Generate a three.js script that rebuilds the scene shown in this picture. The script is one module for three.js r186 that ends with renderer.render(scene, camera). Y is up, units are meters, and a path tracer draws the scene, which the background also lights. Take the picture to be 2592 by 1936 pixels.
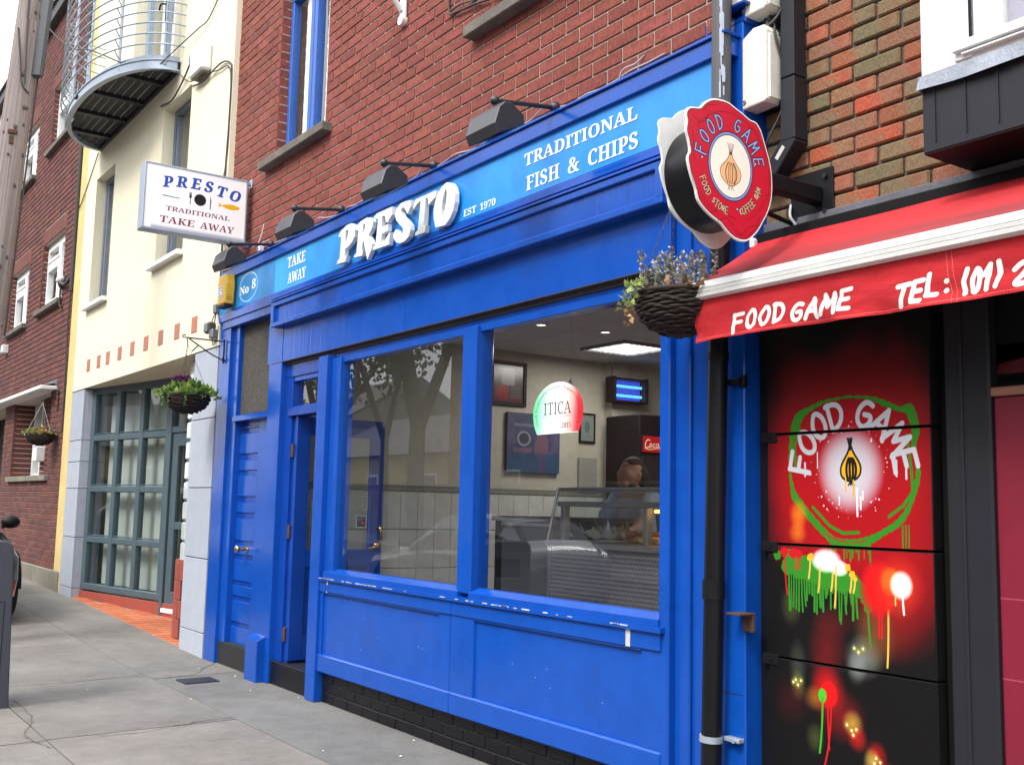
import * as THREE from 'three';
import { mergeGeometries } from 'three/addons/utils/BufferGeometryUtils.js';
import { MarchingCubes } from 'three/addons/objects/MarchingCubes.js';
import { RectAreaLightUniformsLib } from 'three/addons/lights/RectAreaLightUniformsLib.js';

// ------------------------------------------------------------------ camera, sky, sun, exposure
const scene = new THREE.Scene();
const camera = new THREE.PerspectiveCamera(39.44, 1024 / 764, 0.05, 400);
camera.rotation.order = 'YXZ';
camera.position.set(0, 1.33, 3.2);
camera.rotation.set(THREE.MathUtils.degToRad(6.727), THREE.MathUtils.degToRad(55.098), THREE.MathUtils.degToRad(1.266));
camera.updateMatrixWorld(true);
const renderer = new THREE.WebGLRenderer({ antialias: true });
renderer.setSize(1024, 764);
renderer.toneMapping = THREE.LinearToneMapping;
renderer.toneMappingExposure = 2.7;
renderer.shadowMap.enabled = true;
RectAreaLightUniformsLib.init();
{
  // overcast sky: brighter overhead than at the horizon, a broad soft glow round the hidden sun
  const W = 256, H = 128, d = new Float32Array(W * H * 4), sun = new THREE.Vector3(0.15, 0.75, 0.65).normalize();
  for (let j = 0; j < H; j++) for (let i = 0; i < W; i++) {
    const up = ((j + 0.5) / H - 0.5) * Math.PI, az = ((i + 0.5) / W - 0.5) * 2 * Math.PI;
    const v = new THREE.Vector3(Math.cos(az) * Math.cos(up), Math.sin(up), Math.sin(az) * Math.cos(up));
    const s = Math.max(0, v.dot(sun)), k = v.y > 0 ? 0.55 + 0.75 * v.y + 0.5 * Math.pow(s, 6) : 0.25;
    const o = (j * W + i) * 4;
    d[o] = k * 0.97; d[o + 1] = k * 0.995; d[o + 2] = k * 1.05; d[o + 3] = 1;
  }
  const t = new THREE.DataTexture(d, W, H, THREE.RGBAFormat, THREE.FloatType);
  t.mapping = THREE.EquirectangularReflectionMapping; t.magFilter = THREE.LinearFilter; t.needsUpdate = true;
  scene.background = t; scene.environment = t;
}
const sun = new THREE.DirectionalLight(new THREE.Color(1, 0.96, 0.9), 1.1);
sun.position.set(-8 + 4.5, 22.5, 19.5); sun.target.position.set(-8, 0, 0);
sun.castShadow = true; sun.shadow.radius = 30;
sun.shadow.mapSize.set(2048, 2048);
Object.assign(sun.shadow.camera, { left: -16, right: 16, top: 16, bottom: -16, near: 1, far: 70 });
scene.add(sun, sun.target);

// ------------------------------------------------------------------ helpers
const V = (x, y, z) => new THREE.Vector3(x, y, z);
function rng(s) { return () => { s = (s + 0x6d2b79f5) | 0; let t = Math.imul(s ^ (s >>> 15), 1 | s); t = (t + Math.imul(t ^ (t >>> 7), 61 | t)) ^ t; return ((t ^ (t >>> 14)) >>> 0) / 4294967296; }; }
const lerp = THREE.MathUtils.lerp, clamp = THREE.MathUtils.clamp, rad = THREE.MathUtils.degToRad;
const used = new Map();
function numbered(n) { const k = used.get(n) ?? 0; used.set(n, k + 1); return k ? n + '_' + String(k).padStart(3, '0') : n; }
function tag(o, label, category, group, kind) {
  if (label) o.userData.label = label;
  if (category) o.userData.category = category;
  if (group) o.userData.group = group;
  if (kind) o.userData.kind = kind;
  return o;
}
function thing(name, label, category, base = [0, 0, 0], group) {
  const o = new THREE.Group(); o.name = numbered(name); o.position.set(...base); o._b = base; scene.add(o);
  return tag(o, label, category, group);
}
function clean(g) {
  g = g.index ? g.toNonIndexed() : g;
  for (const k of Object.keys(g.attributes)) if (!['position', 'normal', 'uv', 'color'].includes(k)) g.deleteAttribute(k);
  if (!g.attributes.normal) g.computeVertexNormals();
  if (!g.attributes.uv) g.setAttribute('uv', new THREE.BufferAttribute(new Float32Array(g.attributes.position.count * 2), 2));
  g.morphAttributes = {}; g.clearGroups();
  return g;
}
function merge(list) {
  list = [].concat(list).map(clean);
  return list.length === 1 ? list[0] : mergeGeometries(list, false);
}
// geometry is given in world coordinates and moved into the frame of its thing
function part(name, geos, mat, parent, label, kind) {
  const g = merge(geos), b = parent._b ?? [0, 0, 0];
  g.translate(-b[0], -b[1], -b[2]);
  const m = new THREE.Mesh(g, mat); m.name = name; m._b = b; m.castShadow = m.receiveShadow = true;
  if (label) m.userData.label = label;
  if (kind) m.userData.kind = kind;
  parent.add(m);
  return m;
}
function struct(name, geos, mat) {
  const m = new THREE.Mesh(merge(geos), mat); m.name = numbered(name); m._b = [0, 0, 0]; m.castShadow = m.receiveShadow = true;
  m.userData.kind = 'structure'; scene.add(m); return m;
}
// flat-shaded triangles with uv in metres
function flat(tris, ou = 0, ov = 0) {
  const p = new Float32Array(tris.length * 9), n = new Float32Array(tris.length * 9), u = new Float32Array(tris.length * 6);
  const e1 = V(), e2 = V(), nn = V();
  tris.forEach((t, i) => {
    e1.subVectors(t[1], t[0]); e2.subVectors(t[2], t[0]); nn.crossVectors(e1, e2).normalize();
    const ax = Math.abs(nn.x), ay = Math.abs(nn.y), az = Math.abs(nn.z);
    for (let k = 0; k < 3; k++) {
      t[k].toArray(p, i * 9 + k * 3); nn.toArray(n, i * 9 + k * 3);
      const [a, b] = ax >= ay && ax >= az ? [t[k].z, t[k].y] : ay >= az ? [t[k].x, t[k].z] : [t[k].x, t[k].y];
      u[i * 6 + k * 2] = a + ou; u[i * 6 + k * 2 + 1] = b + ov;
    }
  });
  const g = new THREE.BufferGeometry();
  g.setAttribute('position', new THREE.BufferAttribute(p, 3)); g.setAttribute('normal', new THREE.BufferAttribute(n, 3)); g.setAttribute('uv', new THREE.BufferAttribute(u, 2));
  return g;
}
function cham(x0, x1, y0, y1, z0, z1, c = 0.004, ou = 0, ov = 0) {
  c = Math.min(c, (x1 - x0) * 0.45, (y1 - y0) * 0.45, (z1 - z0) * 0.45);
  const lo = [x0, y0, z0], hi = [x1, y1, z1], mid = V((x0 + x1) / 2, (y0 + y1) / 2, (z0 + z1) / 2), P = {};
  for (let k = 0; k < 8; k++) for (let a = 0; a < 3; a++) {
    const q = [0, 1, 2].map((i) => { const s = (k >> i) & 1, e = s ? hi[i] : lo[i]; return i === a ? e : e + (s ? -c : c); });
    P[k + '_' + a] = V(...q);
  }
  const tris = [], ab = V(), ac = V(), cc = V();
  const tri = (a, b, d) => {
    ab.subVectors(b, a); ac.subVectors(d, a); cc.addVectors(a, b).add(d).divideScalar(3).sub(mid);
    tris.push(ab.cross(ac).dot(cc) < 0 ? [a, d, b] : [a, b, d]);
  };
  const quad = (a, b, d, e) => { tri(a, b, d); tri(a, d, e); };
  for (let a = 0; a < 3; a++) {
    const b = (a + 1) % 3, d = (a + 2) % 3;
    for (const s of [0, 1]) { const k = s << a; quad(P[k + '_' + a], P[(k | 1 << b) + '_' + a], P[(k | 1 << b | 1 << d) + '_' + a], P[(k | 1 << d) + '_' + a]); }
    for (const sa of [0, 1]) for (const sb of [0, 1]) {
      const k = sa << a | sb << b, k2 = k | 1 << d;
      quad(P[k + '_' + a], P[k2 + '_' + a], P[k2 + '_' + b], P[k + '_' + b]);
    }
  }
  for (let k = 0; k < 8; k++) tri(P[k + '_0'], P[k + '_1'], P[k + '_2']);
  return flat(tris, ou, ov);
}
const box = (x0, x1, y0, y1, z0, z1) => {
  const c = [[x0, y0, z0], [x1, y0, z0], [x1, y1, z0], [x0, y1, z0], [x0, y0, z1], [x1, y0, z1], [x1, y1, z1], [x0, y1, z1]].map((p) => V(...p));
  const f = [[4, 5, 6, 7], [1, 0, 3, 2], [5, 1, 2, 6], [0, 4, 7, 3], [7, 6, 2, 3], [0, 1, 5, 4]], t = [];
  for (const [a, b, d, e] of f) t.push([c[a], c[b], c[d]], [c[a], c[d], c[e]]);
  return flat(t);
};
const quadGeo = (a, b, c, d) => flat([[a, b, c], [a, c, d]]);
// a rectangle with uv 0..1: a lower left, b lower right, c upper right, d upper left
function sheet(a, b, c, d) {
  const g = flat([[a, b, c], [a, c, d]]);
  g.setAttribute('uv', new THREE.BufferAttribute(new Float32Array([0, 0, 1, 0, 1, 1, 0, 0, 1, 1, 0, 1]), 2));
  return g;
}
const tube = (pts, r, seg = 24, rs = 6) => new THREE.TubeGeometry(new THREE.CatmullRomCurve3(pts.map((p) => (p.isVector3 ? p : V(...p))), false, 'catmullrom', 0.5), seg, r, rs, false);
function rod(a, b, r, rs = 8, r2 = r) {
  a = a.isVector3 ? a : V(...a); b = b.isVector3 ? b : V(...b);
  const l = a.distanceTo(b), g = new THREE.CylinderGeometry(r2, r, l, rs, 1);
  g.applyQuaternion(new THREE.Quaternion().setFromUnitVectors(V(0, 1, 0), V().subVectors(b, a).normalize()));
  g.translate((a.x + b.x) / 2, (a.y + b.y) / 2, (a.z + b.z) / 2);
  return g;
}
const ball = (x, y, z, r, w = 12, h = 8) => new THREE.SphereGeometry(r, w, h).translate(x, y, z);
function extrude(shape, depth, bevel = 0, seg = 1) {
  return new THREE.ExtrudeGeometry(shape, { depth, bevelEnabled: bevel > 0, bevelSize: bevel, bevelThickness: bevel, bevelSegments: seg, curveSegments: 10 });
}
const exX = (shape, d, b = 0, n = 1) => extrude(shape, d, b, n).rotateY(-Math.PI / 2).translate(d, 0, 0);   // section in z-y, drawn out along +x
function shapeOf(pts, holes = []) {
  const s = new THREE.Shape(pts.map((p) => new THREE.Vector2(p[0], p[1])));
  for (const h of holes) s.holes.push(new THREE.Path(h.map((p) => new THREE.Vector2(p[0], p[1]))));
  return s;
}
// a wall in the x-y plane with rectangular openings, z0 at the back, z1 in front
function wall(x0, x1, y0, y1, z0, z1, holes = []) {
  const s = shapeOf([[x0, y0], [x1, y0], [x1, y1], [x0, y1]], holes.map((h) => [[h[0], h[2]], [h[0], h[3]], [h[1], h[3]], [h[1], h[2]]]));
  const g = clean(new THREE.ExtrudeGeometry(s, { depth: z1 - z0, bevelEnabled: false })); g.translate(0, 0, z0);
  return remap(g);
}
// box-projected uv in metres for any geometry
function remap(g, ou = 0, ov = 0) {
  g = clean(g);
  const p = g.attributes.position, n = g.attributes.normal, u = new Float32Array(p.count * 2);
  for (let i = 0; i < p.count; i++) {
    const ax = Math.abs(n.getX(i)), ay = Math.abs(n.getY(i)), az = Math.abs(n.getZ(i));
    const [a, b] = ax >= ay && ax >= az ? [p.getZ(i), p.getY(i)] : ay >= az ? [p.getX(i), p.getZ(i)] : [p.getX(i), p.getY(i)];
    u[i * 2] = a + ou; u[i * 2 + 1] = b + ov;
  }
  g.setAttribute('uv', new THREE.BufferAttribute(u, 2));
  return g;
}
function tint(g, c) {
  const n = g.attributes.position.count, a = new Float32Array(n * 3);
  for (let i = 0; i < n; i++) { a[i * 3] = c.r; a[i * 3 + 1] = c.g; a[i * 3 + 2] = c.b; }
  g.setAttribute('color', new THREE.BufferAttribute(a, 3)); return g;
}

// ------------------------------------------------------------------ textures
// tileable value noise on a lattice of n cells
function lattice(seed, n) {
  const r = rng(seed), a = new Float32Array(n * n); for (let i = 0; i < n * n; i++) a[i] = r();
  return (u, v) => {
    const x = u * n, y = v * n, ix = Math.floor(x), iy = Math.floor(y), fx = x - ix, fy = y - iy, s = fx * fx * (3 - 2 * fx), t = fy * fy * (3 - 2 * fy);
    const m = (k) => ((k % n) + n) % n, A = (i, j) => a[m(j) * n + m(i)];
    return lerp(lerp(A(ix, iy), A(ix + 1, iy), s), lerp(A(ix, iy + 1), A(ix + 1, iy + 1), s), t);
  };
}
function fbm(seed, n, oct = 4) {
  const L = []; for (let i = 0; i < oct; i++) L.push(lattice(seed + i * 17, n << i));
  return (u, v) => { let s = 0, a = 0.5, w = 0; for (const f of L) { s += a * f(u, v); w += a; a *= 0.55; } return s / w; };
}
function dataTex(N, fn, srgb, M = N) {
  const d = new Uint8Array(N * M * 4);
  for (let j = 0; j < M; j++) for (let i = 0; i < N; i++) {
    const c = fn((i + 0.5) / N, (j + 0.5) / M), o = (j * N + i) * 4;
    d[o] = clamp(c[0], 0, 1) * 255; d[o + 1] = clamp(c[1] ?? c[0], 0, 1) * 255; d[o + 2] = clamp(c[2] ?? c[0], 0, 1) * 255; d[o + 3] = 255;
  }
  const t = new THREE.DataTexture(d, N, M); t.magFilter = THREE.LinearFilter; t.minFilter = THREE.LinearMipmapLinearFilter;
  t.wrapS = t.wrapT = THREE.RepeatWrapping; if (srgb) t.colorSpace = THREE.SRGBColorSpace; t.needsUpdate = true;
  return t;
}
const scaled = (t, sx, sy = sx) => { const c = t.clone(); c.repeat.set(sx, sy); c.needsUpdate = true; return c; };
function canvasTex(w, h, draw, srgb = true) {
  const c = document.createElement('canvas'); c.width = w; c.height = h;
  const x = c.getContext('2d'); draw(x, w, h);
  const t = new THREE.CanvasTexture(c); if (srgb) t.colorSpace = THREE.SRGBColorSpace; t.anisotropy = 8; return t;
}
const std = (o) => new THREE.MeshStandardMaterial(o), phy = (o) => new THREE.MeshPhysicalMaterial(o);
const C = (r, g, b) => new THREE.Color().setRGB(r, g, b);

const nA = fbm(11, 6, 5), nB = fbm(37, 24, 4), nC = fbm(71, 3, 4), nD = lattice(5, 128), nE = lattice(9, 256);
// general grime: multiplies a base colour
const T = {};
T.grime = dataTex(512, (u, v) => { const k = 0.80 + 0.26 * (nA(u, v) - 0.5) + 0.14 * (nB(u, v) - 0.5) + 0.10 * (nE(u, v) - 0.5) + 0.12; return [k, k * 0.995, k * 0.985]; });
T.fine = dataTex(512, (u, v) => { const k = 0.45 * nB(u, v) + 0.35 * nD(u, v) + 0.2 * nE(u, v); return [k]; });
T.rough = dataTex(256, (u, v) => [1, 0.55 + 0.75 * (nA(u, v) - 0.3), 1]);
T.brush = dataTex(256, (u, v) => [0.5 * lattice1(u * 60) + 0.3 * nA(u, v) + 0.2 * nB(u, v)]);
function lattice1(x) { const i = Math.floor(x), f = x - i, h = (k) => { const s = Math.sin(((k % 60) + 60) % 60 * 127.1) * 43758.5; return s - Math.floor(s); }; return lerp(h(i), h(i + 1), f * f * (3 - 2 * f)); }
// rustic brick face: ragged drag marks
const drag = (() => { const r = rng(77), W = 96, H = 40, a = new Float32Array(W * H); for (let i = 0; i < W * H; i++) a[i] = r();
  return (u, v) => { const x = u * W, y = v * H, ix = Math.floor(x), iy = Math.floor(y), fx = x - ix, fy = y - iy, A = (i, j) => a[(((j % H) + H) % H) * W + (((i % W) + W) % W)]; return lerp(lerp(A(ix, iy), A(ix + 1, iy), fx), lerp(A(ix, iy + 1), A(ix + 1, iy + 1), fx), fy); }; })();
T.rustic = dataTex(512, (u, v) => { const a = drag(u, v), b = nE(u, v); const k = 0.62 + 0.5 * (a - 0.5) + 0.3 * (b - 0.5) + 0.5 * (nA(u, v) - 0.5) + 0.2; return [k, k * 0.97, k * 0.95]; });
T.concrete = dataTex(1024, (u, v) => {
  const a = nC(u, v), b = nB(u, v), e = nE(u * 2, v * 2), s = nE(u * 2 + 0.37, v * 2 + 0.11);
  let k = 0.76 + 0.46 * (a - 0.5) + 0.26 * (b - 0.5) + 0.24 * (e - 0.5); if (s > 0.88) k += 0.22 * (s - 0.88) / 0.12; if (s < 0.1) k -= 0.22;
  const w = nA(u, v) - 0.5; return [k * (1 + 0.05 * w), k, k * (1 - 0.06 * w)];
});
T.granite = dataTex(512, (u, v) => { const e = nE(u, v), s = nD(u, v), a = nA(u, v); let k = 0.82 + 0.16 * (a - 0.5) + 0.2 * (e - 0.5) + 0.14 * (s - 0.5); return [k * 0.98, k, k * 1.03]; });
// ------------------------------------------------------------------ materials (linear base colours)
const M = {};
const gr = (s) => scaled(T.grime, s), fi = (s) => scaled(T.fine, s);
M.blue = phy({ color: C(0.005, 0.072, 0.40), map: gr(0.9), roughness: 0.27, specularIntensity: 0.75, roughnessMap: scaled(T.rough, 1.3), bumpMap: scaled(T.brush, 1.2, 0.5), bumpScale: 0.0007 });
M.blueDeep = phy({ color: C(0.0045, 0.048, 0.31), map: gr(1.1), roughness: 0.3, specularIntensity: 0.75, roughnessMap: scaled(T.rough, 1.7), bumpMap: scaled(T.brush, 1.4, 0.6), bumpScale: 0.0006 });
M.blueWindow = std({ color: C(0.035, 0.13, 0.48), map: gr(1.4), roughness: 0.5 });
M.chip = std({ color: C(0.55, 0.53, 0.5), map: gr(7), roughness: 0.9 });
M.mortar = std({ color: C(0.40, 0.36, 0.29), map: gr(2), bumpMap: fi(5), bumpScale: 0.003, roughness: 0.95 });
M.mortarDark = std({ color: C(0.13, 0.115, 0.095), map: gr(2), bumpMap: fi(6), bumpScale: 0.004, roughness: 0.97 });
M.mortarFar = std({ color: C(0.52, 0.44, 0.38), map: gr(2), roughness: 0.95 });
const rustic = scaled(T.rustic, 1.6), rusticB = scaled(T.rustic, 1.6);
M.brickRed = [[0.245, 0.058, 0.040], [0.275, 0.068, 0.046], [0.215, 0.048, 0.035], [0.262, 0.060, 0.047], [0.228, 0.056, 0.036]].map((c) => std({ color: C(...c), map: rustic, bumpMap: rusticB, bumpScale: 0.004, roughness: 0.92 }));
M.brickRedAll = std({ color: C(1, 1, 1), vertexColors: true, map: rustic, bumpMap: rusticB, bumpScale: 0.004, roughness: 0.92 });
const crease = scaled(T.rustic, 2.6, 2.2), stain = dataTex(512, (u, v) => { const a = nC(u, v), b = nA(u, v); const k = clamp((a - 0.42) * 5, 0, 1), w = clamp((b - 0.62) * 5, 0, 1); return [lerp(0.66, 1, k) + 0.1 * w, lerp(0.95, 0.66, k) + 0.24 * w, lerp(0.92, 0.56, k) + 0.3 * w].map((x) => x * (0.85 + 0.3 * (nE(u, v) - 0.5))); });
M.brickMix = [[0.43, 0.15, 0.08], [0.34, 0.165, 0.09], [0.47, 0.135, 0.075], [0.30, 0.15, 0.085], [0.40, 0.135, 0.08], [0.27, 0.15, 0.08]].map((c) => std({ color: C(...c), map: scaled(stain, 2.3), bumpMap: crease, bumpScale: 0.007, roughness: 0.93 }));
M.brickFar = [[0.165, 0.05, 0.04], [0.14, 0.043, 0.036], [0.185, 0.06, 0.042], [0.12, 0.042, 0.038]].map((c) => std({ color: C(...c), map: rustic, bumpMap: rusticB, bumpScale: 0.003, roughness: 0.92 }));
M.cream = std({ color: C(0.80, 0.745, 0.56), map: scaled(dataTex(512, (u, v) => { const st = nE(u * 0.6, v * 0.02), a = nA(u, v), b = nC(u, v); let k = 0.95 + 0.07 * (a - 0.5) - 0.16 * clamp(st - 0.62, 0, 1) * 2 * clamp(b * 2 - 0.7, 0, 1); return [k, k * (0.995), k * (0.97 + 0.03 * a)]; }), 0.27), bumpMap: fi(3), bumpScale: 0.002, roughness: 0.93 });
M.creamDeep = std({ color: C(0.70, 0.54, 0.22), map: gr(0.7), bumpMap: fi(3), bumpScale: 0.002, roughness: 0.93 });
M.granite = [[0.45, 0.475, 0.53], [0.42, 0.445, 0.50], [0.475, 0.50, 0.55]].map((c) => std({ color: C(...c), map: scaled(T.granite, 2.2), roughness: 0.75 }));
M.steelBlue = std({ color: C(0.075, 0.115, 0.135), map: gr(1.5), roughness: 0.45 });
M.tileRed = std({ color: C(0.33, 0.075, 0.055), map: gr(3), roughness: 0.4 });
M.tileOrange = [[0.52, 0.155, 0.06], [0.47, 0.135, 0.055], [0.56, 0.18, 0.075]].map((c) => std({ color: C(...c), map: gr(3), roughness: 0.6 }));
M.concrete = std({ color: C(0.215, 0.20, 0.18), map: scaled(T.concrete, 0.5), bumpMap: scaled(T.concrete, 2.3), bumpScale: 0.003, roughness: 0.95 });
M.concreteDark = std({ color: C(0.185, 0.18, 0.17), map: scaled(T.concrete, 0.45), bumpMap: scaled(T.concrete, 2.1), bumpScale: 0.003, roughness: 0.95 });
M.concretePale = std({ color: C(0.235, 0.213, 0.19), map: scaled(T.concrete, 0.55), bumpMap: scaled(T.concrete, 2), bumpScale: 0.003, roughness: 0.95 });
M.joint = std({ color: C(0.13, 0.12, 0.105), map: gr(4), roughness: 1 });
M.asphalt = std({ color: C(0.055, 0.055, 0.058), map: scaled(T.concrete, 0.8), bumpMap: scaled(T.concrete, 2), bumpScale: 0.005, roughness: 0.93 });
M.sillStone = std({ color: C(0.20, 0.175, 0.145), map: scaled(T.concrete, 2.1), bumpMap: fi(6), bumpScale: 0.004, roughness: 0.95 });
M.plinthStone = std({ color: C(0.29, 0.265, 0.205), map: scaled(T.concrete, 0.7), bumpMap: fi(3), bumpScale: 0.006, roughness: 0.95 });
M.pvc = std({ color: C(0.80, 0.81, 0.81), map: gr(2), roughness: 0.4 });
M.whitePaint = std({ color: C(0.80, 0.79, 0.76), map: gr(1.5), roughness: 0.5 });
M.offWhite = std({ color: C(0.78, 0.75, 0.66), map: gr(3), roughness: 0.45 });
M.black = phy({ color: C(0.007, 0.007, 0.009), map: gr(2), roughness: 0.5, specularIntensity: 0.4 });
M.blackMatt = phy({ color: C(0.006, 0.006, 0.007), map: gr(3), roughness: 0.7, specularIntensity: 0.35 });
M.blackGloss = phy({ color: C(0.007, 0.007, 0.009), map: gr(2), roughness: 0.36, specularIntensity: 0.45 });
M.lampBlack = std({ color: C(0.022, 0.023, 0.027), map: gr(5), roughness: 0.42 });
M.pipeGrey = std({ color: C(0.055, 0.056, 0.062), map: gr(4), roughness: 0.5 });
M.slateMetal = phy({ color: C(0.017, 0.017, 0.023), map: gr(2), roughness: 0.5, specularIntensity: 0.6 });
M.lead = std({ color: C(0.30, 0.32, 0.37), map: scaled(T.concrete, 3.1), bumpMap: fi(1.2), bumpScale: 0.002, roughness: 0.45, metalness: 0.35 });
M.leadDull = std({ color: C(0.17, 0.17, 0.20), map: scaled(T.concrete, 1.4), bumpMap: fi(1.3), bumpScale: 0.002, roughness: 0.6, metalness: 0.2 });
M.galv = std({ color: C(0.40, 0.46, 0.54), map: gr(2.4), roughness: 0.5, metalness: 0.45 });
M.darkPlank = std({ color: C(0.045, 0.040, 0.038), map: gr(2), roughness: 0.85 });
M.steel = std({ color: C(0.42, 0.42, 0.43), map: gr(3), roughness: 0.28, metalness: 0.9 });
M.steelDull = std({ color: C(0.25, 0.25, 0.26), map: gr(3), roughness: 0.5, metalness: 0.6 });
M.brass = std({ color: C(0.62, 0.45, 0.20), map: gr(8), roughness: 0.25, metalness: 1 });
M.rust = std({ color: C(0.10, 0.045, 0.028), map: gr(9), bumpMap: fi(20), bumpScale: 0.002, roughness: 0.95 });
M.glass = phy({ color: C(1, 1, 1), transmission: 1, thickness: 0, roughness: 0.0, ior: 1.85 });
M.glassTint = phy({ color: C(0.78, 0.86, 0.86), transmission: 1, thickness: 0, roughness: 0.02, ior: 1.6 });
M.glassDark = phy({ color: C(0.02, 0.022, 0.025), roughness: 0.06, ior: 1.6 });
M.blind = std({ color: C(0.78, 0.80, 0.80), map: gr(2), roughness: 0.8 });
M.blindSlat = std({ color: C(0.66, 0.64, 0.58), map: gr(1.5), roughness: 0.85 });
M.darkRoom = std({ color: C(0.02, 0.022, 0.024), roughness: 0.9 });
M.cable = std({ color: C(0.05, 0.045, 0.042), roughness: 0.7 });
M.cableGrey = std({ color: C(0.42, 0.42, 0.42), roughness: 0.6 });
M.fabric = std({ color: C(0.60, 0.022, 0.026), map: scaled(T.fine, 3), roughness: 0.85 });
M.wicker = std({ color: C(0.035, 0.024, 0.019), map: gr(14), roughness: 0.85 });
M.leaf = [[0.12, 0.24, 0.035], [0.25, 0.37, 0.06], [0.06, 0.13, 0.028], [0.36, 0.44, 0.13]].map((c) => phy({ color: C(...c), roughness: 0.65, side: THREE.DoubleSide, transmission: 0.3, thickness: 0 }));
M.petal = phy({ color: C(0.20, 0.02, 0.19), roughness: 0.7, side: THREE.DoubleSide });
M.petalPink = phy({ color: C(0.62, 0.17, 0.17), roughness: 0.7, side: THREE.DoubleSide });
M.sage = [[0.30, 0.33, 0.30], [0.22, 0.25, 0.22], [0.40, 0.39, 0.38]].map((c) => phy({ color: C(...c), roughness: 0.85, side: THREE.DoubleSide }));
M.dryLeaf = phy({ color: C(0.42, 0.23, 0.11), roughness: 0.8, side: THREE.DoubleSide });
M.soil = std({ color: C(0.03, 0.022, 0.016), roughness: 1 });
M.wood = std({ color: C(0.30, 0.255, 0.235), map: scaled(dataTex(512, (u, v) => { const k = 0.72 + 0.5 * (drag(u * 1.0, v * 0.1) - 0.5) + 0.3 * (nA(u, v) - 0.5) + 0.16 * (nE(u, v) - 0.5) + 0.1; return [k, k * 0.97, k * 0.96]; }), 1), bumpMap: scaled(T.brush, 2, 0.2), bumpScale: 0.004, roughness: 0.95 });
M.interior = std({ color: C(0.46, 0.44, 0.375), map: gr(0.8), roughness: 0.85 });
M.interiorTile = [[0.55, 0.56, 0.54], [0.52, 0.53, 0.51], [0.57, 0.575, 0.555]].map((c) => std({ color: C(...c), map: gr(2.2), roughness: 0.3 }));
M.ceilingTile = std({ color: C(0.52, 0.52, 0.50), map: gr(2), roughness: 0.9 });
M.grout = std({ color: C(0.20, 0.20, 0.19), roughness: 0.95 });
M.floorTile = std({ color: C(0.30, 0.31, 0.33), map: gr(1.5), roughness: 0.45 });
const glow = (r, g, b, k = 1) => std({ color: C(0.02, 0.02, 0.02), emissive: C(r, g, b), emissiveIntensity: k, roughness: 0.6 });

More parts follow.
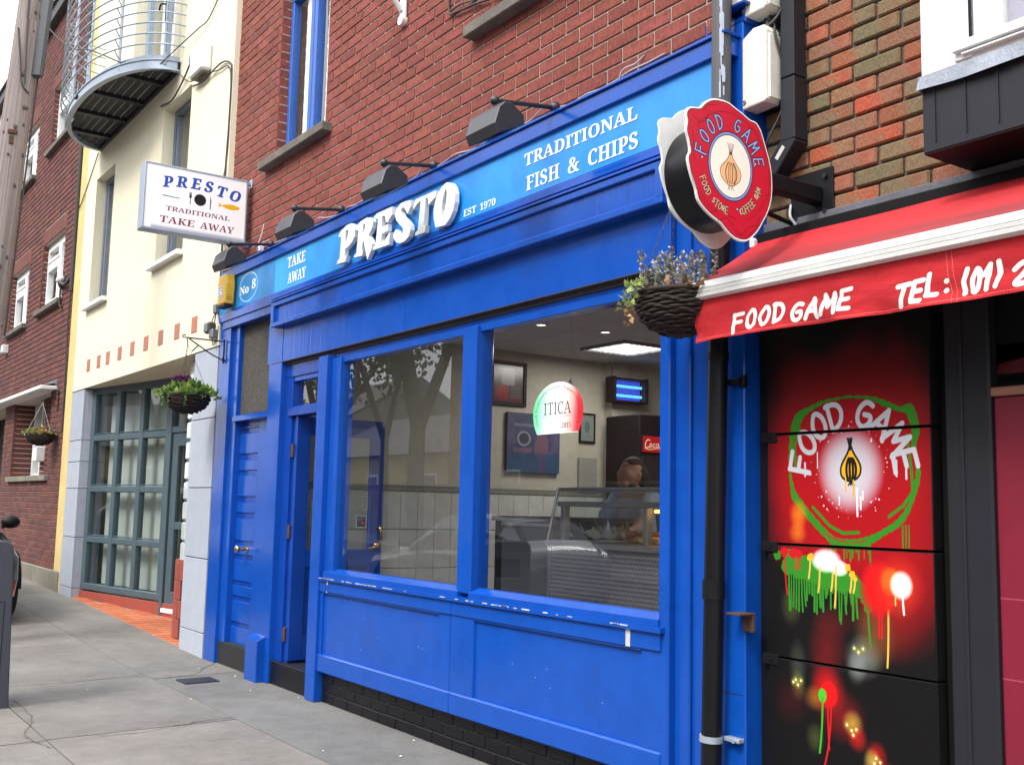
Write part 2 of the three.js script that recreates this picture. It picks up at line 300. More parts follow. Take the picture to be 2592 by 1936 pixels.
// ------------------------------------------------------------------ pavement, kerb, road
const ground = (x, z) => Math.max(0, -9.1 - x) * 0.0267 - 0.01 * z;
function slab(x0, x1, z0, z1, lift = 0, nx = 6, nz = 4, th = 0.05) {
  const g = new THREE.BoxGeometry(x1 - x0, th, z1 - z0, nx, 1, nz); g.translate((x0 + x1) / 2, -th / 2, (z0 + z1) / 2);
  const p = g.attributes.position;
  for (let i = 0; i < p.count; i++) p.setY(i, p.getY(i) + ground(p.getX(i), p.getZ(i)) + lift);
  g.computeVertexNormals();
  return remap(g);
}
{
  const pv = struct('pavement', [slab(-80, 30, -0.6, 3.6, -0.012, 80, 4, 0.25)], M.joint);
  const r = rng(5), gap = 0.004;
  const xs = [-26, -23.8, -21.9, -20, -18.1, -16.1, -14.2, -12.3, -10.35, -8.45, -6.55, -4.6, -2.7, -0.8, 1.1, 3];
  for (let i = 0; i < xs.length - 1; i++) {
    const mats = [M.concrete, M.concretePale, M.concrete];
    part('slab', [slab(xs[i] + gap, xs[i + 1] - gap, 0.66 + gap, 1.77 - gap, (r() - 0.5) * 0.004)], mats[i % 3], pv);
    part('slab', [slab(xs[i] + gap + 0.02, xs[i + 1] - gap + 0.02, 1.77 + gap, 3.44, (r() - 0.5) * 0.004)], mats[(i + 1) % 3], pv);
  }
  // the strip along the shop fronts was relaid in longer, darker pours
  for (const [a, b, m] of [[-26, -18, M.concrete], [-18, -13.0, M.concrete], [-13.0, -9.3, M.concrete], [-9.3, -8.3, M.concrete], [-8.3, -3, M.concreteDark], [-3, 3, M.concreteDark]])
    part('slab', [slab(a + 0.003, b - 0.003, -0.3, 0.66 - 0.003, (r() - 0.5) * 0.003)], m, pv);
  // wandering cracks, as thin dark ridged ribbons of broken edge lying in the surface
  const crack = (pts, w) => {
    const tr = [], q = rng(pts.length * 7 + Math.round(pts[0][0] * 100)), cv = new THREE.CatmullRomCurve3(pts.map((p) => V(p[0], 0, p[1]))), n = 40; let pl, prr;
    for (let i = 0; i <= n; i++) {
      const c = cv.getPoint(i / n), t = cv.getTangent(i / n), k = (q() - 0.5) * 0.02, ww = w * (0.35 + q()), nx = -t.z, nz = t.x;
      const a = V(c.x + nx * (k + ww), 0, c.z + nz * (k + ww)), b = V(c.x + nx * (k - ww), 0, c.z + nz * (k - ww));
      a.y = ground(a.x, a.z) + 0.0045; b.y = ground(b.x, b.z) + 0.0045;
      if (pl) tr.push([pl, prr, b], [pl, b, a]); pl = a; prr = b;
    }
    return flat(tr.map(([a, b, c]) => { const nrm = V().subVectors(b, a).cross(V().subVectors(c, a)); return nrm.y < 0 ? [a, c, b] : [a, b, c]; }));
  };
  part('crack', [crack([[-6.5, 1.5], [-6.47, 1.25], [-6.55, 1.02], [-6.6, 0.8], [-6.61, 0.67]], 0.006), crack([[-6.46, 1.1], [-6.52, 0.98], [-6.62, 0.9]], 0.004), crack([[-8.28, 0.58], [-8.37, 0.3], [-8.6, 0.16], [-8.83, -0.02]], 0.005), crack([[-8.55, 0.62], [-8.5, 0.8], [-8.44, 1.2]], 0.005), crack([[-6.33, 1.79], [-6.7, 1.85], [-7.2, 1.72], [-7.9, 1.69]], 0.005), crack([[-5.2, 1.2], [-5.6, 1.5], [-5.5, 1.9]], 0.004)], M.joint, pv);
  struct('kerb', [slab(-80, 30, 3.45, 3.6, 0.004, 90, 1, 0.3)], M.sillStone);
  struct('road', [slab(-150, 120, 3.6, 10, -0.12, 60, 3, 0.2)], M.asphalt);
  struct('far_pavement', [slab(-150, 120, 10, 13, 0.0, 60, 2, 0.3)], M.concrete);
  struct('ground', [box(-400, 400, -1.1, -0.6, -400, 400)], M.asphalt);
  const st = thing('pavement_cover', 'small dark metal cover set in the pavement before the blue shop', 'drain cover', [-8.05, 0, 0.4]);
  part('lid', [cham(-8.15, -7.93, -0.01, 0.004, 0.27, 0.53, 0.003)], M.slateMetal, st);
  const q = rng(88);
  const sp = []; for (let i = 0; i < 9; i++) { const x = -9 + q() * 4.2, z = 0.03 + q() * q() * 2; sp.push(new THREE.IcosahedronGeometry(0.004 + q() * 0.005, 0).scale(1, 0.45, 1).translate(x, ground(x, z) + 0.006, z)); }
  tag(part('litter', sp, M.whitePaint, scene), 'pale specks of grit and chewing gum scattered over the pavement', 'litter', null, 'stuff');
}

// ------------------------------------------------------------------ brickwork
const EYE = camera.position;
// rows of stretcher bond between x0 and x1; holes are [x0, x1, y0, y1]; the largest-looking 300 are bricks of their own
function brickwork(host, o) {
  const r = rng(o.seed), list = [];
  const rows = Math.ceil((o.y1 - o.y0) / o.course);
  for (let j = 0; j < rows; j++) {
    const y = o.y0 + j * o.course, off = ((j % 2) * 0.5 + (o.phase ?? 0)) * o.len;
    for (let x = o.x0 - o.len + (off % o.len); x < o.x1; x += o.len) {
      let spans = [[Math.max(x, o.x0), Math.min(x + o.len, o.x1)]];
      for (const h of o.holes ?? []) {
        if (y + o.course * 0.6 < h[2] || y + o.course * 0.4 > h[3]) continue;
        spans = spans.flatMap(([a, b]) => [[a, Math.min(b, h[0] + o.joint / 2)], [Math.max(a, h[1] - o.joint / 2), b]].filter(([p, q]) => q > p));
      }
      for (const [a, b] of spans) if (b - a > 0.035) list.push({ x: (a + b) / 2, y: y + o.course / 2, w: Math.round((b - a - o.joint) * 400) / 400, k: r(), m: Math.floor(r() * o.mats.length), v: Math.floor(r() * 4), dz: (r() - 0.5) * (o.uneven ?? 0.002) });
    }
  }
  for (const q of list) { const p = V(q.x, q.y, o.z), s = p.clone().project(camera); q.s = (Math.abs(s.x) < 1.03 && Math.abs(s.y) < 1.03 && s.z < 1 ? 1e6 : 0) - p.distanceTo(EYE); }
  list.sort((a, b) => b.s - a.s);
  const geos = new Map(), h = o.course - o.joint, rest = [];
  const shape = (w, v, c) => {
    const key = w + '_' + v + '_' + c;
    if (!geos.has(key)) {
      const g = cham(-w / 2, w / 2, -h / 2, h / 2, -0.05, 0, c, v * 0.37 + w * 3, v * 0.23);
      if (o.wobble) { const p = g.attributes.position, q = rng(v * 31 + Math.round(w * 1000)), d = new Map(); for (let i = 0; i < p.count; i++) { const k = [p.getX(i) > 0, p.getY(i) > 0].join(); if (!d.has(k)) d.set(k, [(q() - 0.5) * o.wobble, (q() - 0.5) * o.wobble]); p.setX(i, p.getX(i) + d.get(k)[0]); p.setY(i, p.getY(i) + d.get(k)[1]); } }
      geos.set(key, g);
    }
    return geos.get(key);
  };
  const b = host._b;
  const max = o.max ?? 300;
  list.forEach((q, i) => {
    if (i < max) {
      const m = new THREE.Mesh(shape(q.w, q.v, o.chamfer ?? 0.004), o.mats[q.m]); m.name = 'brick'; m.castShadow = m.receiveShadow = true;
      m.position.set(q.x - b[0], q.y - b[1], o.z + q.dz - b[2]); host.add(m);
    } else {
      const c = o.mats[q.m].color.clone().multiplyScalar(0.92 + 0.16 * q.k);
      rest.push(tint(shape(q.w, q.v, 0.004).clone().translate(q.x, q.y, o.z + q.dz), c));
    }
  });
  if (rest.length) part('brickwork', rest, o.all ?? M.brickRedAll, host, null, 'stuff');
}
// a flat arch of bricks on end over an opening
function soldiers(host, x0, x1, y0, z, mats, seed) {
  const r = rng(seed), n = Math.round((x1 - x0) / 0.077), w = (x1 - x0) / n;
  for (let i = 0; i < n; i++) {
    const g = cham(-w / 2 + 0.004, w / 2 - 0.004, 0, 0.225, -0.05, 0.002, 0.004, i * 0.3, 0);
    part('brick', [g.translate(x0 + (i + 0.5) * w, y0, z)], mats[Math.floor(r() * mats.length)], host);
  }
}
// ------------------------------------------------------------------ the blue take-away: brick upper storey over a painted timber shop front
const AX = (x, z) => x * (3.2 - z) / 3.2, AY = (y, z) => 1.33 + (y - 1.33) * (3.2 - z) / 3.2;   // widths were measured on the plane of the stall riser
const cb = (x0, x1, y0, y1, zb, zf, c = 0.004) => cham(AX(x0, zf), AX(x1, zf), AY(y0, zf), AY(y1, zf), zb, zf, c);
const serif = (w, s) => w + ' ' + s + 'px serif';
// text fitted to a rectangle: left, right, baseline, cap height
function fit(x, text, x0, x1, yb, cap, font = 'bold', fam = 'serif', skew = 0) {
  x.save(); x.font = font + ' 100px ' + fam; x.textBaseline = 'alphabetic'; x.textAlign = 'left';
  const w = x.measureText(text).width, sy = cap / 71;
  x.translate(x0, yb); x.transform((x1 - x0) / w, 0, skew, sy, 0, 0); x.fillText(text, 0, 0); x.restore();
}
const shop = thing('take_away_shop', 'blue painted fish and chip take-away with red brick storey above', 'shop building', [-6, 0, 0]);
const BW = -0.05;                                             // face of the brick wall
const SX = (x) => AX(x, BW);
const win1 = [-8.144, -7.2, 4.17, 6.25], win2 = [-4.93, -3.95, 4.17, 6.25];
part('wall', [wall(-9.27, -3.1, 3.3, 6.9, -0.4, BW - 0.007, [win1, win2])], M.mortar, shop);
brickwork(shop, { seed: 101, x0: -9.27, x1: -3.1, y0: 3.342, y1: 6.85, course: 0.0762, len: 0.2275, joint: 0.0095, z: BW, mats: M.brickRed, all: M.brickRedAll, holes: [win1, win2].map((h) => [h[0], h[1], h[2] - 0.03, h[3]]), uneven: 0.003, chamfer: 0.003, phase: 0.1 });
// brick reveals of the window openings
for (const [a, b, c, d] of [win1, win2]) {
  const l = [], r = rng(9);
  for (let y = c; y < d; y += 0.0762) { const odd = Math.round(y / 0.0762) % 2; l.push(tint(cham(a - 0.05, a + 0.002, y + 0.005, y + 0.0715, -0.16, BW - 0.001, 0.003), M.brickRed[Math.floor(r() * 5)].color), tint(cham(b - 0.002, b + 0.05, y + 0.005, y + 0.0715, -0.16, BW - 0.001, 0.003), M.brickRed[(odd + 2) % 5].color)); }
  part('reveal', l, M.brickRedAll, shop, null, 'stuff');
}
for (const [a, b, c, d] of [win1, win2]) {
  const zf = -0.13;
  const w = part('window', [box(a, b, c, d, -0.36, -0.35)], M.darkRoom, shop);
  part('frame', [cham(a, a + 0.05, c, d, -0.2, zf), cham(b - 0.05, b, c, d, -0.2, zf), cham(a, b, c, c + 0.045, -0.2, zf + 0.003), cham(a, b, d - 0.05, d, -0.2, zf + 0.003),
    cham(a + 0.42, a + 0.475, c, d, -0.2, zf + 0.004), cham(a + 0.485, a + 0.54, c, d, -0.2, zf + 0.002), cham(a, b, 5.52, 5.58, -0.2, zf + 0.005)], M.blueWindow, w);
  part('pane', [quadGeo(V(a, c, -0.165), V(b, c, -0.165), V(b, d, -0.165), V(a, d, -0.165))], M.glass, w);
  const net = (p, q) => { const t = []; for (let y = c; y < d; y += 0.12) for (let k = 0; k < 3; k++) { const e = 0.012 * Math.abs(Math.sin((k + 0.5) / 3 * Math.PI)), y0 = y + k * 0.04; t.push(cham(p - e, q, y0, y0 + 0.04, -0.2, -0.195, 0.0005)); } return t; };
  part('net_curtain', net(a + 0.19, a + 0.44).concat(net(a + 0.62, b - 0.04)), M.blind, w);
}
for (const [a, b] of [[-8.342, -7.08], [-5.139, -3.8]])
  part('sill', [cham(a, b, 4.085, 4.155, -0.2, 0.03, 0.006)], M.sillStone, shop);
// returns and mass behind
part('side_wall', [box(-9.28, -9.1, 0, 6.9, -6, -0.41), box(-3.2, -3.02, 0, 6.9, -6, -0.41), box(-9.28, -3.02, 6.85, 7.0, -6, -0.1), box(-9.28, -3.02, 0, 6.9, -6.2, -6.0)], M.mortarFar, shop);
part('upper_floor', [box(-9.1, -3.2, 2.9, 3.2, -6, -0.41)], M.ceilingTile, shop);

// fascia: capping, cornice board, printed sign boards, bottom rail
part('cornice', [cb(-9.178, -3.06, 3.371, 3.384, -0.06, 0.045, 0.002), cb(-9.165, -3.06, 3.278, 3.362, -0.06, 0.03, 0.004), cb(-9.165, -3.06, 3.357, 3.372, -0.06, 0.012, 0.001)], M.blue, shop);
const seam = -7.917, signL = -9.15, signR = -3.08, sy0 = 2.978, sy1 = 3.274, SZ = 0.008;
const blueBase = (x, w, h, a, b, seed) => {
  const g = x.createLinearGradient(0, 0, w, 0); g.addColorStop(0, a); g.addColorStop(1, b); x.fillStyle = g; x.fillRect(0, 0, w, h);
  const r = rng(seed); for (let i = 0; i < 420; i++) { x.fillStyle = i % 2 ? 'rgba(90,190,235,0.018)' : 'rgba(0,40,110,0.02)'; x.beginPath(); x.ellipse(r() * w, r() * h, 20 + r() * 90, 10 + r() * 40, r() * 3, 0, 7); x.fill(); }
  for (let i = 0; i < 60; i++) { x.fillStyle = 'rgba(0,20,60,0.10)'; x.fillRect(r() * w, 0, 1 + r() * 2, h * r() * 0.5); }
};
const signText = (x, toX, toY) => (text, x0, x1, y0, cap) => {
  x.fillStyle = 'rgba(0,25,70,0.55)'; fit(x, text, toX(x0) + 3, toX(x1) + 3, toY(y0) + 3, cap);
  x.fillStyle = '#f2f1e6'; fit(x, text, toX(x0), toX(x1), toY(y0), cap);
};
const signTexL = canvasTex(768, 188, (x, w, h) => {
  blueBase(x, w, h, '#1f8ac4', '#127ac8', 3);
  const toX = (v) => (v - signL) / (seam - signL) * w, toY = (v) => (sy1 - v) / (sy1 - sy0) * h, px = h / (sy1 - sy0);
  x.strokeStyle = '#dfe9e2'; x.lineWidth = 3.5; x.beginPath(); x.ellipse(toX(-8.485), toY(3.124), 0.203 * w / (seam - signL), 0.121 * px, 0, 0, 7); x.stroke();
  const t = signText(x, toX, toY); t('No', -8.675, -8.465, 3.075, 0.07 * px); t('8', -8.405, -8.315, 3.092, 0.082 * px);
});
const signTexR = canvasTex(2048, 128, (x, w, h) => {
  blueBase(x, w, h, '#2494d4', '#1f86de', 4);
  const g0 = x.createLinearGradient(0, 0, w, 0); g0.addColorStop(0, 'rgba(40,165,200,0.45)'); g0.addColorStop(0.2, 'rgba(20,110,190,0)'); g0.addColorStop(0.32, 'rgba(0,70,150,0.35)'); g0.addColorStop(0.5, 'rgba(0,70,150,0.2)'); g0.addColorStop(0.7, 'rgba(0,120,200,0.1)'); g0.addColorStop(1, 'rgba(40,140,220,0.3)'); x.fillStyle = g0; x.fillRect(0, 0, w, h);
  const toX = (v) => (v - seam) / (signR - seam) * w, toY = (v) => (sy1 - v) / (sy1 - sy0) * h, px = h / (sy1 - sy0), t = signText(x, toX, toY);
  t('TAKE', -7.672, -7.335, 3.139, 0.083 * px); t('AWAY', -7.655, -7.318, 3.016, 0.081 * px);
  t('EST  1970', -5.118, -4.785, 2.998, 0.042 * px);
  t('TRADITIONAL', -4.518, -3.61, 3.146, 0.066 * px); t('FISH  &  CHIPS', -4.498, -3.603, 3.008, 0.077 * px);
});
const signBoard = (x0, x1, tex) => {
  const p = part('sign_board', [box(AX(x0, SZ), AX(x1, SZ), AY(sy0 - 0.01, SZ), AY(sy1 + 0.01, SZ), -0.05, SZ - 0.004)], M.blueDeep, shop);
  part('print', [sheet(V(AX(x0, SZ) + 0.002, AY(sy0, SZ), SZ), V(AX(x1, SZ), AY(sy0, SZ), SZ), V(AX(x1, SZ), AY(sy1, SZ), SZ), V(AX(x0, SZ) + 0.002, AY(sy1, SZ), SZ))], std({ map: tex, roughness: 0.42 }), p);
};
signBoard(signL, seam, signTexL); signBoard(seam, signR, signTexR);
// raised white letters
{
  const L = {
    P: [[[-6.66, 3.185], [-6.61, 3.215], [-6.53, 3.235], [-6.46, 3.235], [-6.42, 3.215], [-6.4, 3.18], [-6.405, 3.13], [-6.44, 3.1], [-6.49, 3.08], [-6.54, 3.07], [-6.55, 3.02], [-6.51, 3.02], [-6.53, 2.98], [-6.665, 2.985], [-6.65, 3.01], [-6.62, 3.02], [-6.605, 3.17], [-6.64, 3.175]], [[-6.54, 3.2], [-6.51, 3.2], [-6.5, 3.18], [-6.51, 3.14], [-6.53, 3.12], [-6.55, 3.12]]],
    R: [[[-6.395, 3.185], [-6.37, 3.2], [-6.32, 3.217], [-6.23, 3.225], [-6.17, 3.212], [-6.14, 3.18], [-6.148, 3.14], [-6.17, 3.12], [-6.2, 3.1], [-6.16, 3.06], [-6.14, 3.03], [-6.15, 2.99], [-6.2, 2.935], [-6.22, 2.975], [-6.25, 3.04], [-6.27, 3.085], [-6.28, 3.06], [-6.29, 3.015], [-6.27, 3.01], [-6.28, 2.975], [-6.4, 2.985], [-6.39, 3.0], [-6.365, 3.01], [-6.345, 3.16], [-6.38, 3.17]], [[-6.28, 3.19], [-6.26, 3.19], [-6.25, 3.17], [-6.255, 3.15], [-6.275, 3.13], [-6.29, 3.13]]],
    E: [[[-6.13, 3.205], [-6.09, 3.222], [-5.88, 3.222], [-5.88, 3.17], [-5.94, 3.13], [-5.958, 3.14], [-5.975, 3.18], [-6.015, 3.19], [-6.02, 3.115], [-5.96, 3.115], [-5.93, 3.12], [-5.932, 3.075], [-6.01, 3.07], [-6.02, 3.018], [-5.96, 3.02], [-5.935, 3.04], [-5.9, 3.06], [-5.908, 2.98], [-6.13, 2.985], [-6.12, 3.005], [-6.09, 3.012], [-6.068, 3.18], [-6.1, 3.19]]],
    S: [[[-5.64, 3.21], [-5.64, 3.17], [-5.68, 3.13], [-5.695, 3.15], [-5.72, 3.178], [-5.75, 3.188], [-5.765, 3.17], [-5.74, 3.13], [-5.68, 3.09], [-5.64, 3.055], [-5.63, 3.02], [-5.65, 2.982], [-5.7, 2.962], [-5.76, 2.96], [-5.81, 2.975], [-5.85, 3.01], [-5.85, 3.04], [-5.82, 3.06], [-5.8, 3.05], [-5.785, 3.03], [-5.75, 3.012], [-5.73, 3.016], [-5.73, 3.05], [-5.77, 3.08], [-5.82, 3.12], [-5.84, 3.16], [-5.82, 3.195], [-5.77, 3.217], [-5.72, 3.218]]],
    T: [[[-5.61, 3.14], [-5.6, 3.17], [-5.58, 3.2], [-5.34, 3.2], [-5.345, 3.16], [-5.42, 3.13], [-5.43, 3.16], [-5.44, 3.18], [-5.458, 3.178], [-5.472, 3.01], [-5.445, 3.01], [-5.46, 2.968], [-5.575, 2.97], [-5.57, 2.99], [-5.54, 2.998], [-5.518, 3.18], [-5.56, 3.168]]],
    O: [[[-5.27, 3.205], [-5.22, 3.22], [-5.17, 3.205], [-5.135, 3.17], [-5.12, 3.13], [-5.12, 3.08], [-5.14, 3.03], [-5.175, 2.99], [-5.22, 2.965], [-5.33, 2.97], [-5.355, 3.03], [-5.36, 3.09], [-5.34, 3.14], [-5.31, 3.18]], [[-5.225, 3.19], [-5.213, 3.16], [-5.215, 3.11], [-5.23, 3.06], [-5.25, 3.02], [-5.262, 3.03], [-5.268, 3.07], [-5.262, 3.11], [-5.245, 3.155]]],
  };
  for (const k of Object.keys(L)) {
    const g = extrude(shapeOf(L[k][0], L[k][1] ? [L[k][1].slice().reverse()] : []), 0.03, 0).translate(0, 0, 0.029);
    part('letter', [g], M.whitePaint, shop);
  }
}
part('fascia_rail', [cb(-9.165, -3.06, 2.898, 2.974, -0.06, 0.024, 0.004), cb(-9.155, -3.06, 2.972, 2.98, -0.06, 0.016, 0.001), cb(-7.975, -3.44, 2.935, 2.95, -0.06, 0.036, 0.002)], M.blue, shop);
part('canopy_lip', [cb(-8.0, -3.446, 2.916, 2.928, -0.02, 0.075, 0.002)], M.blue, shop);
// shutter box below the fascia
part('shutter_box', [cb(-7.965, -3.446, 2.712, 2.905, -0.02, 0.048, 0.004), cb(-7.965, -7.87, 2.76, 2.885, -0.02, 0.056, 0.004)], M.blue, shop);
part('shutter_box_frame', [cb(-7.94, -3.444, 2.872, 2.908, 0, 0.068, 0.004), cb(-7.94, -3.444, 2.708, 2.745, 0, 0.068, 0.004), cb(-7.94, -7.905, 2.74, 2.88, 0, 0.069, 0.003), cb(-3.492, -3.444, 2.74, 2.88, 0, 0.069, 0.003)], M.blue, shop);
part('frieze_board', [cb(-7.98, -5.78, 2.41, 2.73, -0.08, 0.0, 0.003), cb(-5.776, -3.388, 2.41, 2.73, -0.08, 0.0, 0.003)], M.blue, shop);
part('shutter_slot', [cb(-7.86, -3.42, 2.372, 2.4085, -0.12, -0.028, 0.003), cb(-7.9, -3.42, 2.408, 2.414, -0.1, 0.006, 0.001)], std({ color: C(0.035, 0.03, 0.032), roughness: 0.6 }), shop);

// pilasters, from left to right
const P = (x0, x1, y0, y1, z, m = M.blue, zb = -0.2) => part('pilaster', [cb(x0, x1, y0, y1, zb, z, 0.005)], m, shop);
P(-9.094, -8.835, 0.0, 2.9, 0.0); P(-8.838, -8.62, 0.19, 2.9, -0.03);
P(-7.94, -7.69, 0.0, 2.78, 0.004);
part('pilaster_block', [(() => { const s = shapeOf([[0, 0], [0.075, 0], [0.075, 0.305], [0, 0.345]]); const g = extrude(s, 0.222, 0.004).rotateY(-Math.PI / 2); return remap(g.translate(-7.748, -0.005, -0.01)); })()], M.blue, shop);
P(-7.022, -6.872, -0.01, 2.378, 0.026, M.blue, -0.12);
P(-3.351, -3.262, -0.02, 2.96, -0.036); P(-3.247, -2.955, -0.02, 3.435, -0.055, M.blue, -0.22);
part('pilaster_cap', [cham(-3.1, -2.965, 3.47, 3.485, -0.22, -0.02, 0.003)], M.blueDeep, shop);
P(-3.11, -2.94, 3.37, 3.47, -0.055, M.blueDeep, -0.22);

// the eight-panelled door to the rooms above, with boarded light over it
{
  const zf = -0.085, d = part('door', [cb(-8.62, -7.9, 0.205, 2.0, -0.14, zf - 0.009, 0.003)], M.blueDeep, shop);
  const slots = [[1.95, 1.99], [1.891, 1.927], [1.673, 1.72], [1.55, 1.585], [1.33, 1.376], [1.202, 1.246], [0.991, 1.022], [0.874, 0.911], [0.667, 0.704], [0.547, 0.583], [0.343, 0.379]];
  const x0 = -8.54, x1 = -8.09;
  const rail = (a, b) => part('panel', [cb(x0 - 0.002, x1 + 0.002, a, b, -0.13, zf + 0.001, 0.006)], M.blue, d);
  let top = 0.343; rail(0.205, top);
  for (let i = slots.length - 1; i > 0; i--) rail(slots[i][1], slots[i - 1][0]);
  part('stile', [cb(-8.62, x0, 0.205, 2.0, -0.13, zf, 0.003)], M.blue, d); part('stile', [cb(x1, -7.9, 0.205, 2.0, -0.13, zf, 0.003)], M.blue, d);
  const kx = AX(-8.24, -0.07), ky = AY(0.962, -0.07);
  part('knob', [rod([kx, ky, zf], [kx, ky, zf + 0.075], 0.012, 10), new THREE.SphereGeometry(0.032, 8, 6).scale(1, 1, 0.75).translate(kx, ky, zf + 0.088), rod([kx, ky, zf], [kx, ky, zf + 0.008], 0.03, 12)], M.brass, d);
  part('letter_plate', [cham(AX(-8.585, -0.07), AX(-8.545, -0.07), AY(1.215, -0.07), AY(1.475, -0.07), zf, zf + 0.012, 0.002), rod([AX(-8.565, -0.07), 1.36, zf], [AX(-8.565, -0.07), 1.36, zf + 0.05], 0.01), cham(AX(-8.585, -0.07), AX(-8.555, -0.07), 1.355, 1.40, zf + 0.01, zf + 0.05, 0.006)], M.rust, d);
  part('transom', [cb(-8.70, -7.93, 2.0, 2.048, -0.16, -0.008, 0.004)], M.blue, shop);
  const osb = canvasTex(512, 640, (x, w, h) => {
    x.fillStyle = '#43403b'; x.fillRect(0, 0, w, h); const r = rng(21);
    for (let i = 0; i < 5200; i++) { const a = r() * 6.3, l = 4 + r() * 16, px = r() * w, py = r() * h, k = r(); x.strokeStyle = k < 0.72 ? `rgba(${20 + r() * 40},${18 + r() * 36},${15 + r() * 30},0.5)` : `rgba(${120 + r() * 70},${112 + r() * 66},${98 + r() * 60},${0.25 + 0.4 * r()})`; x.lineWidth = 0.8 + r() * 1.6; x.beginPath(); x.moveTo(px, py); x.lineTo(px + Math.cos(a) * l, py + Math.sin(a) * l); x.stroke(); }
    for (let i = 0; i < 90; i++) { const a = r() * 6.3, px = w * (0.2 + 0.7 * r()), py = r() * h; x.strokeStyle = `rgba(185,180,165,${0.2 + 0.35 * r()})`; x.lineWidth = 1.2; x.beginPath(); x.arc(px, py, 6 + r() * 14, a, a + 1.3); x.stroke(); }
  });
  const zp = -0.07, p = part('boarded_light', [cb(-8.66, -7.9, 2.045, 2.84, -0.14, zp - 0.004, 0.001)], M.darkPlank, shop);
  part('board', [sheet(V(AX(-8.62, zp), AY(2.05, zp), zp), V(AX(-7.92, zp), AY(2.05, zp), zp), V(AX(-7.92, zp), AY(2.832, zp), zp), V(AX(-8.62, zp), AY(2.832, zp), zp))], std({ map: osb, roughness: 0.9 }), p);
  part('head_rail', [cb(-9.06, -7.93, 2.826, 2.9, -0.14, 0.012, 0.004)], M.blue, shop);
  part('doorstep', [cham(-8.93, -7.96, -0.02, 0.185, -0.3, -0.03, 0.008)], std({ color: C(0.022, 0.022, 0.024), map: scaled(T.concrete, 2.3), bumpMap: fi(5), bumpScale: 0.012, roughness: 0.85 }), shop);
}
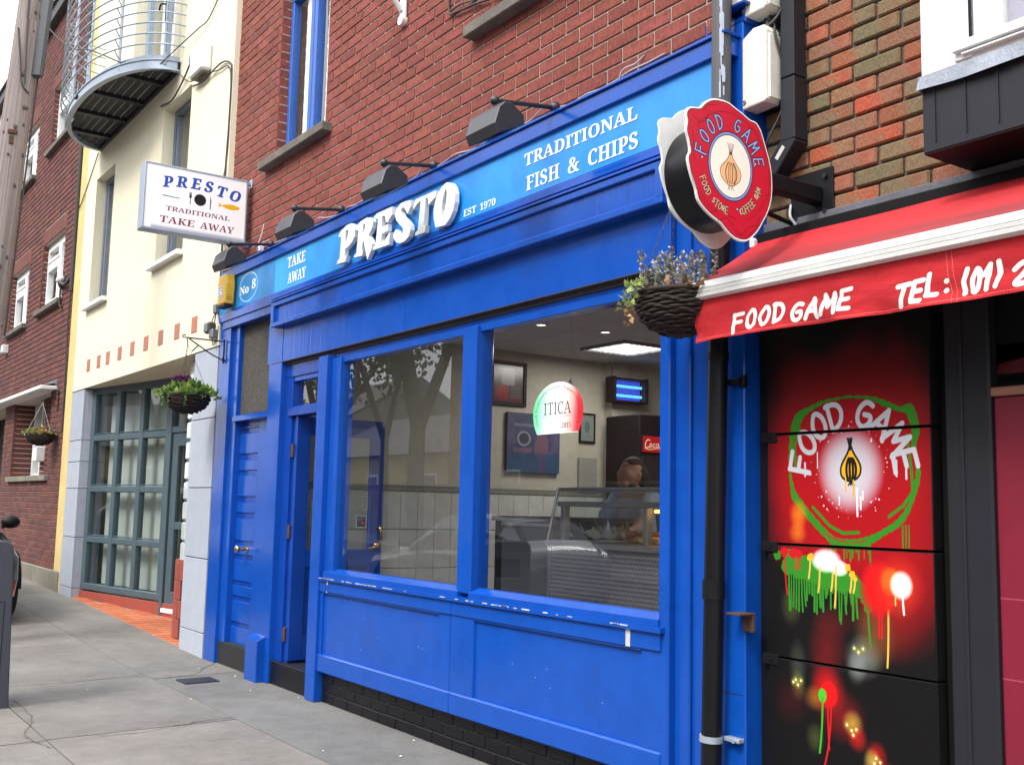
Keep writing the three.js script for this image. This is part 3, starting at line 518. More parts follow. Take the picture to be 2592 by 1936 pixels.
// doorway of the take-away: frame, fanlight, step, open door
{
  part('door_frame', [cham(-7.69, -7.56, 0.165, 2.40, -0.14, -0.045, 0.004), cham(-7.57, -7.5, 0.165, 2.03, -0.16, -0.07, 0.003), cham(-7.69, -6.98, 2.285, 2.385, -0.14, -0.04, 0.004), cham(-7.6, -6.98, 1.985, 2.045, -0.14, -0.03, 0.004), cham(-7.06, -6.95, 0.165, 2.4, -0.14, -0.03, 0.004)], M.blueDeep, shop);
  const f = part('fanlight', [cham(-7.58, -7.0, 2.25, 2.30, -0.12, -0.052, 0.003), cham(-7.58, -7.0, 2.035, 2.06, -0.12, -0.052, 0.003)], M.blue, shop);
  part('pane', [quadGeo(V(-7.58, 2.04, -0.09), V(-7.0, 2.04, -0.09), V(-7.0, 2.29, -0.09), V(-7.58, 2.29, -0.09))], M.glass, f);
  part('draught_strip', [cham(-7.702, -7.684, 0.166, 1.97, -0.10, -0.062, 0.002)], M.pvc, shop);
  part('draught_strip', [cham(-7.575, -7.562, 0.166, 1.97, -0.12, -0.095, 0.002)], M.pvc, shop);
  part('step', [cham(-7.72, -6.98, -0.02, 0.158, -0.35, -0.02, 0.006)], M.blackGloss, shop);
  part('step_tread', [cham(-7.72, -6.98, 0.1585, 0.166, -0.36, -0.018, 0.002)], M.slateMetal, shop);
  // the leaf stands open into the shop, square to the street
  const X = -7.47, x0 = X - 0.045, z0 = -0.80, z1 = -0.06, y0 = 0.185, y1 = 1.985, gy0 = 0.99, gy1 = 1.845, gz0 = -0.69, gz1 = -0.17;
  const d = part('door', [cham(x0, X, y0, y1, z0, gz0, 0.003), cham(x0, X, y0, y1, gz1, z1, 0.003), cham(x0 + 0.001, X - 0.001, gy1, y1, gz0, gz1, 0.003), cham(x0 + 0.001, X - 0.001, y0, 0.36, gz0, gz1, 0.003), cham(x0 + 0.001, X - 0.001, 0.86, gy0, gz0, gz1, 0.003), box(x0 + 0.012, X - 0.014, 0.3, 0.9, gz0, gz1)], M.blueDeep, shop, 'blue half-glazed door standing open');
  part('panel', [cham(x0 + 0.01, X - 0.004, 0.41, 0.81, gz0 + 0.05, gz1 - 0.05, 0.01)], M.blueDeep, d);
  part('pane', [quadGeo(V(X - 0.02, gy0, gz1), V(X - 0.02, gy0, gz0), V(X - 0.02, gy1, gz0), V(X - 0.02, gy1, gz1))], M.glassTint, d);
  const hz = -0.755, hy = 1.075;
  part('handle', [tube([[X, hy + 0.07, hz], [X + 0.05, hy + 0.085, hz], [X + 0.06, hy + 0.01, hz - 0.01], [X + 0.03, hy - 0.06, hz]], 0.011, 16), ball(X + 0.012, hy - 0.05, hz + 0.01, 0.018), rod([X, hy - 0.065, hz - 0.02], [X + 0.05, hy - 0.075, hz + 0.09], 0.009)], M.brass, d);
  for (const y of [1.725, 1.12, 0.37]) part('hinge', [cham(x0 - 0.055, x0 - 0.001, y - 0.05, y + 0.05, -0.075, -0.052, 0.003), rod([x0 - 0.005, y - 0.05, -0.05], [x0 - 0.005, y + 0.05, -0.05], 0.009)], M.rust, d);
  const pZ = (a, b, ya, yb) => sheet(V(X - 0.017, ya, a), V(X - 0.017, ya, b), V(X - 0.017, yb, b), V(X - 0.017, yb, a));
  part('notice', [pZ(-0.40, -0.515, 1.405, 1.53)], std({ map: canvasTex(128, 144, (x, w, h) => { x.fillStyle = '#dfe3e2'; x.fillRect(0, 0, w, h); x.fillStyle = '#667'; x.fillRect(20, 22, 84, 6); x.fillStyle = '#445'; x.fillRect(6, 92, 22, 14); }), roughness: 0.6 }), d);
  part('card_sticker', [pZ(-0.585, -0.672, 1.155, 1.25)], std({ map: canvasTex(128, 160, (x, w, h) => { x.fillStyle = '#c8cad2'; x.fillRect(0, 0, w, h); x.fillStyle = '#23254e'; x.fillRect(8, 10, 112, 140); x.fillStyle = '#9aa0c8'; for (let i = 0; i < 4; i++) x.fillRect(20, 26 + i * 12, 88 - i * 14, 4); x.fillStyle = '#c2403c'; x.fillRect(60, 80, 44, 34); }), roughness: 0.5 }), d);
  part('hours_sticker', [pZ(-0.63, -0.675, 1.29, 1.43)], std({ map: canvasTex(64, 192, (x, w, h) => { x.fillStyle = '#9fb4a8'; x.fillRect(0, 0, w, h); x.fillStyle = '#2d3a34'; for (let i = 0; i < 9; i++) x.fillRect(6, 8 + i * 20, 40 + (i * 13) % 14, 9); x.fillStyle = '#b4663c'; x.fillRect(6, 48, 48, 10); }), roughness: 0.5 }), d);
}
// shop window: frame, mullion, panes, sills, panelled stall riser over black glazed brick
{
  const w = part('shop_window', [cb(-6.79, -6.655, 0.86, 2.345, -0.12, -0.012, 0.006), cb(-5.086, -4.943, 0.86, 2.345, -0.12, 0.0, 0.006), cb(-3.452, -3.388, 0.1, 2.42, -0.12, 0.002, 0.006), cb(-6.79, -3.4, 2.30, 2.345, -0.12, -0.03, 0.004), cb(-6.86, -3.4, 2.34, 2.375, -0.12, -0.04, 0.003), cb(-6.86, -6.785, 0.84, 2.38, -0.12, -0.035, 0.004)], M.blue, shop);
  for (const [a, b] of [[-6.66, -5.08], [-4.95, -3.45]]) {
    const z = -0.05; part('pane', [quadGeo(V(AX(a, z), 0.87, z), V(AX(b, z), 0.87, z), V(AX(b, z), 2.33, z), V(AX(a, z), 2.33, z))], M.glass, w);
  }
  const sillG = (x0, x1, ya, yb, zb, zf, th) => flat((() => { const q = [[zb, ya], [zf, yb], [zf, yb - th], [zb, yb - th]], t = []; for (let i = 0; i < 4; i++) { const [z, y] = q[i], [z2, y2] = q[(i + 1) % 4]; t.push([V(x0, y, z), V(x0, y2, z2), V(x1, y2, z2)], [V(x0, y, z), V(x1, y2, z2), V(x1, y, z)]); } t.push([V(x0, ...q[0].slice().reverse()), V(x0, ...q[2].slice().reverse()), V(x0, ...q[1].slice().reverse())], [V(x0, ...q[0].slice().reverse()), V(x0, ...q[3].slice().reverse()), V(x0, ...q[2].slice().reverse())], [V(x1, ...q[0].slice().reverse()), V(x1, ...q[1].slice().reverse()), V(x1, ...q[2].slice().reverse())], [V(x1, ...q[0].slice().reverse()), V(x1, ...q[2].slice().reverse()), V(x1, ...q[3].slice().reverse())]); return t; })());
  for (const [a, b] of [[-6.8, -5.07], [-4.955, -3.45]]) part('sill', [sillG(AX(a, 0.01), AX(b, 0.01), 0.897, 0.87, -0.06, 0.012, 0.03)], M.blue, w);
  part('ledge', [sillG(AX(-6.855, 0.03), AX(-3.44, 0.03), 0.846, 0.838, -0.06, 0.03, 0.022)], M.blue, shop);
  // the joint at the middle splits the riser in two panels
  for (const [a, b, i0, i1] of [[-6.858, -5.134, -6.79, -5.26], [-5.13, -3.442, -4.90, -3.56]]) {
    const p = part('stall_riser', [cb(a, b, 0.20, 0.825, -0.1, -0.012, 0.003)], M.blue, shop);
    part('rail', [cb(a, b, 0.735, 0.822, -0.08, 0.014, 0.004)], M.blue, p);
    part('rail', [cb(a, b, 0.20, 0.318, -0.08, 0.012, 0.007)], M.blue, p);
    part('stile', [cb(a, i0, 0.205, 0.74, -0.08, 0.004, 0.004)], M.blue, p);
    part('stile', [cb(i1, b, 0.205, 0.74, -0.08, 0.002, 0.004)], M.blue, p);
    part('moulding', [cb(i0, i1, 0.726, 0.738, -0.05, 0.006, 0.002), cb(i0, i1, 0.312, 0.322, -0.05, 0.004, 0.002), cb(i0, i0 + 0.014, 0.32, 0.73, -0.05, -0.003, 0.002)], M.blue, p);
  }
  // knocks where the paint has gone: bare filler set in the rail
  const ch = []; const r = rng(404);
  ch.push(cham(AX(-3.662, 0.015), AX(-3.632, 0.015), 0.738, 0.818, 0, 0.0152, 0.0005), cham(AX(-6.735, 0.015), AX(-6.718, 0.015), 0.79, 0.822, 0, 0.0151, 0.0005), cham(AX(-6.74, 0.015), AX(-6.725, 0.015), 0.738, 0.745, 0, 0.0151, 0.0005));
  for (let i = 0; i < 46; i++) { const x = -6.8 + Math.pow(r(), 1.6) * 3.2, l = 0.01 + r() * 0.06; ch.push(cham(x, x + l, 0.8275, 0.8305 + r() * 0.0035, 0.02, 0.0312, 0.0004)); }
  for (let i = 0; i < 30; i++) { const x = -6.7 + r() * 3, l = 0.01 + r() * 0.05; if (Math.abs(x + 5.1) > 0.16) ch.push(cham(x, x + l, 0.3145, 0.3155 + r() * 0.002, 0, 0.0055, 0.0004)); }
  for (let i = 0; i < 14; i++) { const x = -6.6 + r() * 3, y = 0.33 + r() * 0.38; ch.push(cham(x, x + 0.004, y, y + 0.004, -0.02, -0.0112, 0.0004)); }
  part('paint_chips', ch, M.chip, shop, null, 'stuff');
  const pl = part('plinth', [box(AX(-6.86, -0.04), AX(-3.39, -0.04), -0.1, 0.205, -0.2, -0.045)], M.mortarDark, shop);
  const q = rng(6); for (let j = 0; j < 4; j++) for (let i = 0; i < 17; i++) { const x = -6.96 + i * 0.215 + (j % 2) * 0.107, a = Math.max(x, AX(-6.86, -0.04)), b = Math.min(x + 0.209, AX(-3.39, -0.04)); if (b - a > 0.03) part('glazed_brick', [cham(a, b, -0.06 + j * 0.066, j * 0.066, -0.09, -0.034 + (q() - 0.5) * 0.003, 0.004)], M.blackGloss, pl); }
}
// ------------------------------------------------------------------ inside the take-away
{
  const lw = part('interior_wall', [box(-8.06, -7.912, 0, 2.9, -3.42, -0.2), box(-8.06, -7.80, 0, 2.9, -5.62, -3.42)], M.interior, shop);
  const r = rng(61);
  for (let j = 0; j < 4; j++) for (let i = 0; i < 20; i++) {
    const z1 = -0.21 - i * 0.1655, y0 = [0.18, 0.497, 0.815, 1.137][j];
    part('tile', [cham(-7.93, -7.901 + r() * 0.001, y0 + 0.002, y0 + 0.314, z1 - 0.1635, z1, 0.003)], M.interiorTile[Math.floor(r() * 3)], lw);
  }
  const band = canvasTex(1024, 64, (x, w, h) => { x.fillStyle = '#6f6f68'; x.fillRect(0, 0, w, h); x.strokeStyle = '#9a998e'; x.lineWidth = 3; for (let i = 0; i < 16; i++) { const c = i * 64 + 32; x.beginPath(); x.arc(c, 32, 15, 0, 5); x.stroke(); x.beginPath(); x.arc(c + 30, 36, 9, 2, 6.4); x.stroke(); x.beginPath(); x.moveTo(c - 22, 50); x.quadraticCurveTo(c, 60, c + 22, 44); x.stroke(); } x.fillStyle = '#55554f'; x.fillRect(0, 0, w, 5); x.fillRect(0, 59, w, 5); });
  band.wrapS = THREE.RepeatWrapping;
  const bm = std({ map: scaled(band, 2, 1), roughness: 0.4 });
  part('border_tiles', [sheet(V(-7.896, 1.456, -0.21), V(-7.896, 1.456, -3.41), V(-7.896, 1.5, -3.41), V(-7.896, 1.5, -0.21))], bm, lw);
  part('border_backing', [box(-7.93, -7.898, 1.453, 1.503, -3.42, -0.2)], M.grout, lw);
  part('interior_wall', [box(-8.06, -3.2, 0, 2.9, -5.75, -5.6), box(-3.35, -3.2, 0, 2.9, -5.6, -0.2), box(-7.9, -7.70, 2.36, 2.9, -0.2, -0.16)], M.interior, shop);
  const ceil = part('interior_ceiling', [box(-8.0, -3.2, 2.757, 2.9, -5.7, -0.15)], M.grout, shop);
  for (let i = 0; i < 8; i++) for (let j = 0; j < 9; j++) { const x = -7.9 + i * 0.6, z = -0.22 - j * 0.6; if (i === 1 && j === 4) continue; part('ceiling_tile', [cham(x + 0.004, x + 0.596, 2.75, 2.76, z - 0.596, z - 0.004, 0.003)], M.ceilingTile, ceil); }
  part('interior_floor', [box(-8.0, -3.2, 0.05, 0.165, -5.7, -0.30)], M.floorTile, shop);
  // light fitting: four bright strips between louvres
  const lampThing = (x0, x1, z0, z1, y, label, n) => {
    const t = thing('ceiling_light', label, 'ceiling light', [(x0 + x1) / 2, y, (z0 + z1) / 2], null);
    part('frame', [cham(x0, x0 + 0.015, y - 0.02, y + 0.02, z0, z1, 0.002), cham(x1 - 0.015, x1, y - 0.02, y + 0.02, z0, z1, 0.002), cham(x0, x1, y - 0.02, y + 0.019, z0, z0 + 0.015, 0.002), cham(x0, x1, y - 0.02, y + 0.019, z1 - 0.015, z1, 0.002), box(x0, x1, y + 0.012, y + 0.03, z0, z1)], M.steelDull, t);
    for (let i = 0; i < n; i++) { const a = lerp(x0 + 0.02, x1 - 0.02, (i + 0.1) / n), b = lerp(x0 + 0.02, x1 - 0.02, (i + 0.72) / n); part('tube', [box(a, b, y - 0.006, y + 0.01, z0 + 0.02, z1 - 0.02)], glow(1, 0.98, 0.94, 1.6), t); }
    const lou = []; for (let k = 1; k < 9; k++) { const z = lerp(z0, z1, k / 9); lou.push(box(x0 + 0.015, x1 - 0.015, y - 0.016, y - 0.008, z - 0.003, z + 0.003)); }
    part('louvre', lou, M.steel, t);
    const a = new THREE.RectAreaLight(new THREE.Color(1, 0.96, 0.88), 7, x1 - x0, z1 - z0); a.position.set((x0 + x1) / 2, y - 0.03, (z0 + z1) / 2); a.lookAt(a.position.x, 0, a.position.z); scene.add(a);
  };
  lampThing(-7.30, -6.71, -3.19, -2.62, 2.745, 'lit louvred ceiling light panel seen through the right shop window', 4);
  lampThing(-5.1, -4.5, -3.19, -2.62, 2.745, 'added louvred ceiling light panel over the counter, unseen beyond the window edge', 4);  // added fitting, out of view, that brightens the shop interior
  for (const [x, z, l] of [[-6.56, -1.64, 'small lit ceiling spot nearest the mullion of the shop window'], [-6.49, -2.23, 'small lit ceiling spot below the hanging basket of dry sage']]) {
    const t = thing('ceiling_spot', l, 'ceiling light', [x, 2.75, z]);
    part('rim', [new THREE.TorusGeometry(0.045, 0.008, 6, 20).rotateX(Math.PI / 2).translate(x, 2.747, z)], M.steel, t);
    part('lamp', [new THREE.CylinderGeometry(0.04, 0.04, 0.01, 18).translate(x, 2.75, z)], glow(1, 0.97, 0.9, 1.5), t);
  }
  // pull cords with white acorns
  for (const [x, z, y, l] of [[-6.0, -1.5, 2.25, 'white pull cord end hanging in the right shop window'], [-7.05, -1.3, 2.04, 'white pull cord end hanging in the left shop window']]) {
    const t = thing('pull_cord', l, 'pull cord', [x, y, z]);
    part('cord', [rod([x, y, z], [x, 2.75, z], 0.0022, 5)], M.cableGrey, t);
    part('acorn', [new THREE.CapsuleGeometry(0.014, 0.03, 4, 10).translate(x, y - 0.02, z)], M.pvc, t);
  }
  // pictures
  const picture = (name, label, X, z0, z1, y0, y1, fw, tex, fm) => {
    const t = thing(name, label, 'picture', [X, (y0 + y1) / 2, (z0 + z1) / 2]);
    if (fw) part('frame', [cham(X, X + 0.025, y0, y0 + fw, z0, z1, 0.003), cham(X, X + 0.025, y1 - fw, y1, z0, z1, 0.003), cham(X, X + 0.0245, y0 + fw, y1 - fw, z0, z0 + fw, 0.003), cham(X, X + 0.0245, y0 + fw, y1 - fw, z1 - fw, z1, 0.003)], fm, t);
    else part('canvas_edge', [cham(X, X + 0.034, y0, y1, z0, z1, 0.003)], fm, t);
    const e = fw ? 0.014 : 0.0355;
    part('print', [sheet(V(X + e, y0 + fw, z1 - fw), V(X + e, y0 + fw, z0 + fw), V(X + e, y1 - fw, z0 + fw), V(X + e, y1 - fw, z1 - fw))], std({ map: tex, roughness: fw ? 0.2 : 0.7 }), t);
  };
  picture('framed_picture', 'dark framed print with a red patch, hung high on the shop wall', -7.91, -2.47, -2.07, 2.25, 2.655, 0.035, canvasTex(256, 256, (x, w, h) => { x.fillStyle = '#35383a'; x.fillRect(0, 0, w, h); x.fillStyle = '#8c8f8c'; x.fillRect(70, 20, 110, 120); x.fillStyle = '#5a3a3a'; x.fillRect(0, 200, w, 56); x.fillStyle = '#8d2f33'; x.beginPath(); x.ellipse(80, 190, 60, 55, 0, 0, 7); x.fill(); x.fillStyle = '#777'; for (let i = 0; i < 6; i++) x.fillRect(150, 150 + i * 14, 90, 5); }), M.black);
  picture('canvas_picture', 'large blue and violet canvas picture under the round window sticker', -7.91, -2.85, -2.255, 1.655, 2.195, 0, canvasTex(512, 512, (x, w, h) => {
    x.fillStyle = '#3a4260'; x.fillRect(0, 0, w, h); const r2 = rng(8);
    for (let i = 0; i < 160; i++) { x.fillStyle = ['rgba(80,70,110,0.3)', 'rgba(40,70,100,0.3)', 'rgba(110,90,110,0.25)', 'rgba(25,50,85,0.35)'][i % 4]; x.beginPath(); x.ellipse(r2() * w, r2() * h, 20 + r2() * 70, 15 + r2() * 50, r2() * 3, 0, 7); x.fill(); }
    x.fillStyle = 'rgba(130,125,130,0.6)'; x.fillRect(60, 90, 200, 26); x.fillStyle = 'rgba(150,150,150,0.7)'; x.beginPath(); x.arc(160, 220, 66, 0, 7); x.fill(); x.fillStyle = 'rgba(40,45,60,0.9)'; x.beginPath(); x.arc(160, 220, 48, 0, 7); x.fill(); x.fillStyle = 'rgba(120,80,95,0.7)'; x.fillRect(60, 300, 180, 40); x.beginPath(); x.ellipse(330, 280, 70, 110, 0.2, 0, 7); x.fill(); x.fillStyle = 'rgba(20,70,105,0.7)'; x.fillRect(0, 350, w, 162); x.fillStyle = 'rgba(90,60,100,0.6)'; x.fillRect(300, 330, 70, 182);
  }), std({ color: C(0.05, 0.06, 0.1), roughness: 0.8 }));
  picture('framed_picture', 'small dark framed certificate to the right of the window sticker', -7.91, -3.29, -3.10, 1.965, 2.245, 0.016, canvasTex(128, 192, (x, w, h) => { x.fillStyle = '#7d8783'; x.fillRect(0, 0, w, h); x.fillStyle = '#5f716d'; x.beginPath(); x.ellipse(64, 90, 26, 46, 0, 0, 7); x.fill(); x.fillStyle = '#66706c'; for (let i = 0; i < 5; i++) x.fillRect(24, 150 + i * 7, 80, 2); }), M.black);
  picture('notice_sheet', 'grey paper notice on the shop wall under the small certificate', -7.905, -3.30, -3.09, 1.52, 1.82, 0, canvasTex(128, 192, (x, w, h) => { x.fillStyle = '#8c8e86'; x.fillRect(0, 0, w, h); x.fillStyle = '#73756e'; for (let i = 0; i < 14; i++) x.fillRect(14, 14 + i * 12, 60 + (i * 29) % 42, 3); }), M.interior);
  // insect lamp with two blue tubes
  {
    const X = -7.80, t = thing('insect_lamp', 'black insect lamp with two glowing blue tubes on the shop wall', 'insect killer', [X, 2.47, -3.55]);
    part('casing', [cham(X, X + 0.13, 2.355, 2.375, -3.75, -3.35, 0.003), cham(X, X + 0.13, 2.575, 2.59, -3.75, -3.35, 0.003), cham(X, X + 0.135, 2.355, 2.60, -3.36, -3.335, 0.003), cham(X, X + 0.135, 2.355, 2.60, -3.765, -3.74, 0.003), box(X, X + 0.02, 2.36, 2.585, -3.75, -3.35)], M.black, t);
    part('backing', [box(X + 0.02, X + 0.03, 2.375, 2.575, -3.74, -3.36)], glow(0.012, 0.05, 0.55, 0.5), t);
    for (const y of [2.425, 2.515]) part('tube', [rod([X + 0.07, y, -3.73], [X + 0.07, y, -3.37], 0.013, 10)], glow(0.08, 0.38, 1.0, 1.0), t);
    const g = []; for (let i = 0; i < 13; i++) g.push(rod([X + 0.11, 2.375, -3.37 - i * 0.03], [X + 0.11, 2.575, -3.37 - i * 0.03], 0.0018, 5)); part('grille', g, M.steelDull, t);
    part('flex', [tube([[X + 0.02, 2.59, -3.38], [X + 0.02, 2.66, -3.4], [X + 0.015, 2.75, -3.37]], 0.004, 10, 5)], M.black, t);
    const a = new THREE.RectAreaLight(new THREE.Color(0.15, 0.4, 1), 0.5, 0.36, 0.12); a.position.set(X + 0.15, 2.47, -3.55); a.lookAt(0, 2.47, -3.55); scene.add(a);
  }
  // drinks cooler with a lit red header
  {
    const X = -7.30, z0 = -3.98, z1 = -3.34, t = thing('drinks_cooler', 'tall black drinks cooler with lit red header behind the counter', 'drinks cooler', [X, 0.165, -3.66]);
    part('cabinet', [cham(X - 0.5, X - 0.02, 0.165, 2.215, z0, z1, 0.012)], M.black, t);
    part('door', [cham(X - 0.03, X, 0.32, 1.85, z0 + 0.02, z1 - 0.02, 0.006)], M.glassDark, t);
    const hd = part('header', [cham(X - 0.03, X + 0.012, 1.862, 2.022, z0 + 0.005, z1 - 0.005, 0.006)], M.black, t);
    const script = canvasTex(512, 128, (x, w, h) => {
      x.fillStyle = '#b01218'; x.fillRect(0, 0, w, h); x.lineCap = x.lineJoin = 'round';
      // flowing script drawn as pen strokes
      const S = (pts, lw) => { x.lineWidth = lw; x.beginPath(); x.moveTo(pts[0], pts[1]); for (let i = 2; i + 3 < pts.length; i += 4) x.quadraticCurveTo(pts[i], pts[i + 1], pts[i + 2], pts[i + 3]); x.stroke(); };
      x.strokeStyle = '#f4e3c0';
      const cap = (ox) => S([ox + 62, 34, ox + 40, 14, ox + 20, 52, ox + 8, 92, ox + 34, 94, ox + 52, 92, ox + 66, 78], 8);
      const o = (ox) => S([ox + 22, 58, ox + 4, 56, ox + 4, 78, ox + 8, 94, ox + 22, 86, ox + 34, 70, ox + 22, 58], 6);
      const c = (ox) => S([ox + 26, 62, ox + 8, 52, ox + 4, 80, ox + 10, 98, ox + 30, 80], 6);
      const a = (ox) => { o(ox); S([ox + 28, 58, ox + 26, 80, ox + 40, 84], 6); };
      cap(10); o(66); c(100); a(134); S([182, 74, 190, 70, 200, 70], 6); cap(206); o(262); S([298, 84, 322, 20, 314, 20, 300, 24, 304, 84, 312, 90, 322, 78], 6); a(322);
      S([18, 96, 60, 116, 120, 100, 180, 88, 232, 104], 5);
    });
    part('header_print', [sheet(V(X + 0.013, 1.87, z1 - 0.015), V(X + 0.013, 1.87, z0 + 0.01), V(X + 0.013, 2.014, z0 + 0.01), V(X + 0.013, 2.014, z1 - 0.015))], std({ color: C(0, 0, 0), emissive: C(1, 1, 1), emissiveMap: script, emissiveIntensity: 0.33, roughness: 0.4 }), hd);
    const a = new THREE.RectAreaLight(new THREE.Color(1, 0.2, 0.15), 0.25, 0.6, 0.15); a.position.set(X + 0.03, 1.94, -3.66); a.lookAt(0, 1.94, -3.66); scene.add(a);
  }
  // serving counter with heated glass display
  {
    const z = -1.2, L = -5.84, Rr = -3.36, t = thing('serving_counter', 'stainless steel chip shop counter with glazed hot display on top', 'counter', [-4.6, 0.165, -1.6]);
    const dimple = dataTex(128, (u, v) => { const gx = u * 4, gy = v * 4, row = Math.floor(gy), fx = (gx + (row % 2) * 0.5) % 1 - 0.5, fy = gy % 1 - 0.5; const d = Math.sqrt(fx * fx + fy * fy); return [clamp(1 - d * 2.1, 0, 1)]; });
    part('body', [box(L + 0.03, Rr, 0.165, 1.08, -2.0, z - 0.004)], M.steelDull, t);
    part('dimpled_panel', [sheet(V(L + 0.03, 0.17, z), V(Rr, 0.17, z), V(Rr, 1.085, z), V(L + 0.03, 1.085, z))].map((g) => remap(g)), std({ color: C(0.17, 0.17, 0.19), metalness: 0.7, roughness: 0.5, bumpMap: scaled(dimple, 9), bumpScale: 0.004 }), t);
    part('edge_trim', [cham(L + 0.005, L + 0.035, 0.165, 1.10, -1.25, z + 0.008, 0.003)], M.steel, t);
    part('ledge', [cham(L, Rr, 1.085, 1.122, -2.0, z + 0.03, 0.006)], M.steel, t);
    for (const x of [-5.80, -4.97, -4.15]) part('post', [cham(x - 0.022, x + 0.022, 1.12, 1.36, -1.34, -1.29, 0.004)], M.steel, t);
    part('display_top', [cham(L + 0.03, Rr, 1.35, 1.385, -1.85, -1.25, 0.005)], M.steelDull, t);
    part('gantry', [cham(L + 0.03, Rr, 1.455, 1.478, -1.8, -1.26, 0.004)], M.steel, t);
    const rake = []; for (const x of [L + 0.012]) rake.push(rod([x, 1.12, z + 0.01], [x + 0.03, 1.475, -1.25], 0.01, 8)); part('raking_bar', rake, M.steel, t);
    part('screen', [quadGeo(V(L + 0.02, 1.125, z), V(Rr, 1.125, z), V(Rr, 1.47, -1.255), V(L + 0.04, 1.47, -1.255))], M.glassTint, t);
    part('heat_tube', [rod([-5.1, 1.33, -1.5], [-4.2, 1.33, -1.5], 0.012, 8)], glow(1, 0.45, 0.12, 1.5), t);
    const a = new THREE.RectAreaLight(new THREE.Color(1, 0.5, 0.18), 2.2, 0.9, 0.06); a.position.set(-4.65, 1.31, -1.5); a.lookAt(-4.65, 0, -1.5); scene.add(a);
    part('lamp_strip', [rod([-4.72, 1.42, -1.24], [-4.2, 1.42, -1.24], 0.008, 8)], glow(1, 0.98, 0.94, 0.9), t);
    const r2 = rng(33);
    const sheetOf = (cx, cz, s, lift) => { const g = new THREE.PlaneGeometry(s, s, 7, 7).rotateX(-Math.PI / 2), p = g.attributes.position; for (let i = 0; i < p.count; i++) { const d = Math.hypot(p.getX(i), p.getZ(i)) / s; p.setY(i, d * d * lift * (0.6 + r2() * 0.9) + r2() * 0.012); p.setX(i, p.getX(i) + (r2() - 0.5) * 0.02); } g.computeVertexNormals(); return g.rotateY(r2() * 3).translate(cx, 1.125, cz); };
    const wr = thing('paper_wrapping', 'crumpled sheets of white wrapping paper lying in the hot display', 'paper', [-5.5, 1.125, -1.5]);
    for (let i = 0; i < 4; i++) part('sheet', [sheetOf(-5.62 + i * 0.08, -1.45 - (i % 2) * 0.08, 0.17, 0.19)], phy({ color: C(0.5, 0.46, 0.37), roughness: 0.85, side: THREE.DoubleSide }), wr);
    const fi2 = thing('fried_fish', 'pile of brown battered fish pieces beside the wrapping paper', 'food', [-5.2, 1.13, -1.5]);
    for (let i = 0; i < 7; i++) part('fish_piece', [new THREE.SphereGeometry(0.07, 10, 7).scale(1.3, 0.32, 0.5).rotateY(r2() * 1.5 - 0.7).translate(-5.28 + (i % 4) * 0.07, 1.145 + Math.floor(i / 4) * 0.035, -1.5 + (r2() - 0.5) * 0.12)], std({ color: C(0.30, 0.115, 0.03), map: gr(20), bumpMap: fi(30), bumpScale: 0.003, roughness: 0.7 }), fi2);
    const chips = []; for (let i = 0; i < 120; i++) chips.push(cham(-0.035, 0.035, -0.006, 0.006, -0.006, 0.006, 0.002).rotateY(r2() * 6).rotateZ((r2() - 0.5) * 0.8).translate(-5.0 + (r2() - 0.5) * 0.2, 1.13 + r2() * 0.03, -1.5 + (r2() - 0.5) * 0.2));
    tag(part('chips', chips, std({ color: C(0.62, 0.36, 0.08), roughness: 0.7 }), scene), 'heap of golden chips under the orange heat lamp', 'food', null, 'stuff');
    const fr = thing('chest_fridge', 'low dark fridge cabinet at the left end of the steel counter', 'fridge', [-6.2, 0.165, -1.5]);
    part('cabinet', [cham(-6.62, -5.87, 0.165, 1.24, -2.0, -1.29, 0.008)], M.blackMatt, fr);
    part('door', [cham(-6.5, -5.89, 0.25, 1.2, -1.30, -1.272, 0.006)], std({ color: C(0.045, 0.046, 0.05), roughness: 0.4 }), fr);
    part('lid', [cham(-6.64, -5.86, 1.24, 1.275, -2.0, -1.27, 0.006)], M.blackMatt, fr);
    part('handle', [cham(-6.49, -5.9, 1.205, 1.23, -1.28, -1.255, 0.005)], M.steelDull, fr);
  }
}
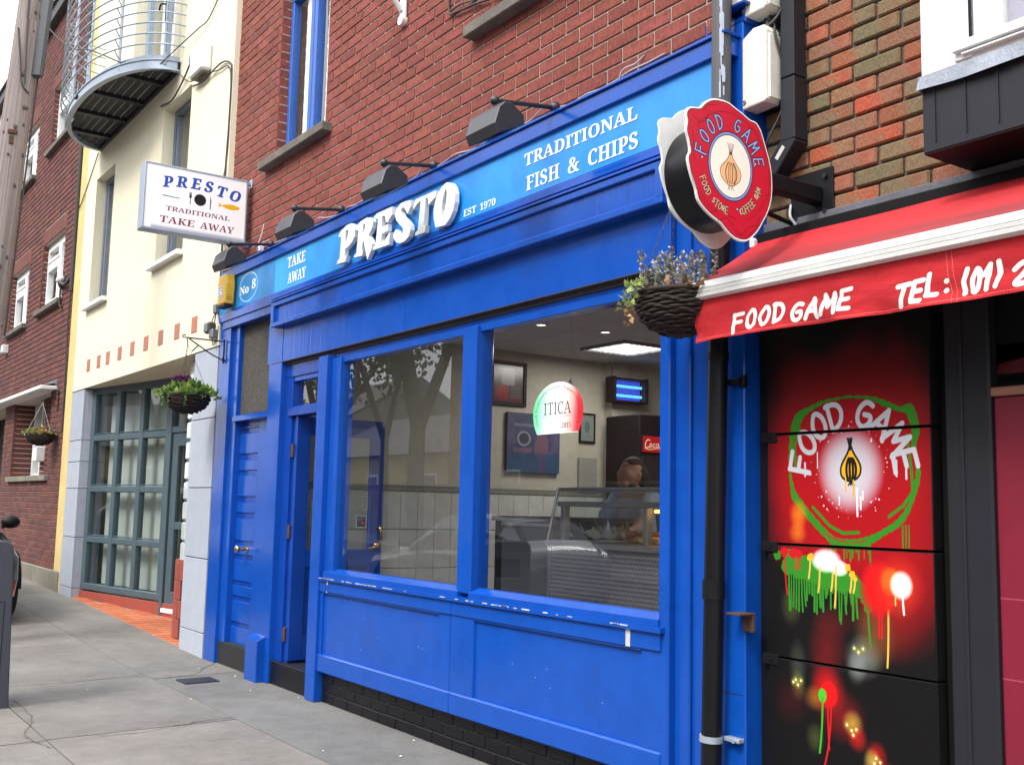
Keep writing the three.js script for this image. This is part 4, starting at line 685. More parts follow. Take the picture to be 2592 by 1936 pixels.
// round-topped sticker on the glass
{
  const z = -0.046, x0 = -4.455, x1 = -4.04, y0 = 1.708, y1 = 1.968;
  const t = thing('window_sticker', 'round-topped green white and red sticker on the right shop window', 'sticker', [-4.25, 1.8, z]);
  const W = 768, H = 640, out = [];
  const s = new THREE.Shape(), cx = (x0 + x1) / 2, w = (x1 - x0) / 2;
  const pts = []; const a0 = -0.62; for (let i = 0; i <= 40; i++) { const a = lerp(Math.PI - a0, a0, i / 40); pts.push([cx + w * Math.cos(a), 1.815 + (Math.sin(a) > 0 ? 0.153 : 0.184) * Math.sin(a)]); }
  const g = new THREE.ShapeGeometry(shapeOf(pts)).translate(0, 0, z), p = g.attributes.position, u = g.attributes.uv;
  for (let i = 0; i < p.count; i++) u.setXY(i, (p.getX(i) - x0) / (x1 - x0), (p.getY(i) - y0) / (y1 - y0));
  const tex = canvasTex(W, H, (x, w2, h) => {
    const gg = x.createLinearGradient(0, 0, w2, 60); gg.addColorStop(0, '#3fb877'); gg.addColorStop(0.12, '#7fd6a6'); gg.addColorStop(0.36, '#e2f2ea'); gg.addColorStop(0.62, '#f3efec'); gg.addColorStop(0.82, '#eda79d'); gg.addColorStop(0.93, '#d8323a'); gg.addColorStop(1, '#c51f30'); x.fillStyle = gg; x.fillRect(0, 0, w2, h);
    x.fillStyle = '#16181a'; fit(x, 'ITICA', 165, 590, 400, 148, 'normal');
    x.fillStyle = '#56606a'; fit(x, 'Serving Your Local Community Since', 165, 600, 440, 24, 'normal'); fit(x, '1885', 320, 405, 500, 40, 'normal');
    x.fillStyle = '#16181a'; fit(x, '2015', 445, 590, 575, 62, 'bold');
    const txt = 'Irish Traditional Italian Chippers Association', n = txt.length; x.fillStyle = '#14261b'; x.font = 'bold 46px serif'; x.textAlign = 'center';
    let tw = 0; const ws = [...txt].map((c) => x.measureText(c).width); const tot = ws.reduce((a, b) => a + b, 0); let acc = 0;
    for (let i = 0; i < n; i++) { const f = (acc + ws[i] / 2) / tot; acc += ws[i]; const a = lerp(Math.PI + 0.42, -0.42, f), rx = 322, ry = Math.sin(a) > 0 ? 312 : 380; x.save(); x.translate(384 + rx * Math.cos(a), 378 - ry * Math.sin(a)); x.rotate(Math.PI / 2 - a); x.fillText(txt[i], 0, 8); x.restore(); }
    x.strokeStyle = 'rgba(255,255,255,0.85)'; x.lineWidth = 10; x.beginPath(); x.moveTo(0, h - 3); x.lineTo(w2, h - 3); x.stroke();
  });
  part('print', [g], std({ map: tex, roughness: 0.35, side: THREE.DoubleSide, emissive: C(0, 0, 0) }), t);
}
// ------------------------------------------------------------------ the man serving at the counter
function blob(bones, opt, col) {
  // bones: [ax, ay, az, ra, bx, by, bz, rb]; smooth union of tapered capsules
  const lo = V(1e9, 1e9, 1e9), hi = V(-1e9, -1e9, -1e9);
  for (const b of bones) for (const k of [0, 4]) { lo.min(V(b[k] - b[k + 3], b[k + 1] - b[k + 3], b[k + 2] - b[k + 3])); hi.max(V(b[k] + b[k + 3], b[k + 1] + b[k + 3], b[k + 2] + b[k + 3])); }
  const c = lo.clone().add(hi).multiplyScalar(0.5), half = Math.max(hi.x - lo.x, hi.y - lo.y, hi.z - lo.z) / 2 + opt.cell * 4, n = Math.min(150, Math.ceil((half * 2) / opt.cell));
  const mc = new MarchingCubes(n, new THREE.MeshStandardMaterial(), false, false, 200000); mc.isolation = 0;
  const k = opt.blend ?? 0.03, f = mc.field;
  for (let z = 0, o = 0; z < n; z++) for (let y = 0; y < n; y++) for (let x = 0; x < n; x++, o++) {
    const px = c.x + ((x - n / 2) / (n / 2)) * half, py = c.y + ((y - n / 2) / (n / 2)) * half, pz = c.z + ((z - n / 2) / (n / 2)) * half;
    let d = 1e3;
    for (const b of bones) {
      const dx = b[4] - b[0], dy = b[5] - b[1], dz = b[6] - b[2], l = dx * dx + dy * dy + dz * dz || 1e-9;
      const t = clamp(((px - b[0]) * dx + (py - b[1]) * dy + (pz - b[2]) * dz) / l, 0, 1);
      const e = Math.hypot(px - b[0] - dx * t, py - b[1] - dy * t, pz - b[2] - dz * t) - (b[3] + (b[7] - b[3]) * t);
      const h = Math.max(k - Math.abs(d - e), 0) / k; d = Math.min(d, e) - h * h * k * 0.25;
    }
    f[o] = -d;
  }
  mc.update();
  const g = new THREE.BufferGeometry(), m = mc.count, P = new Float32Array(m * 3), N = new Float32Array(m * 3);
  for (let i = 0; i < m; i++) for (let a = 0; a < 3; a++) { P[i * 3 + a] = mc.positionArray[i * 3 + a] * half + [c.x, c.y, c.z][a]; N[i * 3 + a] = mc.normalArray[i * 3 + a]; }
  g.setAttribute('position', new THREE.BufferAttribute(P, 3)); g.setAttribute('normal', new THREE.BufferAttribute(N, 3));
  return remap(g);
}
{
  const X = -6.15, Z = -2.3, Y = 0.165, S = 1.0, m = thing('person', 'dark-haired man in a pale blue shirt leaning over the chip shop counter', 'person', [X, Y, Z]);
  const at = (x, y, z) => [X + x, Y + y, Z + z];
  const bn = (a, ra, b, rb) => [...at(...a), ra, ...at(...b), rb];
  const skin = std({ color: C(0.36, 0.19, 0.13), roughness: 0.6 }), hairM = std({ color: C(0.02, 0.014, 0.011), roughness: 0.8 }), shirt = std({ color: C(0.30, 0.36, 0.45), map: gr(3), roughness: 0.85 }), trousers = std({ color: C(0.02, 0.02, 0.028), roughness: 0.9 });
  // he leans slightly forward (towards the street), looking down at what his hands hold
  const neck = [0.0, 1.30, 0.06], sL = [-0.19, 1.26, 0.05], sR = [0.19, 1.26, 0.05], eL = [-0.22, 1.03, 0.22], eR = [0.25, 1.04, 0.22], wL = [0.16, 1.0, 0.50], wR = [0.42, 1.0, 0.50];
  const head = [...[[0, 1.425, 0.10, 0.088, 0, 1.47, 0.075, 0.092], [0, 1.36, 0.135, 0.05, 0, 1.42, 0.125, 0.072], [0, 1.405, 0.195, 0.014, 0, 1.435, 0.182, 0.011], [-0.03, 1.372, 0.17, 0.018, 0.03, 1.372, 0.17, 0.018], [-0.088, 1.40, 0.085, 0.012, -0.09, 1.435, 0.078, 0.016], [0.088, 1.40, 0.085, 0.012, 0.09, 1.435, 0.078, 0.016], [-0.045, 1.452, 0.158, 0.014, 0.045, 1.452, 0.158, 0.014], [0, 1.25, 0.04, 0.058, 0, 1.36, 0.07, 0.056]]].map((q) => [X + q[0], Y + q[1], Z + q[2], q[3], X + q[4], Y + q[5], Z + q[6], q[7]]);
  const arms = [bn(sL, 0.05, eL, 0.042), bn(sR, 0.05, eR, 0.042), bn(eL, 0.043, wL, 0.027), bn(eR, 0.043, wR, 0.027)];
  const torsoSkin = [bn([0, 1.18, 0.03], 0.1, neck, 0.055), bn([-0.12, 1.22, 0.04], 0.06, [0.12, 1.22, 0.04], 0.06), bn([0, 0.95, 0], 0.12, [0, 1.18, 0.03], 0.12), bn(sL, 0.05, neck, 0.05), bn(sR, 0.05, neck, 0.05), bn([-0.09, 0.86, 0], 0.08, [-0.1, 0.46, 0.02], 0.055), bn([0.09, 0.86, 0], 0.08, [0.1, 0.46, 0.02], 0.055), bn([-0.1, 0.46, 0.02], 0.055, [-0.1, 0.08, 0], 0.04), bn([0.1, 0.46, 0.02], 0.055, [0.1, 0.08, 0], 0.04)];
  const hand = (w, s) => {
    const q = []; const [hx, hy, hz] = w, P0 = (x, y, z, r, x2, y2, z2, r2) => q.push(bn([hx + x, hy + y, hz + z], r, [hx + x2, hy + y2, hz + z2], r2));
    P0(0, 0, 0, 0.024, 0, -0.01, 0.05, 0.024); P0(-0.02, -0.006, 0.03, 0.016, 0.02, -0.006, 0.03, 0.016);
    for (let i = 0; i < 4; i++) { const x = (i - 1.5) * 0.019, l = [0.03, 0.036, 0.034, 0.026][i]; P0(x, -0.01, 0.062, 0.0095, x * 1.1, -0.02, 0.062 + l, 0.0088); P0(x * 1.1, -0.02, 0.062 + l, 0.0088, x * 1.1, -0.045, 0.07 + l, 0.0078); }
    P0(-s * 0.022, -0.004, 0.02, 0.012, -s * 0.046, -0.016, 0.05, 0.0105); P0(-s * 0.046, -0.016, 0.05, 0.0105, -s * 0.04, -0.036, 0.075, 0.009);
    return blob(q, { cell: 0.0045, blend: 0.008 });
  };
  part('body', [blob([...torsoSkin, ...arms], { cell: 0.014, blend: 0.05 }), blob(head, { cell: 0.0055, blend: 0.022 }), hand(wL, -1), hand(wR, 1)], skin, m);
  part('shirt', [blob([bn([0, 0.92, 0], 0.145, [0, 1.17, 0.03], 0.14), bn([-0.13, 1.2, 0.04], 0.075, [0.13, 1.2, 0.04], 0.075), bn(sL, 0.068, [-0.205, 1.13, 0.15], 0.064), bn(sR, 0.068, [0.22, 1.13, 0.15], 0.064), bn([-0.06, 1.26, 0.03], 0.05, [0.06, 1.26, 0.03], 0.05)], { cell: 0.013, blend: 0.05 })], shirt, m);
  part('collar', [blob([bn([-0.05, 1.285, 0.0], 0.022, [-0.04, 1.25, 0.11], 0.016), bn([0.05, 1.285, 0.0], 0.022, [0.04, 1.25, 0.11], 0.016), bn([-0.05, 1.285, 0.0], 0.022, [0.05, 1.285, 0.0], 0.022)], { cell: 0.007, blend: 0.02 })], std({ color: C(0.02, 0.025, 0.045), roughness: 0.9 }), m);
  part('trousers', [blob([bn([-0.09, 0.88, 0], 0.1, [-0.1, 0.46, 0.02], 0.072), bn([0.09, 0.88, 0], 0.1, [0.1, 0.46, 0.02], 0.072), bn([-0.1, 0.46, 0.02], 0.072, [-0.1, 0.06, 0], 0.055), bn([0.1, 0.46, 0.02], 0.072, [0.1, 0.06, 0], 0.055)], { cell: 0.015, blend: 0.03 })], trousers, m);
  part('shoe', [blob([bn([-0.1, 0.035, -0.02], 0.042, [-0.11, 0.03, 0.15], 0.036)], { cell: 0.012 })], M.black, m); part('shoe', [blob([bn([0.1, 0.035, -0.02], 0.042, [0.11, 0.03, 0.15], 0.036)], { cell: 0.012 })], M.black, m);
  part('hair', [blob([[0, 1.47, 0.055, 0.093, 0, 1.495, 0.06, 0.084], [-0.03, 1.505, 0.10, 0.04, 0.03, 1.505, 0.10, 0.04], [-0.03, 1.42, 0.02, 0.075, 0.03, 1.42, 0.02, 0.075]].map((q) => [X + q[0], Y + q[1], Z + q[2], q[3], X + q[4], Y + q[5], Z + q[6], q[7]]), { cell: 0.007, blend: 0.03 })], hairM, m);
  part('beard', [blob([[-0.045, 1.35, 0.12, 0.032, 0.045, 1.35, 0.12, 0.032], [0, 1.335, 0.15, 0.034, 0, 1.345, 0.15, 0.034]].map((q) => [X + q[0], Y + q[1], Z + q[2], q[3], X + q[4], Y + q[5], Z + q[6], q[7]]), { cell: 0.006, blend: 0.02 })], hairM, m);
  for (const s of [-1, 1]) part('eye', [ball(X + s * 0.032, Y + 1.436, Z + 0.162, 0.011, 8, 6)], std({ color: C(0.3, 0.28, 0.27), roughness: 0.3 }), m);
}
// ------------------------------------------------------------------ cream rendered building
{
  const b = thing('cream_building', 'cream rendered building with a curved steel balcony and grey stone ground floor piers', 'building', [-12, 0, 0]);
  const w1 = [-14.008, -13.127, 3.745, 5.40], w2 = [-11.224, -10.311, 3.785, 5.49], dr = [-12.62, -11.05, 5.86, 8.1];
  part('wall', [wall(-14.54, -9.128, 2.70, 9.6, -0.35, 0, [w1, w2, dr]), box(-14.5, -9.2, 2.701, 3.0, -2.2, -0.351)], M.cream, b);
  part('corner_strip', [cham(-14.93, -14.541, 0.14, 9.6, -0.35, -0.004, 0.006)], M.creamDeep, b);
  part('shell', [box(-14.9, -14.5, 0, 9.6, -6, -0.36), box(-9.6, -9.30, 0, 9.6, -6, -0.36), box(-14.9, -9.3, 0, 9.6, -6.2, -6), box(-14.9, -9.3, 9.5, 9.65, -6, -0.1), box(-14.5, -9.6, 2.9, 3.1, -6, -2.2)], M.cream, b);
  for (const [a, c, d, e] of [w1, w2]) {
    const zf = -0.115, w = part('window', [box(a, c, d, e, -0.34, -0.33)], M.darkRoom, b);
    part('frame', [cham(a, a + 0.06, d, e, -0.19, zf), cham(c - 0.06, c, d, e, -0.19, zf), cham(a + 0.06, c - 0.06, e - 0.06, e, -0.19, zf), cham(a + 0.06, c - 0.06, d, d + 0.06, -0.19, zf), cham(a + 0.075, a + 0.12, d + 0.07, e - 0.07, -0.18, zf - 0.01), cham(c - 0.12, c - 0.075, d + 0.07, e - 0.07, -0.18, zf - 0.01)], std({ color: C(0.16, 0.19, 0.24), map: gr(2), roughness: 0.5 }), w);
    part('pane', [quadGeo(V(a, d, -0.15), V(c, d, -0.15), V(c, e, -0.15), V(a, e, -0.15))], M.glass, w);
    part('curtain', [box(a + 0.1, c - 0.1, d, e, -0.25, -0.245)], M.blindSlat, w);
    part('sill', [cham(a - 0.09, c + 0.03, d - 0.052, d, -0.12, 0.07, 0.004)], M.pvc, w);
  }
  {
    const [a, c, d, e] = dr, w = part('balcony_door', [box(a, c, d, e, -0.4, -0.39)], M.darkRoom, b), zf = -0.13;
    part('frame', [cham(a, a + 0.08, d, e, -0.2, zf), cham(c - 0.08, c, d, e, -0.2, zf), cham(a + 0.74, a + 0.84, d, e, -0.2, zf), cham(a, c, d, d + 0.07, -0.2, zf - 0.002), cham(a, c, e - 0.07, e, -0.2, zf - 0.002)], std({ color: C(0.30, 0.37, 0.46), map: gr(2), roughness: 0.5 }), w);
    part('pane', [quadGeo(V(a, d, -0.16), V(c, d, -0.16), V(c, e, -0.16), V(a, e, -0.16))], M.glass, w);
    part('curtain', [box(a + 0.05, c - 0.05, d, e, -0.3, -0.29)], M.blind, w);
    part('handle', [rod([a + 0.80, 6.95, zf], [a + 0.80, 6.95, zf + 0.04], 0.01), tube([[a + 0.80, 6.95, zf + 0.045], [a + 0.72, 6.97, zf + 0.05], [a + 0.67, 6.92, zf + 0.05]], 0.011, 10), rod([a + 0.80, 6.75, zf + 0.01], [a + 0.80, 7.05, zf + 0.01], 0.012)], M.slateMetal, w);
  }
  // square red inserts
  const xs = [-13.86, -13.372, -12.956, -12.448, -11.944, -11.44, -10.926, -10.405, -9.893];
  xs.forEach((x, i) => part('tile', [cham(x, x + 0.155, 2.898, 3.052, -0.03, 0.006, 0.004)], std({ color: C(0.42 + (i % 3) * 0.03, 0.17, 0.115), map: gr(4), roughness: 0.7 }), b));
  // grey stone piers, tile on tile
  const r = rng(14);
  const pier = (x0, x1, ys, left) => {
    const p = part('pier', [box(x0 + 0.01, x1 - 0.01, 0, 2.695, -0.3, -0.02)], M.grout, b);
    for (let i = 0; i < ys.length - 1; i++) {
      part('stone_tile', [cham(x0, x1, ys[i] + 0.004, ys[i + 1] - 0.004, -0.03, 0, 0.003)], M.granite[Math.floor(r() * 3)], p);
      part('stone_tile', [cham(x1 - 0.03, x1 + 0.001, ys[i] + 0.004, ys[i + 1] - 0.004, -0.3, -0.031, 0.003)], M.granite[Math.floor(r() * 3)], p);
    }
  };
  pier(-14.536, -13.91, [0.08, 0.245, 0.858, 1.458, 1.79, 2.057, 2.694]); pier(-9.74, -9.128, [-0.02, 0.206, 0.835, 1.451, 2.066, 2.694]);
  part('pier_cap', [cham(-14.54, -13.9, 2.690, 2.7, -0.3, 0.004, 0.001), cham(-9.745, -9.125, 2.690, 2.7, -0.3, 0.004, 0.001)], M.slateMetal, b);
  // glazed screen set back on a slant
  const th = 0.1886, loc = (g) => g.rotateY(th).translate(-13.9, 0, -0.12), L = (u0, u1, y0, y1, w0, w1, c = 0.004) => loc(cham(u0, u1, y0, y1, w0, w1, c));
  const g0 = 0.24, g1 = 2.69;
  const sc = part('glazed_screen', [L(-0.02, 3.5, 0.05, g0 - 0.02, -0.1, 0.02)], M.tileRed, b);
  const bars = []; for (const u of [0.05, 0.713, 1.324, 1.955]) bars.push(L(u - 0.045, u + 0.045, g0, g1, -0.06, 0.02, 0.008));
  for (const y of [2.085, 1.46, 0.85]) bars.push(L(0, 2.0, y - 0.045, y + 0.03, -0.06, 0.012, 0.008), L(0, 2.0, y + 0.038, y + 0.05, -0.06, 0.004, 0.003));
  bars.push(L(0, 3.4, g1 - 0.07, g1 + 0.01, -0.06, 0.022), L(0, 2.0, g0, g0 + 0.075, -0.06, 0.024, 0.006), L(2.0, 2.06, 0.1, g1, -0.06, 0.03), L(2.06, 3.4, 2.08, 2.15, -0.06, 0.02));
  part('frame', bars, M.steelBlue, sc);
  part('pane', [loc(quadGeo(V(0, g0, -0.02), V(2.0, g0, -0.02), V(2.0, g1, -0.02), V(0, g1, -0.02)))], M.glassTint, sc);
  part('pane', [loc(quadGeo(V(2.05, 2.1, -0.02), V(3.4, 2.1, -0.02), V(3.4, g1, -0.02), V(2.05, g1, -0.02)))], M.glassTint, sc);
  for (let i = 0; i < 31; i++) { const u = 0.14 + i * 0.06, rot = (r() - 0.5) * 0.5, g = cham(-0.024, 0.024, 0.30, 2.62, -0.001, 0.001, 0.0004).rotateY(0.35 + rot * 0.5); part('slat', [loc(g.translate(u, 0, -0.2))], M.blindSlat, sc); }
  part('room', [loc(box(-0.3, 3.6, 0, 2.8, -1.6, -1.55))], M.darkRoom, sc);
  const door = part('door', [L(2.08, 2.2, 0.17, 2.07, -0.05, 0.008), L(2.86, 2.98, 0.17, 2.07, -0.05, 0.008), L(2.2, 2.86, 1.93, 2.07, -0.05, 0.006), L(2.2, 2.86, 0.17, 0.35, -0.05, 0.006), L(2.2, 2.86, 1.02, 1.1, -0.05, 0.004)], M.steelBlue, b);
  part('pane', [loc(quadGeo(V(2.18, 0.3, -0.02), V(2.88, 0.3, -0.02), V(2.88, 1.95, -0.02), V(2.18, 1.95, -0.02)))], M.glassTint, door);
  part('threshold', [L(2.04, 3.2, 0.12, 0.17, -0.1, 0.03)], M.pvc, b);
  // rounded corner of glass blocks over a tiled base
  const cx = -10.2, cz = -0.5, cyl = (rr, y0, y1, a0, a1, n) => { const g = new THREE.CylinderGeometry(rr, rr, y1 - y0, n, 1, true, a0, a1 - a0); return remap(g.translate(cx, (y0 + y1) / 2, cz)); };
  const gb = part('glass_block_wall', [cyl(0.34, 0.1, 2.69, 0, 6.283, 40)], M.steelDull, b), gm = phy({ color: C(0.52, 0.57, 0.56), roughness: 0.12, ior: 1.5, clearcoat: 0.6 });
  for (let j = 0; j < 10; j++) for (let i = 0; i < 9; i++) { const a = Math.PI * 1.05 + i * 0.36; const g = cham(-0.085, 0.085, 0.76 + j * 0.193, 0.94 + j * 0.193, -0.02, 0.018, 0.02); part('glass_block', [g.translate(0, 0, 0.345).rotateY(a).translate(cx, 0, cz)], gm, gb); }
  const tb = part('tiled_base', [cyl(0.39, 0, 0.75, 0, 6.283, 40)], M.grout, b);
  for (let j = 0; j < 4; j++) for (let i = 0; i < 14; i++) { const a = Math.PI * 1.02 + i * 0.245 + (j % 2) * 0.12; const g = cham(-0.045, 0.045, 0.055 + j * 0.176, 0.225 + j * 0.176, -0.01, 0.008, 0.004); part('tile', [g.translate(0, 0, 0.397).rotateY(a).translate(cx, 0, cz)], M.tileRed, tb); }
  part('tiled_base_cap', [new THREE.CylinderGeometry(0.405, 0.405, 0.025, 40).translate(cx, 0.765, cz)], M.tileRed, b);
  // terracotta floor of the recess
  const fl = [[], [], []], t = 0.145;
  for (let x = -13.95; x < -9.7; x += t) for (let z = -0.01; z > -1.2; z -= t) { const zl = -0.12 - (x + 13.9) * 0.191; if (z - t * 0.5 < zl + 0.0) continue; const y = ground(x, 0) + 0.012; fl[Math.floor(r() * 3)].push(cham(x + 0.003, x + t - 0.003, y - 0.03, y, z - t + 0.003, z - 0.003, 0.002)); }
  fl.forEach((l, i) => part('floor_tiles', l, M.tileOrange[i], b, null, 'stuff'));
  part('floor_bed', [(() => { const g = slab(-13.95, -9.75, -1.3, -0.002, 0.004); return g; })()], M.grout, b);

}
{
  // the balcony is bolted to the wall: its own thing
  const b = thing('balcony', 'curved galvanised steel balcony with dark plank floor on the cream wall', 'balcony', [-12.3, 5.76, 0]);
  const half = 1.59, dep = 0.66, cx = -12.32, arc = (t, o = 0) => { const a = Math.PI * t, c = Math.cos(a), s = Math.sin(a); return [cx + (half + o) * Math.sign(c) * Math.pow(Math.abs(c), 0.9), Math.pow(s, 0.95) * (dep + o)]; };
  const strip = (y0, y1, o0, th) => { const tr = [], n = 48; for (let i = 0; i < n; i++) { const A = arc(i / n, o0), B = arc((i + 1) / n, o0), A2 = arc(i / n, o0 - th), B2 = arc((i + 1) / n, o0 - th); const v = (p, y) => V(p[0], y, p[1]); const q = (a, c, d, e) => tr.push([a, c, d], [a, d, e]); q(v(A, y0), v(A, y1), v(B, y1), v(B, y0)); q(v(A2, y0), v(B2, y0), v(B2, y1), v(A2, y1)); q(v(A, y1), v(A2, y1), v(B2, y1), v(B, y1)); q(v(A, y0), v(B, y0), v(B2, y0), v(A2, y0)); } return flat(tr); };
  part('fascia', [strip(5.765, 5.85, 0, 0.012), strip(5.85, 5.862, 0.012, 0.05), strip(5.752, 5.766, 0.012, 0.06), strip(5.835, 5.93, -0.055, 0.01)], M.galv, b);
  for (let z = 0.03, i = 0; z < dep - 0.02; z += 0.083, i++) { const sn = Math.min(1, Math.pow((z + 0.075) / dep, 1 / 0.95)), k = Math.max(0.05, half * Math.pow(1 - sn * sn, 0.45) - 0.04); part('plank', [cham(cx - k, cx + k, 5.80, 5.825, z, z + 0.071, 0.003)], M.darkPlank, b); }
  for (const x of [-13.35, -12.65, -11.95, -11.25]) { const k = dep * Math.pow(Math.max(0, 1 - Math.pow(Math.abs(x - cx) / half, 2)), 0.5); part('bearer', [cham(x - 0.04, x + 0.04, 5.755, 5.80, 0.005, k - 0.02, 0.003)], M.slateMetal, b); }
  part('wall_angle', [cham(cx - half, cx + half, 5.755, 5.86, 0.002, 0.035, 0.003)], M.slateMetal, b);
  for (const t of [0.07, 0.27, 0.43, 0.56, 0.72, 0.88]) { const p = arc(t, -0.015), q = arc(t, 0.085); part('post', [cham(p[0] - 0.03, p[0] + 0.03, 5.80, 7.15, p[1] - 0.006, p[1] + 0.012, 0.003)], M.galv, b); const br = []; for (let k = 0; k < 11; k++) br.push(tube([[p[0], 5.93 + k * 0.115, p[1]], [(p[0] + q[0]) / 2, 5.945 + k * 0.115, (p[1] + q[1]) / 2], [q[0], 5.99 + k * 0.115, q[1]]], 0.006, 4, 5)); part('bracket', br, M.galv, b); }
  for (let k = 0; k < 11; k++) { const pts = []; for (let i = 0; i <= 28; i++) { const p = arc(lerp(0.0, 1.0, i / 28), 0.085); pts.push([p[0], 5.99 + k * 0.115, p[1]]); } part('rail', [tube(pts, 0.0085, 60, 6)], M.galv, b); }
  for (let k = 0; k < 7; k++) { const p = arc(0.80 + k * 0.026, 0.085), q = arc(0.76 + k * 0.022, 0.0); part('rod', [tube([[p[0], 6.55, p[1]], [p[0], 6.1, p[1] + 0.02], [q[0], 5.86, q[1]]], 0.006, 12, 5)], M.galv, b); }
}
// ------------------------------------------------------------------ tall brick building at the far end
{
  const b = thing('brick_building', 'dark red brick building with white windows at the left beyond the cream one', 'building', [-18, 0, 0]);
  const wins = [[-17.12, -15.73, 6.60, 7.60], [-19.66, -18.16, 6.49, 7.47], [-17.08, -15.64, 4.10, 5.115], [-19.5, -18.06, 4.055, 5.04]];
  const porch = [-18.4, -15.76, 1.64, 2.79], porch2 = [-23, -19.2, 1.64, 2.79];
  const holes = [...wins, porch, porch2];
  part('wall', [wall(-36, -14.931, 0.0, 9.0, -0.45, -0.012, holes)], M.mortarFar, b);
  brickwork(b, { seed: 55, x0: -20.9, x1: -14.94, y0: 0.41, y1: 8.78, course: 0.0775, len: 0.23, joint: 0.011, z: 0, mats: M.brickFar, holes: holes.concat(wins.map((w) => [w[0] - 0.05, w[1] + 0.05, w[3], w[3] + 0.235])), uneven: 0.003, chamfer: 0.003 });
  for (const w of wins) soldiers(b, w[0] - 0.05, w[1] + 0.05, w[3] + 0.004, 0, [M.brickFar[0], M.brickFar[2]], Math.round(w[0] * 10));
  for (const [a, c, d, e] of [...wins, porch]) { const l = [], r = rng(3); for (let y = d; y < e; y += 0.0775) l.push(tint(cham(a - 0.05, a + 0.002, y + 0.005, y + 0.0725, a < -18.3 && d < 2 ? -0.3 : -0.14, -0.001, 0.003), M.brickFar[Math.floor(r() * 4)].color)); part('reveal', l, M.brickRedAll, b, null, 'stuff'); }
  part('eaves', [cham(-36, -14.9, 8.74, 8.93, -0.1, 0.10, 0.01), cham(-36, -14.88, 8.93, 8.97, -0.2, 0.14, 0.01)], std({ color: C(0.09, 0.085, 0.09), map: gr(1), roughness: 0.8 }), b);
  part('roof', [quadGeo(V(-36, 8.96, 0.1), V(-14.9, 8.96, 0.1), V(-14.9, 10.4, -4), V(-36, 10.4, -4)), box(-36, -14.95, 0, 8.9, -6, -0.5)], M.slateMetal, b);
  part('plinth', [cham(-36, -14.6, -0.1, 0.405, -0.2, 0.022, 0.012)], M.plinthStone, b);
  for (const [a, c, d, e] of wins) {
    const zf = -0.075, mid = a + (c - a) * 0.6, ty = d + (e - d) * 0.68, w = part('window', [box(a, c, d, e, -0.4, -0.39)], M.darkRoom, b);
    const F = (x0, x1, y0, y1, s) => [cham(x0, x0 + s, y0, y1, -0.16, zf), cham(x1 - s, x1, y0, y1, -0.16, zf), cham(x0 + s, x1 - s, y1 - s, y1, -0.16, zf), cham(x0 + s, x1 - s, y0, y0 + s, -0.16, zf)];
    part('frame', [...F(a, c, d, e, 0.06), cham(mid - 0.035, mid + 0.035, d, e, -0.16, zf + 0.003), cham(a, mid, ty - 0.035, ty + 0.035, -0.16, zf + 0.002)], M.pvc, w);
    part('casement', [...F(a + 0.07, mid - 0.04, d + 0.07, ty - 0.04, 0.06), ...F(a + 0.07, mid - 0.04, ty + 0.04, e - 0.07, 0.05), ...F(mid + 0.04, c - 0.07, d + 0.07, e - 0.07, 0.06)].map((g) => g.translate(0, 0, 0.012)), M.pvc, w);
    part('pane', [quadGeo(V(a, d, -0.11), V(c, d, -0.11), V(c, e, -0.11), V(a, e, -0.11))], M.glass, w);
    part('net_curtain', [box(a + 0.3, c - 0.05, d, e, -0.2, -0.195)], M.blind, w);
    part('sill', [cham(a - 0.1, c + 0.06, d - 0.075, d + 0.0, -0.1, 0.07, 0.008)], M.sillStone, w);
  }
  part('concrete_canopy', [cham(-24, -15.47, 2.80, 2.855, -0.1, 0.22, 0.008)], M.whitePaint, b); part('canopy_roof', [cham(-24, -15.46, 2.856, 2.945, -0.05, 0.02, 0.01), flat([[V(-24, 2.856, 0.2), V(-15.5, 2.856, 0.2), V(-15.5, 2.90, 0.0)], [V(-24, 2.856, 0.2), V(-15.5, 2.90, 0.0), V(-24, 2.90, 0.0)]])], M.leadDull, b);
  const pw = part('porch_window', [box(porch[0], porch[1], porch[2], porch[3], -0.44, -0.43)], M.darkRoom, b);
  const pf = (x0, x1) => [cham(x0, x0 + 0.05, 1.66, 2.79, -0.4, -0.29), cham(x1 - 0.05, x1, 1.66, 2.79, -0.4, -0.29), cham(x0, x1, 1.66, 1.71, -0.4, -0.292), cham(x0, x1, 2.3, 2.35, -0.4, -0.291), cham((x0 + x1) / 2 - 0.03, (x0 + x1) / 2 + 0.03, 1.66, 2.79, -0.4, -0.288)];
  part('frame', pf(-18.35, -17.2).concat(pf(-16.25, -15.76)), M.pvc, pw);
  part('pane', [quadGeo(V(-18.4, 1.66, -0.34), V(-15.76, 1.66, -0.34), V(-15.76, 2.79, -0.34), V(-18.4, 2.79, -0.34))], M.glass, pw);
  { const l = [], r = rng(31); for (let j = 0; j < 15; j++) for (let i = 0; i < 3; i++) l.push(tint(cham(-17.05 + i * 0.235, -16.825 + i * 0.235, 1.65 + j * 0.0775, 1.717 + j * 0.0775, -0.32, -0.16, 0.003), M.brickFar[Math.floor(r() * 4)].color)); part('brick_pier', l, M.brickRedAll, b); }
  for (const [a, c] of [[-18.5, -16.95], [-16.9, -15.66], [-23, -19.2]]) part('sill', [cham(a, c, 1.565, 1.645, -0.3, 0.05, 0.008)], M.plinthStone, b);
  const bx1 = thing('wall_box', 'small white box fixed to the far brick wall between windows and canopy', 'junction box', [-19.5, 3.8, 0]);
  part('case', [cham(-19.6, -19.4, 3.73, 3.87, -0.01, 0.09, 0.01)], M.pvc, bx1); part('cover', [cham(-19.58, -19.42, 3.745, 3.855, 0.088, 0.096, 0.006)], M.pvc, bx1);
